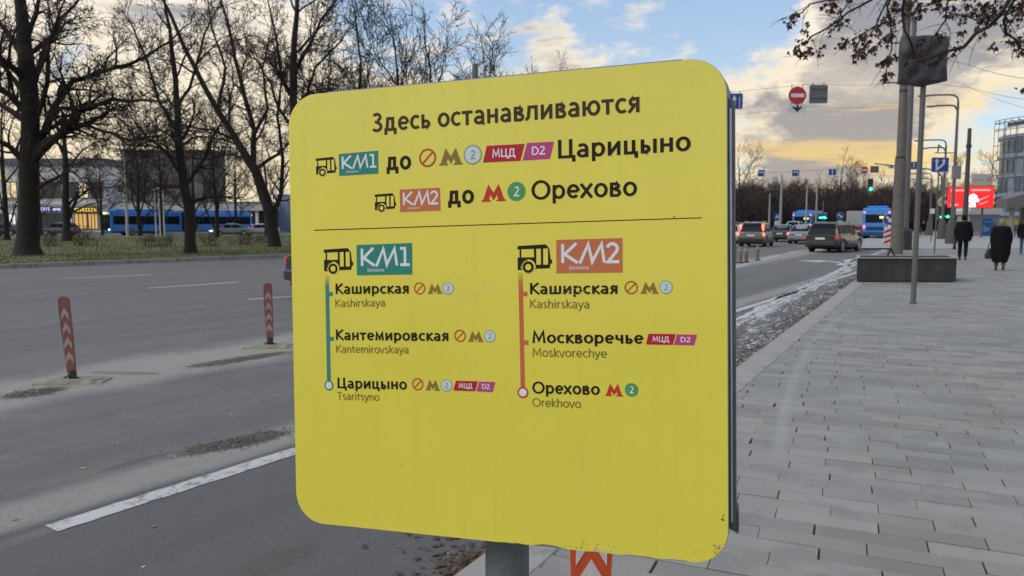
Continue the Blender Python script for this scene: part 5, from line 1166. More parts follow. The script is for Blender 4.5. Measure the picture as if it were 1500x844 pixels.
def car(loc, heading, paint, label, kind='suv', L=4.6, W=1.84, H=1.68, brake=TAIL, lower=None, group='cars on the road', gl=GLASSD, twotone=None, heads=False):
    """x forward, origin on the ground under the centre"""
    r = empty('car' if kind != 'suv' else 'estate_car', (loc.x, loc.y, loc.z), PI / 2 - heading, label, 'car', group)
    hl = L / 2; cl = .20 if kind != 'suv' else .24; rad = .33 if kind != 'suv' else .36; wb = L * .29
    belt = H * (.60 if kind == 'suv' else .62)
    if kind == 'suv':
        top = [(-hl, belt - .05), (-hl + .12, belt + .01), (-hl + .5, belt + .02), (0, belt - .02), (hl * .45, belt - .04), (hl * .8, belt - .16), (hl - .12, belt - .30), (hl, belt - .42)]
        cab = [(-hl + .16, belt), (-hl + .36, H * .80), (-hl + .60, H - .06), (-hl + 1.0, H), (-.1, H), (hl * .16, H - .06), (hl * .30, H * .83), (hl * .52, belt - .01)]
    elif kind == 'sedan':
        top = [(-hl, belt - .10), (-hl + .12, belt + .03), (-hl * .55, belt + .05), (0, belt), (hl * .45, belt - .03), (hl * .8, belt - .14), (hl - .12, belt - .26), (hl, belt - .38)]
        cab = [(-hl * .72, belt + .02), (-hl * .52, H * .82), (-hl * .34, H - .05), (-hl * .1, H), (0.2, H - .01), (hl * .22, H - .06), (hl * .36, H * .84), (hl * .55, belt)]
    else:   # van / hatch
        top = [(-hl, belt), (-hl + .1, belt + .03), (0, belt), (hl * .55, belt - .05), (hl * .85, belt - .18), (hl, belt - .36)]
        cab = [(-hl + .06, belt), (-hl + .14, H * .80), (-hl + .25, H - .04), (-hl + .5, H), (hl * .25, H), (hl * .40, H - .06), (hl * .55, H * .84), (hl * .75, belt)]
    wtab = [(-hl, .86), (-hl + .15, .95), (-hl + .6, 1), (hl * .5, 1), (hl - .5, .97), (hl - .12, .88), (hl, .76)]
    xs = sorted(set([-hl, -hl + .06, -hl + .15, -hl + .35] + [(-hl + .35) + (L - .7) * k / 14 for k in range(15)] + [hl - .35, hl - .2, hl - .08, hl])); rings = []
    for x in xs:
        w_ = W / 2 * interp(wtab, x); zt_ = interp(top, x); zb_ = cl + (.10 if abs(x) > hl - .1 else 0) + (.04 if abs(x) > hl - .3 else 0)
        # lift the sill over the wheels
        arch = 0
        for wx in (-wb, wb):
            d = abs(x - wx)
            if d < rad * 1.12: arch = max(arch, math.sqrt((rad * 1.12) ** 2 - d * d) + rad - zb_)
        half = [(w_ * .80, zb_ + 0), (w_ * .955, zb_ + .03 + arch * .97), (w_, zb_ + .12 + arch * .86 if arch else zb_ + .14), (w_ * 1.0, (zb_ + zt_) / 2 + .08 + arch * .1), (w_ * .985, zt_ - .17), (w_ * .95, zt_ - .04), (w_ * .86, zt_), (w_ * .4, zt_ + .025)]
        rings.append([Vector((x, -a, z)) for a, z in half] + [Vector((x, a, z)) for a, z in half[::-1]])
    mb = MB(); loft(mb, rings); body = mb.build('body', paint, r, smooth=True)
    # cabin with tumblehome; roof skin above, glass round it
    rg = []; rr_ = []
    for x, z in cab:
        u = (z - belt) / (H - belt); wl_ = W / 2 * .90; wt_ = W / 2 * (.90 - .17 * max(0, u)); rg.append([Vector((x, -wl_, belt - .05)), Vector((x, -wt_, z - .035)), Vector((x, -wt_ + .10, z)), Vector((x, 0, z + .02)), Vector((x, wt_ - .10, z)), Vector((x, wt_, z - .035)), Vector((x, wl_, belt - .05))])
    mb = MB(); loft(mb, rg); cabin = mb.build('cabin', paint, r, smooth=True)
    # side glass: panes between pillars, standing 6 mm proud
    def side(z, s_): u = max(0, min(1, (z - belt) / (H - belt))); return s_ * (W / 2 * (.905 - .165 * u) + .012)
    topz = H - .13; xa = interp([(z, x) for x, z in cab[:4]], topz) + .14; xf = interp([(z, x) for x, z in cab[:3:-1]][:4], topz)
    xb0, xb1 = cab[0][0] + (.30 if kind == 'sedan' else .34), cab[-1][0] - .22; zb2 = belt + .045
    cuts = [0, .30, .64, 1.0] if kind != 'sedan' else [0, .12, .55, 1.0]
    for s_ in (-1, 1):
        for a, b in zip(cuts[:-1], cuts[1:]):
            a2, b2 = a + .015, b - .015
            lo0, lo1 = xb0 + (xb1 - xb0) * a2, xb0 + (xb1 - xb0) * b2; hi0, hi1 = xa + (xf - xa) * a2, xa + (xf - xa) * b2
            mb = MB(); mb.add([(lo0, side(zb2, s_), zb2), (lo1, side(zb2, s_), zb2), (hi1, side(topz, s_), topz), (hi0, side(topz, s_), topz)], [(0, 1, 2, 3)]); mb.build('side_window', gl, r)
        mb = MB(); mb.rbox((hl * .42, s_ * (W / 2 + .06), belt + .06), (.12, .18, .14), .04); mb.build('mirror', paint, r)
        for xh in (-.35, .55): mb = MB(); mb.rbox((xh, s_ * (W / 2 + .004), belt - .16), (.17, .02, .03), .005); mb.build('door_handle', RIM, r)
        mb = MB(); mb.box((0, s_ * (W / 2 - .01), cl + .13), (wb * 2 - rad * 2.6, .05, .10)); mb.build('sill', lower or DARK, r)
        for wx in (-wb, wb):
            wheel(r, wx, s_ * (W / 2 - .13), rad, .22, s_)
            q = arc(wx, rad, rad * 1.10, rad * 1.10, -8, 188, 18); mb = MB()
            mb.tube([(a, s_ * (W / 2 * .975), z) for a, z in q], .028, 5); mb.build('wheel_arch', lower or DARK, r)
            mb = MB(); mb.add([(wx, s_ * (W / 2 - .28), rad)] + [(a, s_ * (W / 2 - .28), z) for a, z in arc(wx, rad, rad * 1.1, rad * 1.1, 0, 180, 14)], [tuple(range(16))]); mb.build('arch_liner', RUBBER, r)
    # rear window and windscreen
    def cabw(z): u = max(0, (z - belt) / (H - belt)); return W / 2 * (.90 - .17 * u) - .10
    def glass_on(i0, i1, f0, f1, off, nm):
        (x0, z0), (x1, z1) = cab[i0], cab[i1]; A_ = Vector((x0 + (x1 - x0) * f0, 0, z0 + (z1 - z0) * f0)); B_ = Vector((x0 + (x1 - x0) * f1, 0, z0 + (z1 - z0) * f1)); d = (B_ - A_).normalized(); n = Vector((-d.z, 0, d.x)) * off
        A_ += n; B_ += n; mb = MB(); mb.add([(A_.x, -cabw(A_.z) + .02, A_.z + .01), (A_.x, cabw(A_.z) - .02, A_.z + .01), (B_.x, cabw(B_.z), B_.z), (B_.x, -cabw(B_.z), B_.z)], [(0, 1, 2, 3)]); return mb.build(nm, gl, r)
    mb = MB(); pts = [cab[0], cab[1], cab[2]]
    vs = []
    for (x, z), ins in zip(pts, (.03, .03, .08)):
        z2 = z + (.05 if z == pts[0][1] else 0); vs += [(x - .03, -cabw(z) + ins - .06, z2 - .01), (x - .03, cabw(z) - ins + .06, z2 - .01)]
    mb.add(vs, [(0, 2, 3, 1), (2, 4, 5, 3)]); mb.build('rear_window', gl, r)
    pts = [cab[-1], cab[-2], cab[-3]]; vs = []
    for (x, z) in pts: vs += [(x + .03, -cabw(z) - .02, z + .03), (x + .03, cabw(z) + .02, z + .03)]
    mb = MB(); mb.add(vs, [(0, 1, 3, 2), (2, 3, 5, 4)]); mb.build('windscreen', gl, r)
    # lamps, bumper, plate
    for s_ in (-1, 1):
        zt_ = belt - .16
        if kind == 'suv':
            mb = MB(); mb.rbox((-hl + .13, s_ * (W / 2 * .86), zt_), (.22, .22, .20), .04)
            if brake is TAILON and twotone: mb.rbox((-hl + .30, s_ * (W / 2 * .80), H * .78), (.16, .12, .5), .04)
        else: mb = MB(); mb.rbox((-hl + .09, s_ * (W / 2 * .74), zt_ + .02), (.14, .42, .17), .04)
        mb.build('tail_lamp', brake, r)
        mb = MB(); mb.rbox((hl - .16, s_ * (W / 2 * .72), belt - .34), (.22, .36, .14), .04); mb.build('headlight', HEADL if heads else RIM, r)
    mb = MB(); mb.rbox((-hl + .02, 0, cl + .26), (.16, W * .90, .26), .05); mb.build('rear_bumper', lower or paint, r, smooth=False)
    mb = MB(); mb.rbox((hl - .08, 0, cl + .22), (.16, W * .80, .26), .05); mb.build('front_bumper', lower or paint, r)
    pz_ = belt - .22 if kind != 'sedan' else belt - .20
    mb = MB(); mb.rbox((-hl - .012, 0, pz_), (.02, .52, .115), .004); mb.build('number_plate', PLATE, r)
    mb = MB(); mb.tube([(-hl - .03, W * .28, cl + .06), (-hl + .2, W * .28, cl + .08)], .035, 8); mb.build('exhaust', DARK, r)
    if kind == 'suv':
        for s_ in (-1, 1): mb = MB(); mb.tube([(cab[2][0] + .25, s_ * W * .33, H + .005), (cab[2][0] + .35, s_ * W * .33, H + .045), (cab[5][0] - .2, s_ * W * .33, H + .045), (cab[5][0] - .05, s_ * W * .33, H)], .018, 5); mb.build('roof_rail', RIM, r)
    mb = MB(); mb.add([(-hl + .2, -W * .42, .2), (hl - .2, -W * .42, .2), (hl - .2, W * .42, .2), (-hl + .2, W * .42, .2)], [(0, 1, 2, 3)]); mb.build('underbody', RUBBER, r)
    return r
def paint(name, c, r=.32, metal=.45): return mat(name, c, r, metal, .05, 2, coat=.8, dirt=tuple(x * .7 + .05 for x in c), dscale=1.5)
GREYSUV = paint('car_paint_grey_green', (.030, .034, .037)); SILV = paint('car_paint_silver', (.26, .265, .27)); BEIGE = paint('car_paint_beige_silver', (.20, .20, .19)); BLKP = paint('car_paint_black', (.025, .025, .028)); WHTP = paint('car_paint_white', (.50, .50, .49), .3, 0); DKRED = paint('car_paint_dark_red', (.18, .03, .025)); DKGR = paint('car_paint_dark_grey', (.055, .055, .06))
def gnd(px, py, back=0): return gp(px, py, RD)
def put(px, py, hd, L=4.6):
    """rear bumper foot at a picture point; the centre lies half a length further on"""
    p_ = gp(px, py, RD); h = R(hd); return p_ + Vector((math.sin(h), math.cos(h), 0)) * (L / 2 - .2), h
p_, h = put(1203, 370, 42, 4.65); car(p_, h, GREYSUV, 'dark grey estate car, nearest of the moving cars, with its right flank showing', 'suv', 4.75, 1.86, 1.66, brake=TAIL, lower=DARK)
p_, h = put(1100, 362, 28, 4.5); car(p_, h, BEIGE, 'silver beige tall car with red brake lamps beside the right edge of the yellow sign', 'suv', 4.5, 1.82, 1.68, brake=TAILON, lower=DARK, twotone=True)
p_, h = put(1142, 354.5, 28, 4.5); car(p_, h, DKGR, 'dark saloon with lit tail lamps right of the silver beige car', 'sedan', 4.55, 1.8, 1.46, brake=TAILON)
p_, h = put(1170, 357.5, 30, 4.4); car(p_, h, SILV, 'light silver saloon half hidden behind the dark estate car', 'sedan', 4.5, 1.78, 1.47, brake=TAILON)
p_, h = put(1161, 345.5, 30, 4.4); car(p_, h, WHTP, 'white tall hatchback behind the silver saloon', 'van', 4.3, 1.8, 1.75, brake=TAIL)
p_, h = put(1256, 349.5, 30, 4.4); car(p_, h, DKRED, 'dark red saloon with amber and red lamps just left of the right blue bus', 'sedan', 4.5, 1.8, 1.46, brake=TAILON)
q = gp(1262, 345, RD); 
p_, h = put(1064, 357, 28, 4.4); car(p_, h, WHTP, 'white car mostly hidden behind the right edge of the yellow sign', 'sedan', 4.4, 1.8, 1.46, brake=TAILON)
p_, h = put(1081, 349, 28, 4.4); car(p_, h, DKRED, 'dark car with red lamps beyond the silver beige car', 'suv', 4.4, 1.8, 1.62, brake=TAILON)
# dark car at the left, its tail just showing past the yellow sign
p_ = gp(421, 436, RD); h = R(44); car(p_ + Vector((math.sin(h), math.cos(h), 0)) * 1.95 + Vector((.66, -.05, 0)), h, BLKP, 'dark car whose tail just shows past the left edge of the yellow sign', 'suv', 4.5, 1.8, 1.62, brake=TAIL)
# parked silver car on the far street
c = gp(338, 345.5, RD); car(Vector((c.x, c.y, RD)), R(-118), SILV, 'silver saloon on the far street between the slim and the leaning tree', 'sedan', 4.9, 1.85, 1.5, brake=TAIL, heads=True, group=None)
c = gp(381, 345, RD); car(Vector((c.x, c.y, RD)), R(-118), WHTP, 'white saloon on the far street right behind the foot of the leaning tree', 'sedan', 4.6, 1.8, 1.46, brake=TAIL, group=None)
c = gp(88, 345, RD); car(Vector((c.x, c.y, RD)), R(-88), DKGR, 'dark parked car in front of the lit shops, left of the long blue bus', 'suv', 4.4, 1.8, 1.6, group=None)
c = gp(8, 345.5, RD); car(Vector((c.x, c.y, RD)), R(-88), BLKP, 'dark parked car at the far left edge before the shops', 'sedan', 4.4, 1.8, 1.5, group=None)

def bus(loc, heading, L, label, H=3.05, W=2.5, lights=TAILON, bendy=False, front_dark=True, group='blue city buses'):
    r = empty('city_bus', loc, PI / 2 - heading, label, 'bus', group); hl = L / 2
    secs = [(-hl, hl)] if not bendy else [(-hl, -hl * .02), (hl * .06, hl)]
    for a, b in secs:
        mb = MB(); mb.rbox(((a + b) / 2, 0, (H - .35) / 2 + .33), (b - a, W, H - .33), .12); mb.build('body', BUSBLUE, r)
        mb = MB(); mb.rbox(((a + b) / 2, 0, H + .10), ((b - a) * .8, W * .75, .22), .08); mb.build('roof_pod', BUSBLUE, r)
        n_ = max(3, int((b - a) / 1.7))
        for s_ in (-1, 1):
            for k in range(n_):
                x0 = a + .35 + (b - a - .7) * k / n_; x1 = a + .35 + (b - a - .7) * (k + 1) / n_
                mb = MB(); mb.box(((x0 + x1) / 2, s_ * (W / 2 + .006), H * .62), (x1 - x0 - .05, .03, H * .34)); mb.build('window', GLASSD, r)
            mb = MB(); mb.box(((a + b) / 2, s_ * (W / 2 + .004), .46), (b - a - .3, .02, .16)); mb.build('skirt', DARK, r)
    if bendy:
        for k in range(6):
            mb = MB(); x = hl * (-.02 + .08 * (k + .5) / 6); mb.rbox((x, 0, H / 2 + .2), (hl * .08 / 6 * .8, W * (.98 if k % 2 else .93), H - .5), .03); mb.build('bellows_fold', RUBBER, r)
    wx = [hl - 2.6, -hl + 2.8] + ([-hl * .18] if bendy else [])
    for x in wx:
        for s_ in (-1, 1): wheel(r, x, s_ * (W / 2 - .13), .48, .26, s_)
    # rear face
    mb = MB(); mb.rbox((-hl - .01, 0, H * .66), (.04, W * .80, H * .26), .03); mb.build('rear_window', GLASSD, r)
    mb = MB(); mb.rbox((-hl - .012, 0, H * .34), (.04, W * .72, H * .12), .02); mb.build('rear_grille', mat('bus_grille', (.01, .03, .09), .6, 0, .1), r)
    mb = MB(); mb.rbox((-hl - .035, -W * .22, H * .70), (.02, .62, .22), .01); mb.build('route_display', mat('route_display_amber', (.2, .1, .02), .5, 0, 0, emit=(1, .55, .12), es=1.6), r)
    mb = MB(); mb.rbox((-hl - .02, 0, .55), (.06, W * .98, .32), .03); mb.build('rear_bumper', mat('bus_bumper', (.015, .05, .16), .5, 0, .1), r)
    for s_ in (-1, 1):
        for z_ in (H * .40, H * .86): mb = MB(); mb.rbox((-hl - .02, s_ * W * .44, z_), (.05, .16, .30 if z_ < 2 else .16), .02); mb.build('tail_lamp', lights, r)
    mb = MB(); mb.rbox((-hl - .035, 0, .62), (.02, .5, .11), .004); mb.build('number_plate', PLATE, r)
    # front
    mb = MB(); mb.rbox((hl + .01, 0, H * .52), (.05, W * .94, H * .62), .04); mb.build('windscreen', GLASSD, r)
    mb = MB(); mb.rbox((hl + .045, 0, H * .90), (.03, W * .7, .22), .01); mb.build('front_display', mat('route_display_green', (.2, .25, .02), .5, 0, 0, emit=(.85, 1, .25), es=1.1), r)
    for s_ in (-1, 1): mb = MB(); mb.rbox((hl + .03, s_ * W * .38, .75), (.06, .34, .18), .03); mb.build('headlight', HEADL, r)
    return r
c = gp(1283, 350.5, RD); h = R(27); b_ = bus(c + Vector((math.sin(h), math.cos(h), 0)) * 6, h, 12, 'blue city bus seen from behind, just left of the concrete pole')
c = gp(1174, 343.5, RD); h = R(32); bus(c + Vector((math.sin(h), math.cos(h), 0)) * 6, h, 12, 'blue city bus beyond the dark estate car, its side in view')
bus(Vector((-43.9, 100.3, RD)), R(-140), 19.2, 'long articulated blue bus with lit headlights behind the left trees', bendy=True)
# lorry box
c = gp(1256, 343.5, RD); h = R(30); r = empty('box_lorry', c + Vector((math.sin(h), math.cos(h), 0)) * 4 + Vector((2.3, 6, 0)), PI / 2 - h, 'grey white box lorry seen from behind beside the right blue bus', 'lorry')
mb = MB(); mb.rbox((-.6, 0, 2.05), (5.4, 2.4, 2.35), .04); mb.build('cargo_box', mat('lorry_box', (.36, .37, .37), .6, 0, .1, 1), r)
for s_ in (-1, 1): mb = MB(); mb.box((-3.32, s_ * .6, 2.05), (.03, 1.14, 2.2)); mb.build('rear_door', mat('lorry_door', (.30, .31, .31), .6, 0, .1, 1), r); wheel(r, -2.2, s_ * 1.05, .45, .25, s_); wheel(r, 2.6, s_ * 1.05, .45, .25, s_)
mb = MB(); mb.rbox((3.0, 0, 1.45), (1.7, 2.1, 1.9), .15); mb.build('cab', WHTP, r); mb = MB(); mb.box((-.3, 0, .75), (6.6, .9, .2)); mb.build('chassis', DARK, r)
for s_ in (-1, 1): mb = MB(); mb.rbox((-3.34, s_ * .95, .8), (.06, .3, .14), .02); mb.build('tail_lamp', TAILON, r)

# ------------------------------------------------------------------ people (skinned skeletons)
SKIN = mat('skin', (.42, .25, .18), .6, 0, .05); COATB = mat('black_coat', (.006, .006, .007), .9, 0, .3, 6, .3, 30, spec=.15); TROU = mat('dark_trousers', (.008, .008, .010), .9, 0, .25, 8, spec=.15); JEANS = mat('blue_jeans', (.045, .085, .16), .85, 0, .25, 8); SHOE = mat('dark_shoe', (.015, .013, .012), .5, 0, .1)
HATG = mat('grey_knit_hat', (.19, .18, .16), .95, 0, .3, 30, .6, 80); NAVY = mat('navy_jacket', (.015, .025, .10), .8, 0, .2, 8)
def skin(name, verts, edges, radii, m, parent, sub=2, root=0):
    me = bpy.data.meshes.new(name); me.from_pydata([tuple(v) for v in verts], edges, []); me.materials.append(m)
    o = bpy.data.objects.new(name, me); COL.objects.link(o)
    md = o.modifiers.new('skin', 'SKIN'); md.use_smooth_shade = True
    for i, rr in enumerate(radii): 
        sv = me.skin_vertices[0].data[i]; sv.radius = (rr, rr) if not hasattr(rr, '__len__') else rr; sv.use_root = (i == root)
    s_ = o.modifiers.new('sub', 'SUBSURF'); s_.levels = sub; s_.render_levels = sub
    bpy.context.view_layer.update()
    ev = o.evaluated_get(bpy.context.evaluated_depsgraph_get()); me2 = bpy.data.meshes.new_from_object(ev); o.modifiers.clear(); o.data = me2; me2.name = name
    if not me2.materials: me2.materials.append(m)
    me2.polygons.foreach_set('use_smooth', [True] * len(me2.polygons)); o.parent = parent; return o
def person(loc, heading, label, h=1.72, top=COATB, legs=TROU, stride=.22, coat_len=.45, hat=None, wide=1.0, group=None, armL=.0, armR=.0, hood=False, lean=.0):
    """faces +y in its own frame, feet on the ground; s = scale of a 1.72 m figure"""
    s_ = h / 1.72; r = empty('person', loc, -heading, label, 'person', group); V = lambda x, y, z: Vector((x * s_, y * s_, z * s_))
    st = stride
    hipL, hipR = V(-.09, 0, .90), V(.09, 0, .90); kL, kR = V(-.10, st * .45, .50), V(.10, -st * .15, .50); aL, aR = V(-.10, st * .75, .085), V(.10, -st * .95, .11)
    shz = 1.42; sL, sR = V(-.19, lean, shz), V(.19, lean, shz)
    eL, eR = V(-.26, lean - .05 + armL * .3, 1.14), V(.26, lean - .05 + armR * .3, 1.14); wL, wR = V(-.27, .02 + armL, .90), V(.27, .03 + armR, .90)
    # body: one continuous surface, pelvis at the root
    vs = [V(0, 0, .95), V(0, .0, 1.10), V(0, lean * .7, 1.28), V(0, lean, 1.42), V(0, lean + .01, 1.50), V(0, lean + .02, 1.58), V(0, lean + .03, 1.66),
          hipL, kL, aL, aL + V(0, .13, -.045), hipR, kR, aR, aR + V(0, .13, -.05), sL, eL, wL, sR, eR, wR]
    ed = [(0, 1), (1, 2), (2, 3), (3, 4), (4, 5), (5, 6), (0, 7), (7, 8), (8, 9), (9, 10), (0, 11), (11, 12), (12, 13), (13, 14), (3, 15), (15, 16), (16, 17), (3, 18), (18, 19), (19, 20)]
    ra = [.13, .125, .14, .09, .055, .085, .075, .085, .058, .042, .035, .085, .058, .042, .035, .062, .044, .030, .062, .044, .030]
    skin('body', vs, ed, [a * s_ for a in ra], SKIN, r)
    # hands with five fingers
    for w_, e_, sd_ in ((wL, eL, -1), (wR, eR, 1)):
        d = (w_ - e_).normalized(); hv = [w_ - d * .01, w_ + d * .06]; he = [(0, 1)]; hr = [.026, .032]
        for k in range(4):
            off = Vector((0, (k - 1.5) * .018, 0)); b = w_ + d * .085 + off; m1 = b + d * (.03 - .004 * abs(k - 1)) + Vector((-sd_ * .006, 0, 0)); tp = m1 + d * .028 + Vector((-sd_ * .016, 0, 0)); n = len(hv)
            hv += [b, m1, tp]; he += [(1, n), (n, n + 1), (n + 1, n + 2)]; hr += [.010, .009, .008]
        n = len(hv); hv += [w_ + d * .04 + Vector((0, .035, 0)), w_ + d * .07 + Vector((-sd_ * .008, .052, 0))]; he += [(0, n), (n, n + 1)]; hr += [.010, .009]
        skin('hand', hv, he, hr, SKIN, r, 1)
    # head: shaped ellipsoid with nose and ears
    bm = bmesh.new(); bmesh.ops.create_uvsphere(bm, u_segments=20, v_segments=14, radius=1)
    for v in bm.verts:
        x, y, z = v.co; k = 1 - .18 * max(0, -z); v.co = Vector((x * .075 * k, y * .095 * k + (.012 if y > .8 and abs(x) < .3 and -.3 < z < .1 else 0), z * .115)) * s_ + V(0, lean + .035, 1.605)
    me = bpy.data.meshes.new('head'); bm.to_mesh(me); bm.free(); me.polygons.foreach_set('use_smooth', [True] * len(me.polygons)); me.materials.append(SKIN); hd = bpy.data.objects.new('head', me); COL.objects.link(hd); hd.parent = r
    for x in (-.032, .032): mb = MB(); mb.tube([V(x, lean + .112, 1.615), V(x, lean + .126, 1.615)], .010 * s_, 8); mb.build('eye', mat('eye_dark', (.02, .015, .01), .3, 0, 0), hd)
    mb = MB(); mb.tube([V(0, lean + .12, 1.625), V(0, lean + .148, 1.59), V(0, lean + .125, 1.578)], [.008 * s_, .013 * s_, .010 * s_], 6); mb.build('nose', SKIN, hd, smooth=True)
    mb = MB(); mb.tube([V(-.025, lean + .118, 1.552), V(0, lean + .126, 1.550), V(.025, lean + .118, 1.552)], .006 * s_, 6); mb.build('mouth', mat('lip', (.3, .12, .1), .5, 0, 0), hd)
    for x in (-1, 1): mb = MB(); mb.tube([V(x * .074, lean + .03, 1.575), V(x * .085, lean + .02, 1.605), V(x * .076, lean + .035, 1.63)], [.008 * s_, .013 * s_, .009 * s_], 6); mb.build('ear', SKIN, hd, smooth=True)
    # hair / hat / hood
    bm = bmesh.new(); bmesh.ops.create_uvsphere(bm, u_segments=20, v_segments=14, radius=1); kk = 1.24 if (hat or hood) else 1.10
    for v in list(bm.verts):
        x, y, z = v.co; v.co = Vector((x * .078 * kk, y * .098 * kk - .012, z * .118 * (kk if z > 0 else 1.0))) * s_ + V(0, lean + .03, 1.612)
    lim = (lean + .075) * s_
    bmesh.ops.delete(bm, geom=[v for v in bm.verts if v.co.y > lim and v.co.z < 1.63 * s_], context='VERTS')
    me = bpy.data.meshes.new('x'); bm.to_mesh(me); bm.free(); me.polygons.foreach_set('use_smooth', [True] * len(me.polygons)); me.materials.append(hat or (top if hood else mat('dark_hair', (.03, .022, .018), .8, 0, .2, 30))); hh = bpy.data.objects.new('hat' if hat else ('hood' if hood else 'hair'), me); COL.objects.link(hh); hh.parent = r
    # trousers, shoes
    skin('trousers', [V(0, 0, .95), hipL, kL, aL + V(0, 0, .01), hipR, kR, aR + V(0, 0, .01)], [(0, 1), (1, 2), (2, 3), (0, 4), (4, 5), (5, 6)], [a * s_ for a in (.145, .105, .078, .062, .105, .078, .062)], legs, r)
    for a_ in (aL, aR):
        z = .045; mb = MB(); y0 = a_.y; x0 = a_.x; zf = max(.0, a_.z - .085 * s_)
        rings = [[Vector((x0 + w_ * math.cos(q) * s_, y0 + yy * s_, zf + (zc + hh_ * math.sin(q)) * s_)) for q in [2 * PI * k / 10 for k in range(10)]] for yy, w_, zc, hh_ in ((-.07, .030, .055, .045), (-.03, .042, .06, .058), (.05, .048, .05, .05), (.13, .05, .036, .036), (.19, .03, .026, .024))]
        loft(mb, rings); mb.build('shoe', SHOE, r, smooth=True)
    # coat: torso shell with sleeves, then skirt
    skin('coat', [V(0, 0, 1.0), V(0, 0, 1.14), V(0, lean * .7, 1.30), V(0, lean, 1.43), V(0, lean + .01, 1.50), sL, eL, wL, sR, eR, wR], [(0, 1), (1, 2), (2, 3), (3, 4), (3, 5), (5, 6), (6, 7), (3, 8), (8, 9), (9, 10)], [a * s_ for a in (.165 * wide, .168 * wide, .175 * wide, .125, .075, .088, .068, .052, .088, .068, .052)], top, r)
    mb = MB(); rings = []
    prof = [(1.36, .200, .135), (1.18, .212, .150), (1.02, .222, .160), (.86, .228, .172)] + ([(.86 - coat_len * .5, .222, .180), (.86 - coat_len, .165 if coat_len > .3 else .222, .160)] if coat_len > 0 else [])
    for i, (z, wx, wy) in enumerate(prof):
        rings.append([V(wide * wx * math.cos(q) * (1 + .03 * math.sin(5 * q + i)), wide * wy * math.sin(q) * (1 + .03 * math.sin(4 * q + i * 2)) + lean * (z > 1.2) + (0 if z > .8 else st * -.05), z) for q in [2 * PI * k / 24 for k in range(24)]])
    loft(mb, rings); mb.build('coat_skirt', top, r, smooth=True)
    return r, wL, wR
def bag(loc, label, h, w_, cat='handbag', m=None, rz=0):
    r = empty(cat.replace(' ', '_'), loc, rz, label, cat); m = m or mat('black_leather', (.016, .015, .015), .4, 0, .15, 8)
    mb = MB(); rings = []
    for z, k in ((0, .80), (h * .12, 1), (h * .5, .95), (h * .9, .62), (h, .5)):
        rings.append([Vector((w_ / 2 * k * math.cos(q), .07 * (1 - z / h * .55) * math.sin(q), z)) for q in [2 * PI * i / 16 for i in range(16)]])
    loft(mb, rings); mb.build('pouch', m, r, smooth=True)
    for y in (-.02, .02): mb = MB(); mb.tube([(-w_ * .25, y, h * .95), (-w_ * .12, y, h + .16), (0, y, h + .20), (w_ * .12, y, h + .16), (w_ * .25, y, h * .95)], .008, 6); mb.build('handle', m, r, smooth=True)
    return r
pw = gp(1464, 396.5, 0); r, wl_, wr_ = person(pw, R(30), 'woman in a long black coat and grey knitted hat walking away, nearest walker', 1.68, COATB, mat('sheer_stocking', (.13, .085, .065), .7, 0, .1), .10, .58, HATG, 1.28, armL=-.02)
q = Matrix.Rotation(-R(30), 4, 'Z') @ wl_ + pw; bag((q.x - .02, q.y, q.z - .50), 'rounded black handbag hanging from the left hand of the woman in the long coat', .34, .34, rz=-R(10))
pm = gp(1409.5, 381.5, 0); r, wl_, wr_ = person(pm, R(34), 'hooded man in black walking away along the pavement beyond the planter', 1.86, COATB, TROU, .12, .12, None, 1.18, hood=True, armL=.05)
q = Matrix.Rotation(-R(34), 4, 'Z') @ wl_ + pm; bag((q.x - .02, q.y, q.z - .52), 'slim dark bag in the left hand of the hooded man', .42, .16, 'bag', rz=R(60))
pj = gp(1499, 372.5, 0); person(pj, R(34), 'walker in a black jacket and blue jeans cut by the right edge of the frame', 1.76, COATB, JEANS, .14, .06, None, 1.15)
pb = gp(1453, 352, 0); person(pb, R(70), 'stooping person in a navy jacket in front of the kiosk', 1.62, NAVY, TROU, .2, .10, None, 1.2, lean=.10)
for i, (x, y, lab) in enumerate(((1346, 346, 'tiny distant walker in dark clothes, left one of two beyond the poles'), (1352, 346.3, 'tiny distant walker in dark clothes, right one of two beyond the poles'))):
    person(gp(x, y, 0), R(200 if i else 20), lab, 1.7, COATB, TROU, .2, .15, None, 1.1)

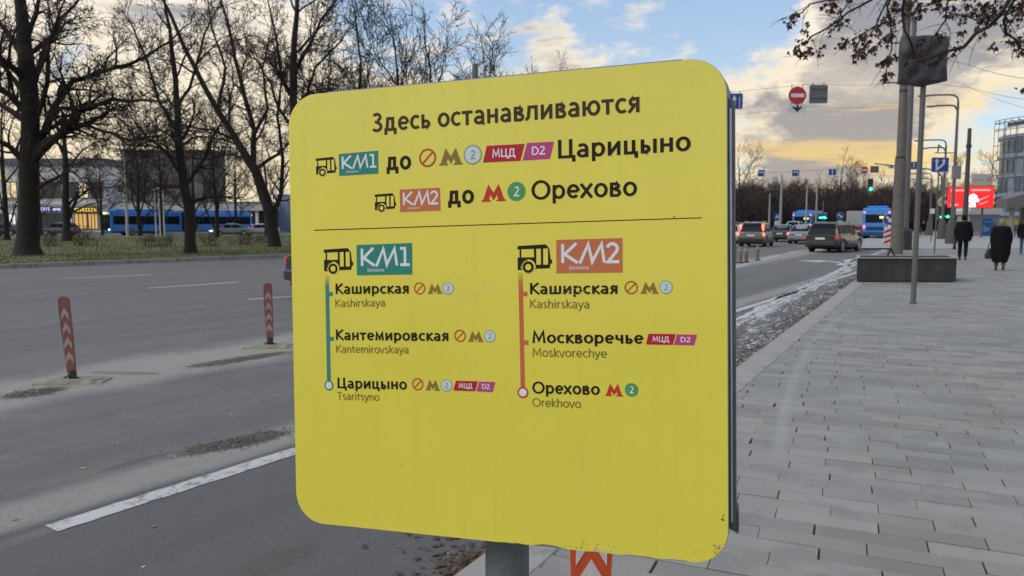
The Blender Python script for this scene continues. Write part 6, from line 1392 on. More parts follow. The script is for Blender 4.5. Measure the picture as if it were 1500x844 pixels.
# ------------------------------------------------------------------ trees
rnd = random.Random(12)
def tubes_mesh(name, segs, m, sides):
    """segs: rows of p0(3) p1(3) r0 r1 -> one mesh of tapered prisms, vectorised"""
    S = np.array(segs, dtype=np.float64); n = len(S); p0, p1, r0, r1 = S[:, :3], S[:, 3:6], S[:, 6], S[:, 7]
    d = p1 - p0; d /= np.maximum(np.linalg.norm(d, axis=1, keepdims=True), 1e-6)
    up = np.where(np.abs(d[:, 2:3]) < .9, np.array([[0, 0, 1.]]), np.array([[1., 0, 0]])); a = np.cross(d, up); a /= np.linalg.norm(a, axis=1, keepdims=True); b = np.cross(a, d)
    V = np.zeros((n, 2, sides, 3))
    for k in range(sides):
        q = 2 * PI * k / sides; o = a * math.cos(q) + b * math.sin(q); V[:, 0, k] = p0 - d * (r0 * .3)[:, None] + o * r0[:, None]; V[:, 1, k] = p1 + o * r1[:, None]
    idx = np.arange(n)[:, None] * 2 * sides; k = np.arange(sides)[None, :]; k2 = (k + 1) % sides
    Fc = np.stack([idx + k, idx + k2, idx + sides + k2, idx + sides + k], -1).reshape(-1)
    me = bpy.data.meshes.new(name); me.vertices.add(n * 2 * sides); me.vertices.foreach_set('co', V.ravel()); me.loops.add(len(Fc)); me.loops.foreach_set('vertex_index', Fc)
    me.polygons.add(n * sides); me.polygons.foreach_set('loop_start', np.arange(0, len(Fc), 4)); me.update(calc_edges=True); me.polygons.foreach_set('use_smooth', [True] * (n * sides)); me.materials.append(m)
    return me
ANG = [26, 62]
def grow(out, p, d, L, r, lvl, maxl, trop=.06, wig=.22, dens=1.0, rmin=.008):
    n = max(2, int(3 + L / (.9 if lvl < 2 else .5))) if lvl < maxl else 3
    st = L / n; d = d.normalized()
    for i in range(n):
        u = i / n; nd = (d + Vector((rnd.gauss(0, wig), rnd.gauss(0, wig), rnd.gauss(0, wig) + trop))).normalized(); q = p + nd * st
        ra = max(rmin, r * (1 - u * .75)); rb = max(rmin * .8, r * (1 - (i + 1) / n * .75)); out.append((*p, *q, ra, rb)); p, d = q, nd
        if lvl < maxl and u > .12:
            k = dens * (1.5 if lvl == 0 else 1.35 if lvl == 1 else 1.25)
            cnt = int(k) + (rnd.random() < k - int(k))
            for _ in range(cnt):
                ax = d.cross(Vector((rnd.gauss(0, 1), rnd.gauss(0, 1), rnd.gauss(0, 1)))).normalized(); an = R(rnd.uniform(*ANG)); cd = (d * math.cos(an) + ax * math.sin(an)).normalized()
                grow(out, p, cd, L * rnd.uniform(.34, .62) * (1 - u * .35), max(rmin, ra * rnd.uniform(.42, .62)), lvl + 1, maxl, trop * .8, wig * 1.1, dens, rmin)
def make_tree(loc, trunk, limbs, label, group, H=12, r0=.3, maxl=4, dens=1.0, rmin=.009, name='bare_tree', autol=6, seed=1, crown0=.3, el0=20, el1=55, lf=(.28, .42), wg=.17, tp=.05):
    """trunk: list of (point, radius); limbs: polylines of (point...) with a start radius"""
    rnd.seed(seed); r = empty(name, loc, 0, label, 'tree', group); o_ = Vector(loc)
    mb = MB(); pts = [Vector(p) - o_ for p, _ in trunk]; rs = [a for _, a in trunk]
    # root flare and a slightly uneven bole
    P_, R_ = [], []
    for i in range(len(pts) - 1):
        for k in range(3):
            u = k / 3; P_.append(pts[i].lerp(pts[i + 1], u) + (Vector((rnd.gauss(0, .02), rnd.gauss(0, .02), 0)) if i + k else Vector())); R_.append(rs[i] * (1 - u) + rs[i + 1] * u)
    P_.append(pts[-1]); R_.append(rs[-1]); mb.tube(P_, R_, 12); mb.build('trunk', BRANCHM, r, smooth=True)
    segs = []; thick = []
    for pl, ra, kd in limbs:
        q = [Vector(p) - o_ for p in pl]; sub_ = []
        for a, b in zip(q[:-1], q[1:]):
            for k in range(3): sub_.append(a.lerp(b, k / 3) + Vector((0, rnd.gauss(0, .06), rnd.gauss(0, .03))))
        sub_.append(q[-1]); n = len(sub_)
        for i in range(n - 1):
            u0, u1 = i / (n - 1), (i + 1) / (n - 1); rr0 = ra * (1 - .72 * u0); rr1 = ra * (1 - .72 * u1); thick.append((*sub_[i], *sub_[i + 1], rr0, rr1))
            L_ = (q[-1] - q[0]).length
            if i >= 1:
                for _ in range(kd):
                    d = (sub_[i + 1] - sub_[i]).normalized(); ax = d.cross(Vector((rnd.gauss(0, 1), rnd.gauss(0, 1), rnd.gauss(0, 1)))).normalized(); an = R(rnd.uniform(28, 65)); grow(segs, sub_[i + 1], d * math.cos(an) + ax * math.sin(an), rnd.uniform(.8, 2.6) * (1 - .25 * u0), max(.02, rr1 * .45), 2, maxl, .05, .2, dens, rmin)
        grow(segs, sub_[-1], sub_[-1] - sub_[-2], 2.2, ra * .28, 1, maxl, .05, .2, dens, rmin)
    zt_ = pts[-1].z
    for i in range(autol):
        u = crown0 + (1 - crown0) * (i + rnd.random()) / max(1, autol); k = min(len(P_) - 1, max(0, int(u * (len(P_) - 1)))); a = i * 2.4 + rnd.uniform(-.4, .4); el = R(rnd.uniform(el0, el1))
        d = Vector((math.cos(a) * math.cos(el), math.sin(a) * math.cos(el), math.sin(el))); grow(segs, P_[k], d, H * rnd.uniform(*lf) * (1.15 - .5 * u), R_[k] * rnd.uniform(.38, .55), 1, maxl, tp, wg, dens, rmin)
    if autol: grow(segs, P_[-1], Vector((0, 0, 1)), H * .30, R_[-1] * .9, 1, maxl, .05, .15, dens, rmin)
    allseg = thick + segs; th = [s for s in allseg if s[6] > .035]; tn = [s for s in allseg if s[6] <= .035]
    for nm, sg, m, sd_ in (('crown', th, BRANCHM, 6), ('twigs', tn, TWIGM, 3)):
        if sg: me = tubes_mesh(nm, sg, m, sd_); o = bpy.data.objects.new(nm, me); COL.objects.link(o); o.parent = r
    return r
def pl(Y, *pts, dY=0): return [at(x, y, Y + dY * i) for i, (x, y) in enumerate(pts)]
# --- big near trunk at the far left
Y = gp(40, 374, .03).y; b = gp(40, 374, .03)
tr = [(b + Vector((0, 0, -.1)), .70), (at(40, 358, Y), .50), (at(41, 320, Y), .44), (at(44, 250, Y), .42), (at(45, 180, Y), .38), (at(42, 120, Y), .38), (at(36, 60, Y), .30), (at(28, -10, Y), .22), (at(24, -70, Y), .12)]
lm = [(pl(Y, (50, 235), (85, 195), (118, 160), (165, 145), (225, 148), dY=-.2), .20, 3), (pl(Y, (52, 215), (80, 160), (105, 118), (150, 105), (205, 88), (250, 60), dY=.5), .18, 3), (pl(Y, (46, 130), (66, 70), (88, 30), (120, -10), dY=.4), .17, 2),
      (pl(Y, (40, 165), (15, 140), (-30, 110), (-80, 95), dY=-.5), .18, 2), (pl(Y, (40, 240), (15, 215), (-25, 195), (-80, 190), dY=-.3), .17, 2), (pl(Y, (44, 100), (20, 60), (-10, 20), (-30, -30), dY=.3), .16, 2),
      (pl(Y, (48, 280), (80, 262), (100, 250), (125, 262), dY=-.3), .10, 1), (pl(Y, (50, 180), (70, 120), (72, 60), (95, 0), dY=-.6), .14, 2), (pl(Y, (48, 200), (95, 175), (150, 190), (190, 205), (230, 200), dY=-.2), .12, 2), (pl(Y, (36, 60), (55, 20), (60, -30), dY=.2), .14, 2), (pl(Y, (42, 145), (5, 95), (-20, 40), dY=.3), .13, 2)]
make_tree(b, tr, lm, 'large bare tree with the thickest dark trunk, at the far left of the lawn', 'bare trees on the lawn', r0=.5, maxl=4, dens=1.25, rmin=.012, autol=5, seed=3)
# --- slimmer tree at 280
Y = gp(280, 371, .03).y; b = gp(280, 371, .03)
tr = [(b + Vector((0, 0, -.1)), .36), (at(279, 355, Y), .27), (at(276, 300, Y), .24), (at(268, 262, Y), .22), (at(262, 210, Y), .18), (at(258, 140, Y), .14), (at(252, 70, Y), .10), (at(240, -10, Y), .05)]
lm = [(pl(Y, (268, 262), (245, 225), (215, 200), (195, 175), dY=-.3), .10, 2), (pl(Y, (272, 275), (300, 230), (318, 190), (345, 150), dY=.4), .11, 2), (pl(Y, (262, 200), (235, 150), (215, 90), (190, 30), dY=.3), .10, 2), (pl(Y, (260, 160), (285, 110), (300, 50), (325, 0), dY=-.3), .09, 2),
      (pl(Y, (266, 240), (232, 215), (190, 212), (160, 195), dY=.4), .07, 2), (pl(Y, (262, 215), (292, 200), (330, 205), (360, 190), dY=-.4), .07, 2)]
make_tree(b, tr, lm, 'slim dark tree standing on the lawn in front of the long blue bus', 'bare trees on the lawn', maxl=4, dens=1.28, rmin=.011, autol=8, seed=5, H=10)
# --- leaning forked tree at 400
Y = 47; b = at(402, 356, Y); b.z = .03
tr = [(b + Vector((0, 0, -.1)), .46), (at(400, 345, Y), .37), (at(392, 300, Y), .33), (at(374, 250, Y), .30), (at(350, 212, Y), .22), (at(312, 150, Y), .17), (at(270, 70, Y), .13), (at(240, 0, Y), .09), (at(220, -40, Y), .05)]
lm = [(pl(Y, (370, 245), (372, 190), (350, 110), (335, 40), (318, -20), dY=.3), .19, 2), (pl(Y, (398, 320), (412, 285), (414, 230), (406, 170), (412, 120), dY=.3), .17, 2), (pl(Y, (345, 205), (310, 190), (270, 185), (230, 165), dY=-.4), .10, 2), (pl(Y, (362, 232), (330, 225), (300, 235), (268, 228), dY=-.3), .08, 2),
      (pl(Y, (320, 160), (330, 100), (310, 40), (300, -20), dY=.4), .11, 2), (pl(Y, (372, 200), (392, 160), (385, 100), (398, 40), dY=-.3), .11, 2), (pl(Y, (290, 110), (255, 90), (225, 85), dY=-.3), .08, 2)]
make_tree(b, tr, lm, 'forked tree leaning left just beside the left edge of the yellow sign', 'bare trees on the lawn', maxl=4, dens=1.28, rmin=.012, autol=6, seed=8)
# --- dark straight trunk whose crown rises behind the upper left corner of the sign
Y = 44; b = at(437, 356, Y); b.z = .03
tr = [(b + Vector((0, 0, -.1)), .34), (at(434, 300, Y), .26), (at(431, 200, Y), .24), (at(429, 120, Y), .22), (at(431, 60, Y), .17), (at(436, 0, Y), .12), (at(440, -50, Y), .06)]
lm = [(pl(Y, (430, 150), (412, 110), (405, 60), (392, 0), dY=.3), .14, 2), (pl(Y, (430, 110), (452, 70), (470, 30), (500, -10), dY=.3), .13, 2), (pl(Y, (429, 170), (450, 135), (462, 100), (500, 60), (520, 30), dY=-.3), .10, 2), (pl(Y, (432, 190), (408, 160), (395, 120), (370, 80), dY=-.3), .11, 2), (pl(Y, (430, 165), (452, 140), (450, 125), (480, 120), dY=.2), .06, 2)]
make_tree(b, tr, lm, 'straight dark tree rising behind the upper left corner of the yellow sign', 'bare trees on the lawn', maxl=4, dens=1.28, rmin=.012, autol=7, seed=11, H=12)
# --- forked tree at 97 in the mid distance
Y = 62; b = at(98, 352, Y); b.z = .03
tr = [(b + Vector((0, 0, -.1)), .40), (at(98, 330, Y), .30), (at(96, 290, Y), .27), (at(96, 240, Y), .22), (at(94, 190, Y), .12)]
lm = [(pl(Y, (100, 322), (112, 290), (135, 275), (180, 274), dY=.2), .15, 2), (pl(Y, (97, 270), (75, 245), (60, 215), dY=.2), .10, 2), (pl(Y, (96, 250), (120, 220), (150, 205), dY=.2), .10, 2), (pl(Y, (104, 312), (130, 300), (165, 290), dY=-.2), .09, 1), (pl(Y, (96, 240), (82, 200), (70, 165), dY=.2), .09, 2)]
make_tree(b, tr, lm, 'broad low tree with a sweeping right branch before the lit shops', 'bare trees on the lawn', maxl=4, dens=.8, rmin=.013, autol=3, seed=14, H=8)
# --- generic trees, four individuals then copies with their own labels
def gen_tree(seed, H, r0, maxl=4, dens=.86, rmin=.015, spread=1.0):
    rnd.seed(seed); b = Vector((0, 0, 0)); tr = [(b, r0 * 1.4), (Vector((0, 0, .4)), r0), (Vector((rnd.gauss(0, .1), 0, H * .25)), r0 * .85), (Vector((rnd.gauss(0, .2), rnd.gauss(0, .2), H * .5)), r0 * .6), (Vector((rnd.gauss(0, .3), rnd.gauss(0, .3), H * .72)), r0 * .32)]
    ANG[:] = [20, 50]; t_ = make_tree(b, tr, [], 'x', 'bare trees beyond the sign', H=H, maxl=maxl, dens=dens, rmin=rmin, autol=7, seed=seed, crown0=.22, el0=40, el1=72, lf=(.42, .60), wg=.11, tp=.05); ANG[:] = [26, 62]; return t_
protos = [gen_tree(s_, 14.5, .24) for s_ in (41, 42, 43, 44)]
spots = [(522, 52, 1.18, 'bare tree with a double trunk above the title line of the yellow sign'), (585, 56, 1.22, 'bare vase-shaped tree rising behind the middle of the upper edge of the sign'), (640, 60, 1.22, 'bare tree left of the grey pole top above the sign'), (722, 66, 1.22, 'bare leaning tree just right of the grey pole top above the sign'),
         (775, 78, 1.10, 'low bare tree whose tips show right of the middle of the sign top'), (868, 120, 1.32, 'farthest bare treetop showing over the upper edge of the sign'), (905, 135, 1.35, 'faint treetop right of the farthest bare treetop over the sign'),
         (205, 84, .92, 'thin tree behind the white posts at left'), (318, 76, .9, 'bare tree between the slim tree and the leaning forked tree'), (238, 90, 1.0, 'bare tree before the brown block, left of the slim tree'), (345, 96, .8, 'bare tree in front of the grey canopy building'),
         (150, 92, .7, 'small bare tree above the front of the long blue bus'), (60, 90, .7, 'small bare tree behind the thickest trunk'), (10, 66, 1.0, 'bare tree at the extreme left edge behind the parked cars'), (480, 66, 1.2, 'bare tree left of the double trunk behind the sign corner'), (680, 74, 1.12, 'thin bare tree directly behind the grey pole top'), (390, 92, .9, 'faint bare tree behind the foot of the leaning forked tree'), (285, 98, 1.05, 'faint bare tree in front of the brown block'), (550, 72, 1.2, 'bare tree between the double trunk and the vase-shaped tree'), (615, 78, 1.25, 'bare tree behind the vase-shaped tree'),
         (1130, 140, .62, 'small bare tree over the wood left of the tallest pale pole'), (1166, 146, .66, 'small bare tree over the wood under the second blue wire sign'), (1200, 148, .70, 'bare tree over the wood between the second and third blue wire signs'), (1248, 150, .72, 'bare tree over the wood above the box lorry'), (1288, 152, .76, 'bare tree over the wood beside the concrete pole'),
         (1082, 100, .80, 'tall bare tree right beside the right edge of the yellow sign'), (1228, 150, 1.0, 'bare tree rising above the wood behind the third blue wire sign'), (1262, 158, .9, 'bare tree above the wood under the small no entry sign'), (1350, 150, .8, 'bare tree between the two lamp posts in the distance'), (1392, 120, .85, 'bare tree behind the nearest street lamp'), (1458, 112, .9, 'bare tree right of the red screen')]
used = 0
for i, (px, Y_, sc_, lab) in enumerate(spots):
    o = protos[i] if i < 4 else copy_tree(protos[i % 4]); q = at(px, 340, Y_); o.location = (q.x, Y_, .0); o.rotation_euler = (0, 0, i * 1.9); o.scale = (sc_ * (.9 + .05 * (i % 4)), sc_ * (.9 + .05 * (i % 3)), sc_); o['label'] = lab; o['group'] = 'bare trees beyond the sign'
# --- far wood: one mass
rnd.seed(77); far = []
def far_tree(x, y, H, r0, n=36):
    far.append((x, y, 0, x, y, H * .8, r0, r0 * .3))
    for k in range(n):
        z = H * rnd.uniform(.12, .85); a = rnd.uniform(0, 2 * PI); L_ = H * rnd.uniform(.14, .30); q = Vector((x, y, z)); d = Vector((math.cos(a), math.sin(a), rnd.uniform(.2, 1.0))).normalized(); e = q + d * L_; far.append((*q, *e, .055, .03))
        for _ in range(4):
            s0 = q.lerp(e, rnd.uniform(.3, 1)); d2 = (d + Vector((rnd.gauss(0, .6), rnd.gauss(0, .6), rnd.gauss(.1, .5)))).normalized(); e2 = s0 + d2 * L_ * rnd.uniform(.3, .6); far.append((*s0, *e2, .032, .018))
            for _ in range(2): d3 = (d2 + Vector((rnd.gauss(0, .6), rnd.gauss(0, .6), rnd.gauss(.1, .5)))).normalized(); s1 = s0.lerp(e2, rnd.uniform(.3, 1)); far.append((*s1, *(s1 + d3 * L_ * .35), .022, .014))
for row, (Y_, n_, h0) in enumerate(((122, 50, 6.3), (132, 54, 7.5), (142, 58, 8.4), (154, 56, 9.5), (166, 50, 10.2))):
    for k in range(n_):
        px = 1000 + (1345 - 1000) * (k + rnd.random()) / n_; q = at(px, 330, Y_); hh_ = h0 * (1.0 - .17 * max(0, (px - 1130) / 200 if px < 1230 else .5)) * rnd.uniform(.82, 1.1); far_tree(q.x, Y_ + rnd.uniform(-5, 5), hh_, .16, 30)
for k in range(34):
    px = 1332 + 190 * rnd.random(); Y_ = rnd.uniform(125, 150); q = at(px, 330, Y_); far_tree(q.x, Y_, rnd.uniform(6.0, 8.5), .15, 30)
me = tubes_mesh('far_wood', far, mat('far_wood_bark', (.050, .038, .033), .95, 0, .3, .5), 3); o = bpy.data.objects.new('far_wood', me); COL.objects.link(o); tag(o, kind='stuff')
# undergrowth of the wood: a lumpy bank of scrub made of many small faces
def scrub(name, pts, n, size, m, h):
    rng = np.random.default_rng(8); V = []; 
    for _ in range(n):
        a, b = pts[rng.integers(0, len(pts))]; u = rng.random(); x = a[0] + (b[0] - a[0]) * u; y = a[1] + (b[1] - a[1]) * u + rng.normal(0, 1.5); z = abs(rng.random() ** 1.2) * h * (1 + .25 * math.sin(x * .5) + .15 * math.sin(x * 1.7)); c = np.array((x + rng.normal(0, .3), y, z)); V.append(c + rng.normal(0, size, (3, 3)))
    V = np.array(V); k = len(V); me = bpy.data.meshes.new(name); me.vertices.add(k * 3); me.vertices.foreach_set('co', V.ravel()); me.loops.add(k * 3); me.loops.foreach_set('vertex_index', np.arange(k * 3)); me.polygons.add(k); me.polygons.foreach_set('loop_start', np.arange(0, k * 3, 3)); me.update(calc_edges=True); me.materials.append(m); o = bpy.data.objects.new(name, me); COL.objects.link(o); o['kind'] = 'stuff'; return o
a0, a1 = at(1000, 330, 150), at(1330, 330, 150)
scrub('wood_undergrowth', [((a0.x, 146), (a1.x, 146)), ((a0.x, 158), (a1.x, 158))], 26000, .42, mat('scrub_brown', (.045, .034, .029), .95, 0, .3, .3), 5.0)
a0, a1 = at(1335, 330, 145), at(1530, 330, 135); scrub('scrub_right', [((a0.x, 145), (a1.x, 135))], 7000, .38, _M['scrub_brown'], 4.2)
a0, a1 = at(430, 330, 135), at(1010, 330, 140); scrub('scrub_middle', [((a0.x, 135), (a1.x, 140))], 9000, .5, _M['scrub_brown'], 5.0)
# --- shrubs on the lawn
def shrub(px, py, w_px, h_px, seed, label, m=TWIGM, leaves=None):
    rnd.seed(seed); b = gp(px, py, .03); k = b.y / F; r = empty('shrub', b, 0, label, 'shrub', 'low shrubs on the lawn'); segs = []; W_ = w_px * k; H_ = h_px * k
    for _ in range(int(16 + W_ * 14)):
        q = Vector((rnd.uniform(-.5, .5) * W_, rnd.uniform(-.4, .4), 0)); grow(segs, q, Vector((rnd.gauss(0, .35), rnd.gauss(0, .35), 1)), H_ * rnd.uniform(.6, 1.05), .014, 2, 4, .05, .22, .9, .006)
    me = tubes_mesh('stems', segs, m, 3); o = bpy.data.objects.new('stems', me); COL.objects.link(o); o.parent = r
    if leaves:
        me_ = scatter_leaves('leaves', leaves, lambda: Vector((rnd.uniform(-.5, .5) * W_, rnd.uniform(-.5, .5), rnd.uniform(.05, .8) * H_)), .03, .07, int(W_ * 260)); me_.parent = r; me_['kind'] = 'stuff'
RUST = mat('rusty_leaf', (.13, .055, .03), .9, 0, .4, 3); DULLG = mat('dull_green_leaf', (.05, .06, .025), .9, 0, .4, 3)
random.seed(66)
for a in ((75, 361, 28, 22, 1, 'bare dark shrub just right of the thickest trunk', TWIGM, DULLG), (122, 360, 34, 26, 2, 'bare twiggy shrub under the broad low tree', TWIGM, DULLG), (228, 362, 52, 18, 3, 'wide rusty brown shrub left of the slim tree', TWIGM, RUST), (310, 361, 22, 20, 4, 'small green-brown shrub right of the slim tree', TWIGM, DULLG),
          (352, 358, 34, 13, 5, 'low rusty shrub between the slim and the leaning tree', TWIGM, RUST), (385, 356, 30, 12, 6, 'low reddish shrub touching the foot of the leaning tree', TWIGM, RUST), (0, 352, 24, 22, 7, 'dark round shrub at the left edge of the frame', TWIGM, DULLG)): shrub(*a)
# --- overhanging maple at the upper right: trunk outside the frame, limbs reach over the pavement
rnd.seed(101); mb_ = Vector((10.5, 6.0, 0)); r = empty('maple_tree', mb_, 0, 'overhanging tree branches with withered brown leaves at the upper right', 'tree')
fork = Vector((10.2, 6.4, 4.6)) - mb_
mb = MB(); mb.tube([(0, 0, 0), (0, 0, .5), (-.05, .1, 2.5), tuple(fork)], [.30, .22, .19, .16], 14); mb.build('trunk', BRANCHM, r, smooth=True)
Ym = 8.6; limbs = [([(1620, -120), (1540, -60), (1479, 0), (1450, 38), (1412, 69), (1385, 76), (1345, 90)], .030), ([(1420, -90), (1350, -40), (1324, 0), (1325, 44), (1341, 85), (1356, 94)], .016), ([(1420, -110), (1330, -50), (1280, -2), (1242, 18), (1207, 44), (1177, 67)], .018), ([(1340, -80), (1270, -30), (1224, 0), (1186, 6), (1163, 24)], .013),
     ([(1560, -90), (1500, -20), (1470, 30), (1490, 60), (1512, 80)], .018), ([(1440, -80), (1400, -20), (1385, 30), (1372, 52)], .013), ([(1330, -50), (1300, 10), (1306, 50), (1300, 90), (1296, 118)], .010), ([(1560, -60), (1520, 0), (1480, 20), (1430, 30), (1390, 20)], .014), ([(1330, -50), (1290, 20), (1262, 52), (1250, 75)], .010), ([(1600, -40), (1540, 30), (1500, 60), (1498, 75)], .012),
     ([(1500, -60), (1440, -10), (1400, 0), (1360, 8), (1330, 24)], .012), ([(1290, -60), (1246, -8), (1232, 20), (1228, 40)], .009)]
seg = []; leafpts = []
for k, (pts, ra) in enumerate(limbs):
    Y0 = Ym + (k % 4 - 1.5) * .45; q = [at(x, y, Y0 - .6 * (1 - i / (len(pts) - 1))) - mb_ for i, (x, y) in enumerate(pts)]
    st_ = [fork + (q[0] - fork) * u for u in (0, .33, .66)]; q = st_ + q; n = len(q)
    for i in range(n - 1):
        a, b = q[i], q[i + 1]; m_ = a.lerp(b, .5) + Vector((rnd.gauss(0, .015), rnd.gauss(0, .04), rnd.gauss(0, .02))); r0_ = ra * (1.9 if i < 3 else 1) * (1 - .75 * i / n) + .003; r1_ = ra * (1.9 if i < 2 else 1) * (1 - .75 * (i + 1) / n) + .003
        seg.append((*a, *m_, r0_, (r0_ + r1_) / 2)); seg.append((*m_, *b, (r0_ + r1_) / 2, r1_))
        if i >= 3:
            for _ in range(3):
                s0 = a.lerp(b, rnd.random()); d = (b - a).normalized(); d2 = (d + Vector((rnd.gauss(0, .6), rnd.gauss(0, .6), rnd.gauss(-.05, .5)))).normalized(); L_ = rnd.uniform(.12, .42); e = s0 + d2 * L_ * .5; e2 = e + (d2 + Vector((rnd.gauss(0, .3), rnd.gauss(0, .3), -.25))).normalized() * L_ * .5
                seg.append((*s0, *e, .0035, .0028)); seg.append((*e, *e2, .0028, .0018))
                for _2 in range(2): e3 = e + Vector((rnd.gauss(0, .08), rnd.gauss(0, .08), rnd.gauss(-.02, .07))); seg.append((*e, *e3, .0022, .0014))
                if rnd.random() < .16: leafpts.append((e2, 6))
me = tubes_mesh('crown', seg, BRANCHM, 5); o = bpy.data.objects.new('crown', me); COL.objects.link(o); o.parent = r
# clusters measured off the photograph (picture point, spread, count)
cl = [(1163, 22, 3, 10), (1160, 32, 3, 8), (1181, 45, 4, 10), (1178, 60, 5, 16), (1168, 74, 5, 18), (1180, 80, 3, 8), (1216, 14, 3, 8), (1232, 36, 6, 16), (1224, 4, 4, 10), (1240, 4, 4, 8), (1234, 66, 4, 14), (1262, 56, 7, 26), (1258, 74, 7, 28), (1276, 70, 6, 18), (1282, 50, 5, 14), (1300, 56, 6, 18), (1294, 34, 5, 14), (1308, 30, 5, 14), (1296, 92, 4, 14), (1308, 86, 4, 14), (1297, 112, 3, 10),
      (1312, 12, 8, 26), (1330, 6, 8, 26), (1342, 14, 5, 14), (1326, 22, 6, 16), (1362, 6, 7, 20), (1372, 12, 4, 10), (1392, 12, 5, 12), (1394, 22, 4, 8), (1348, 26, 3, 6), (1376, 54, 5, 14), (1366, 88, 5, 12), (1388, 84, 4, 12), (1350, 62, 3, 6), (1430, 14, 9, 30), (1450, 24, 9, 32), (1440, 36, 6, 18), (1462, 6, 9, 30), (1470, 44, 5, 14), (1486, 22, 8, 26), (1496, 8, 7, 22), (1404, 70, 4, 8), (1455, 70, 3, 7), (1492, 62, 5, 16), (1502, 76, 5, 14), (1490, 76, 4, 8), (1342, 78, 3, 6), (1500, 132, 3, 6), (1410, 48, 3, 5), (1416, 10, 6, 14)]
for (x, y, s_, n_) in cl:
    Yc = Ym + rnd.uniform(-.5, .5); c = at(x, y, Yc) - mb_
    for _ in range(n_): leafpts.append((c + Vector((rnd.gauss(0, s_ * .0062), rnd.gauss(0, .05), rnd.gauss(0, s_ * .0068))), 1))
vs, fs = [], []
for c, n_ in leafpts:
    for _ in range(n_):
        p_ = c + (Vector((rnd.gauss(0, .03), rnd.gauss(0, .03), rnd.gauss(-.02, .03))) if n_ > 1 else Vector()); s_ = rnd.uniform(.022, .044); q = Matrix.Rotation(rnd.uniform(0, 2 * PI), 3, 'Z') @ Matrix.Rotation(rnd.uniform(-.9, .9), 3, 'X') @ Matrix.Rotation(rnd.uniform(-.7, .7), 3, 'Y'); k = len(vs)
        for x, z, y in ((0, .6, 0), (-.5, .25, .25), (-.9, -.5, .45), (-.3, -.4, .1), (0, -1.4, .0), (.35, -.4, .1), (.95, -.6, .45), (.5, .2, .25)): v = q @ Vector((x * s_, y * s_, z * s_)) + p_; vs.append(tuple(v))
        fs += [(k, k + 1, k + 3, k + 4), (k + 1, k + 2, k + 3), (k, k + 4, k + 5, k + 7), (k + 5, k + 6, k + 7)]
me = bpy.data.meshes.new('leaves'); me.from_pydata(vs, [], fs); me.materials.append(LEAFM); o = bpy.data.objects.new('leaves', me); COL.objects.link(o); o.parent = r; o['kind'] = 'stuff'

# ------------------------------------------------------------------ buildings
def facade_box(r, x0, x1, z0, z1, y0, depth, m, name): mb = MB(); mb.box(((x0 + x1) / 2, y0 + depth / 2, (z0 + z1) / 2), (x1 - x0, depth, z1 - z0)); return mb.build(name, m, r)
def XY(px, Y): return at(px, 330, Y).x
def ZZ(py, Y, px=750): return at(px, py, Y).z
WALLW = mat('shop_wall_pale', (.66, .65, .62), .8, 0, .12, .6, dirt=(.38, .37, .35), dscale=.4); WLIT = mat('window_lit_warm', (.4, .36, .22), .5, 0, .3, 1.2, emit=(1, .86, .52), es=.45); WDIM = mat('window_dim', (.05, .055, .06), .15, 0, .1, 1)
SHOPL = mat('shop_light', (.4, .4, .38), .5, 0, .5, 1.0, emit=(.95, .92, 1), es=.5); YLIT = mat('sign_yellow_lit', (.5, .35, .05), .5, 0, 0, emit=(1, .62, .08), es=.75); RLIT = mat('sign_red_lit', (.4, .05, .05), .5, 0, 0, emit=(1, .12, .1), es=.45); BLIT = mat('sign_blue_lit', (.3, .3, .6), .5, 0, 0, emit=(.52, .55, 1), es=.75); OLIT = mat('shop_orange_lit', (.5, .3, .1), .5, 0, .4, 2, emit=(1, .55, .16), es=.35)
Y = 116; r = empty('shop_building', (0, Y, 0), 0, 'pale two storey shop building with lit shopfronts at the far left', 'building')
xa, xb = XY(-420, Y), XY(158, Y); zt_ = ZZ(243, Y, 60)
facade_box(r, xa, xb, 0, zt_, 0, 5, WALLW, 'wall'); facade_box(r, xa - .2, xb + .2, zt_, zt_ + 1.1, -.3, 5.4, mat('roof_band', (.12, .12, .125), .7, 0, .1, 1), 'roof')
facade_box(r, xa, xb + .1, ZZ(303, Y), ZZ(299, Y), -.25, .24, mat('cornice', (.36, .35, .33), .7, 0, .08), 'cornice')
def win(px0, px1, py0, py1, m, nm='window', fr=True, bars=2):
    a, b = XY(px0, Y), XY(px1, Y); z1, z0 = ZZ(py0, Y), ZZ(py1, Y)
    mb = MB(); mb.box(((a + b) / 2, -.02, (z0 + z1) / 2), (b - a, .06, z1 - z0)); w_ = mb.build(nm, m, r)
    mb = MB()
    for k in range(bars + 1): x = a + (b - a) * k / bars; mb.box((x, -.075, (z0 + z1) / 2), (.12, .05, z1 - z0 + .1))
    for z in (z0, z1): mb.box(((a + b) / 2, -.085, z), (b - a + .2, .05, .12))
    mb.build('frame', mat('window_frame_dark', (.06, .055, .05), .6, 0, .1), w_)
for px0, px1, m in ((-60, -36, WDIM), (-22, -2, WLIT), (9, 28, WLIT), (56, 64, WDIM), (66, 92, WDIM), (99, 116, WDIM), (118, 132, WLIT), (136, 152, WDIM)): win(px0, px1, 267, 290, m)
for px0, px1, m in ((-50, -8, SHOPL), (-4, 4, WDIM), (9, 24, SHOPL), (57, 92, WDIM), (98, 106, SHOPL), (110, 128, OLIT), (130, 144, OLIT), (147, 156, SHOPL)): win(px0, px1, 313, 336, m, 'shop_window', bars=1 if px1 - px0 < 12 else 3)
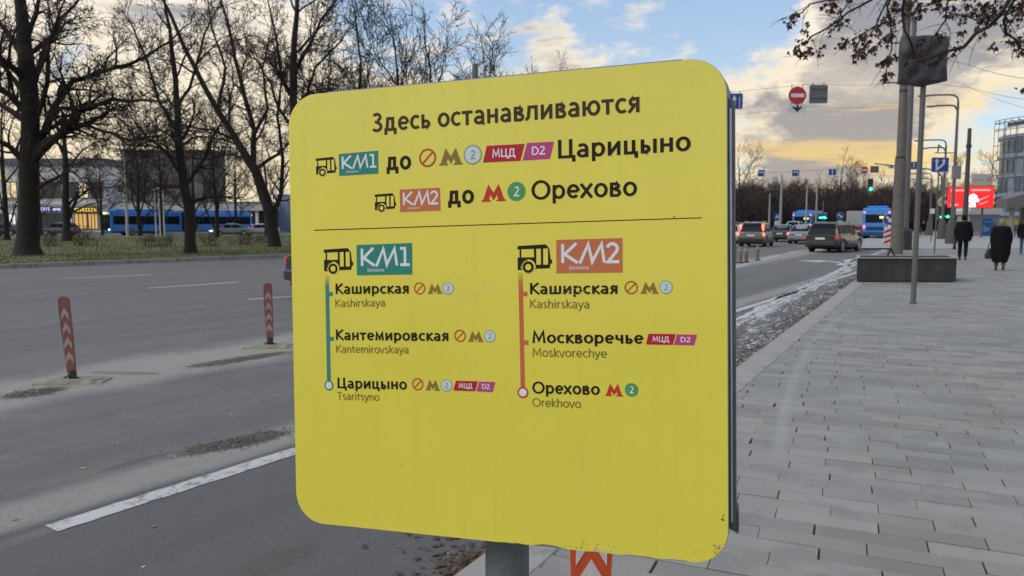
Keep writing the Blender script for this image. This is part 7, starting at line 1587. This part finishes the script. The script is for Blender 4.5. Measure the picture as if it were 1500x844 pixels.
def letters(px0, px1, py0, py1, m, n, nm, seed, board=None):
    """lit sign too small to read in the photograph: a run of letter-like strokes"""
    rn = random.Random(seed); a, b = XY(px0, Y), XY(px1, Y); z1, z0 = ZZ(py0, Y), ZZ(py1, Y); mb = MB(); w_ = (b - a) / n; pr_ = None
    if board: bm_ = MB(); bm_.box(((a + b) / 2, -.32, (z0 + z1) / 2), (b - a + .4, .12, z1 - z0 + .3)); pr_ = bm_.build('sign_board', board, r)
    for k in range(n):
        x = a + w_ * (k + .5); hh_ = z1 - z0; mb.box((x - w_ * .28, -.44, (z0 + z1) / 2), (w_ * .16, .08, hh_)); kind = rn.randrange(3)
        mb.box((x, -.44, z1 - hh_ * .09 if kind else (z0 + z1) / 2), (w_ * .4, .078, hh_ * .16))
        if kind < 2: mb.box((x + w_ * .26, -.44, (z0 + z1) / 2 + (hh_ * .2 if kind else 0)), (w_ * .16, .076, hh_ * (.6 if kind else 1)))
        if kind == 2: mb.box((x, -.44, z0 + hh_ * .09), (w_ * .4, .078, hh_ * .16))
    mb.build(nm, m, pr_ or r)
letters(-6, 15, 255, 262, YLIT, 5, 'lit_lettering', 1); letters(54, 66, 254, 261, RLIT, 3, 'lit_lettering', 2); letters(56, 78, 304, 309, BLIT, 6, 'lit_lettering', 3, BLKP); letters(81, 94, 305, 309, BLIT, 4, 'lit_lettering', 4, BLKP); letters(108, 145, 305, 310, YLIT, 9, 'lit_lettering', 5, BLKP)
# long low canopy building behind the bus
Y = 118; r = empty('canopy_building', (0, Y, 0), 0, 'long low building with a pale grey fascia behind the blue bus', 'building'); xa, xb = XY(160, Y), XY(396, Y)
facade_box(r, xa, xb, 0, ZZ(310, Y), .5, 12, mat('dark_glazing', (.035, .036, .04), .25, 0, .2, .6), 'glazing'); facade_box(r, xa - .3, xb + .3, ZZ(309, Y), ZZ(297, Y), -1.2, 14, mat('canopy_fascia', (.50, .49, .47), .7, 0, .15, .5, dirt=(.34, .33, .31), dscale=.5), 'fascia')
for k in range(15): x = xa + (xb - xa) * k / 14; facade_box(r, x - .2, x + .2, 0, ZZ(309.5, Y), -.9, .4, WALLW, 'column')
facade_box(r, xa - .28, xb + .28, ZZ(297, Y), ZZ(296, Y), -1.3, 14.2, mat('roof_edge', (.16, .16, .16), .6, 0, .1), 'roof')
# brown block
Y = 150; r = empty('apartment_block', (0, Y, 0), 0, 'dark brown flat roofed block seen through the tree branches at left', 'building'); xa, xb = XY(183, Y), XY(316, Y); zt_ = ZZ(224, Y, 250)
BRK = mat('brown_facade', (.17, .135, .12), .9, 0, .15, .4); facade_box(r, xa, xb, 0, zt_, 0, 6, BRK, 'wall'); facade_box(r, xa - .2, xb + .2, zt_, zt_ + .6, -.2, 6.4, DARK, 'roof')
gw = MB(); gw.box((0, 0, 0), (1.5, .08, 1.35)); g0 = gw.build('window', mat('block_window', (.16, .16, .165), .2, 0, .2, .8), r)
gl_ = MB(); gl_.box((0, -.05, 0), (.09, .06, 1.4)); gl_.box((0, -.05, -.72), (1.7, .10, .08)); g1 = gl_.build('frame', mat('block_frame', (.20, .19, .17), .7, 0, .1), g0)
first_ = True
for i in range(7):
    for k in range(5):
        o = g0 if first_ else bpy.data.objects.new('window', g0.data)
        if not first_:
            COL.objects.link(o); o.parent = r; f_ = bpy.data.objects.new('frame', g1.data); COL.objects.link(f_); f_.parent = o
        first_ = False; o.location = (xa + 1.6 + (xb - xa - 3.2) * i / 6, -.03, 2.2 + (zt_ - 3.6) * k / 4)
# pale blue hoarding
Y = 122; r = empty('blue_hoarding', (0, Y, 0), 0, 'pale blue wall beside the foot of the leaning forked tree', 'wall'); xa, xb = XY(404, Y), XY(470, Y); facade_box(r, xa, xb, 0, ZZ(286, Y), 0, .6, mat('pale_blue_wall', (.20, .26, .36), .7, 0, .1, .5), 'panel'); facade_box(r, xa, xb, ZZ(286, Y), ZZ(284, Y), -.1, .8, WALLW, 'coping')
# white flag poles and the lamp pole near the bus
for i, (px, pt, lab) in enumerate(((229, 280, 'left one of the three short white poles before the blue bus'), (235, 277, 'middle one of the three short white poles before the blue bus'), (241, 274, 'right one of the three short white poles before the blue bus'))):
    b = gp(px - 5 + 5, 345.5, .03); q = at(px - 3, pt, b.y); r = empty('white_pole', (b.x, b.y, .03), 0, lab, 'pole', 'short white poles before the bus'); mb = MB(); mb.tube([(0, 0, 0), ((q.x - b.x) * .5, 0, q.z / 2), (q.x - b.x, 0, q.z)], [.085, .075, .06], 8); mb.build('shaft', WPOLE, r, smooth=True); mb = MB(); mb.tube([(q.x - b.x, 0, q.z), (q.x - b.x, 0, q.z + .1)], .12, 8); mb.build('cap', WPOLE, r)
b = gp(187, 346, .03); q = at(180.5, 205, b.y); r = empty('tall_lamp_pole', (b.x, b.y, .03), 0, 'tall thin pale lamp pole before the front of the long blue bus', 'street lamp'); mb = MB(); mb.tube([(0, 0, 0), ((q.x - b.x) * .5, 0, q.z / 2), (q.x - b.x, 0, q.z)], [.17, .12, .08], 8); mb.build('shaft', mat('pale_lamp_pole', (.38, .38, .37), .6, .1, .1, 2), r, smooth=True)
mb = MB(); mb.rbox((q.x - b.x + .5, 0, q.z), (1.3, .25, .12), .04); mb.build('lamp_head', LAMPP, r)
# low fence along the far street
Y = 97
fr = empty('street_railing', (0, Y, 0), 0, 'low pale railing along the far street behind the shrubs', 'fence'); xa, xb = XY(-20, Y), XY(420, Y)
mb = MB(); mb.box(((xa + xb) / 2, 0, .18), (xb - xa, .2, .30)); mb.build('plinth', mat('plinth_pale', (.30, .29, .27), .8, 0, .15, 1), fr)
# cylindrical building in scaffolding at the right edge
Y = 104; cx_ = XY(1556, Y); RB = cx_ - XY(1468, Y); r = empty('round_tower_building', (cx_, Y, 0), 0, 'round blue-grey glass building wrapped in scaffolding at the right edge', 'building')
zr = ZZ(200, Y, 1480); zs = ZZ(176, Y, 1480); GB = mat('blue_grey_glazing', (.19, .26, .33), .25, .1, .35, .9); SLABM = mat('tower_floor_band', (.24, .29, .34), .6, 0, .1, 1)
mb = MB(); mb.tube([(0, 0, 0), (0, 0, zr)], RB - .5, 40); mb.build('wall', GB, r)
NF = 5
for k in range(NF + 1): mb = MB(); z_ = zr * k / NF; mb.tube([(0, 0, z_ - .22), (0, 0, z_ + .22)], RB - .3, 40); mb.build('floor_band', SLABM, r)
pn = MB(); pn.box((0, -(RB - .44), 0), (.95, .1, zr / NF - 1.0)); p0_ = pn.build('window', mat('tower_window', (.09, .13, .18), .12, 0, .3, .7), r); first_ = True
for k in range(NF):
    for i in range(22):
        if (i * 7 + k * 3) % 5 == 0: continue
        o = p0_ if first_ else bpy.data.objects.new('window', p0_.data)
        if not first_: COL.objects.link(o); o.parent = r
        first_ = False; o.location = (0, 0, zr * (k + .5) / NF); o.rotation_euler = (0, 0, R(-105 + 190 * i / 21))
mb = MB()
for i in range(26):
    a = R(-15 - 175 * i / 25 + 0); x, y = RB * math.cos(a), RB * math.sin(a); x2, y2 = (RB + .9) * math.cos(a), (RB + .9) * math.sin(a); mb.tube([(x2, y2, 0), (x2, y2, zs)], .035, 5, False)
    if i % 2 == 0: mb.tube([(x, y, zr * .55), (x, y, zs - .6)], .05, 5, False)
    mb.tube([(x, y, zs - .5), (x2, y2, zs - .2)], .05, 5, False)
for z_ in [2.0 + 2.0 * k for k in range(int((zs - 1) / 2))] + [zs - .4, zs, zs - 1.2]:
    pts = [((RB + .9) * math.cos(R(-15 - 175 * i / 25)), (RB + .9) * math.sin(R(-15 - 175 * i / 25)), z_) for i in range(26)]; mb.tube(pts, .045, 4, False)
for k in range(12): a = R(-20 - 150 * k / 11); mb.tube([((RB + .9) * math.cos(a), (RB + .9) * math.sin(a), 6 + (k * 3) % 7), ((RB + .9) * math.cos(a - .12), (RB + .9) * math.sin(a - .12), 9 + (k * 3) % 7)], .04, 4, False)
o = mb.build('scaffolding', mat('scaffold_tube', (.13, .12, .11), .6, .4, .2, 3), r); o['kind'] = 'stuff'
mb = MB()
for i in range(0, 24, 1):
    a0_, a1_ = R(-15 - 175 * i / 25), R(-15 - 175 * (i + 1) / 25); mb.prism([(0, 0), (1, 0), (1, 1), (0, 1)], ((RB - .2) * math.cos(a0_), (RB - .2) * math.sin(a0_), zs - .9), (((RB - .2) * (math.cos(a1_) - math.cos(a0_))), ((RB - .2) * (math.sin(a1_) - math.sin(a0_))), 0), (0, 0, .55), .06)
mb.build('roof_ring', mat('roof_ring_steel', (.10, .105, .12), .6, .3, .1), r)
# grey canopy in front of it
Y = 72; xa = XY(1473, Y); r = empty('entrance_canopy', (xa, Y, 0), 0, 'grey flat entrance canopy on a pillar below the scaffolded building', 'building'); z0, z1 = ZZ(303, Y), ZZ(282, Y)
mb = MB(); mb.add([(0, 0, z0 - .1), (2.6, 0, z0 + .05), (14, 0, z0 + .1), (14, 0, z1 + .9), (3.2, 0, z1 + .3), (0, 0, z0 + .75)], [(0, 1, 2, 3, 4, 5)]); v0 = list(mb.v); mb = MB(); mb.prism([(a, c) for a, _, c in v0], (0, 1.6, 0), (1, 0, 0), (0, 0, 1), 1.6); mb.build('roof', mat('canopy_grey', (.13, .125, .125), .6, .1, .12, .6), r)
for x in (1.2, 6.5): mb = MB(); mb.tube([(x, 1.0, 0), (x, 1.0, z0)], .22, 12); mb.build('pillar', mat('pillar_grey', (.24, .235, .23), .7, 0, .1), r)
mb = MB(); mb.box((9.5, 2.5, z0 / 2), (13, .3, z0)); mb.build('wall', mat('canopy_wall', (.09, .085, .08), .7, 0, .3, .6), r)
# distant towers at the end of the street
for px0, px1, py, Yd, lab in ((1322, 1334, 296, 420, 'faint pale tower block at the end of the street beside the concrete pole'), (1337, 1345, 303, 460, 'faint lower block at the end of the street right of the covered sign post')):
    r = empty('distant_block', (XY(px0, Yd), Yd, 0), 0, lab, 'building'); w_ = XY(px1, Yd) - XY(px0, Yd); h_ = ZZ(py, Yd); facade_box(r, 0, w_, 0, h_, 0, 14, mat('distant_wall', (.27, .29, .33), .9, 0, .2, .3), 'wall')
    for k in range(6):
        mb = MB(); mb.box((w_ / 2, -.1, h_ * (k + .6) / 6.2), (w_ * .86, .12, h_ * .07)); mb.build('window_band', mat('distant_window', (.10, .12, .16), .4, 0, .2, .5), r)
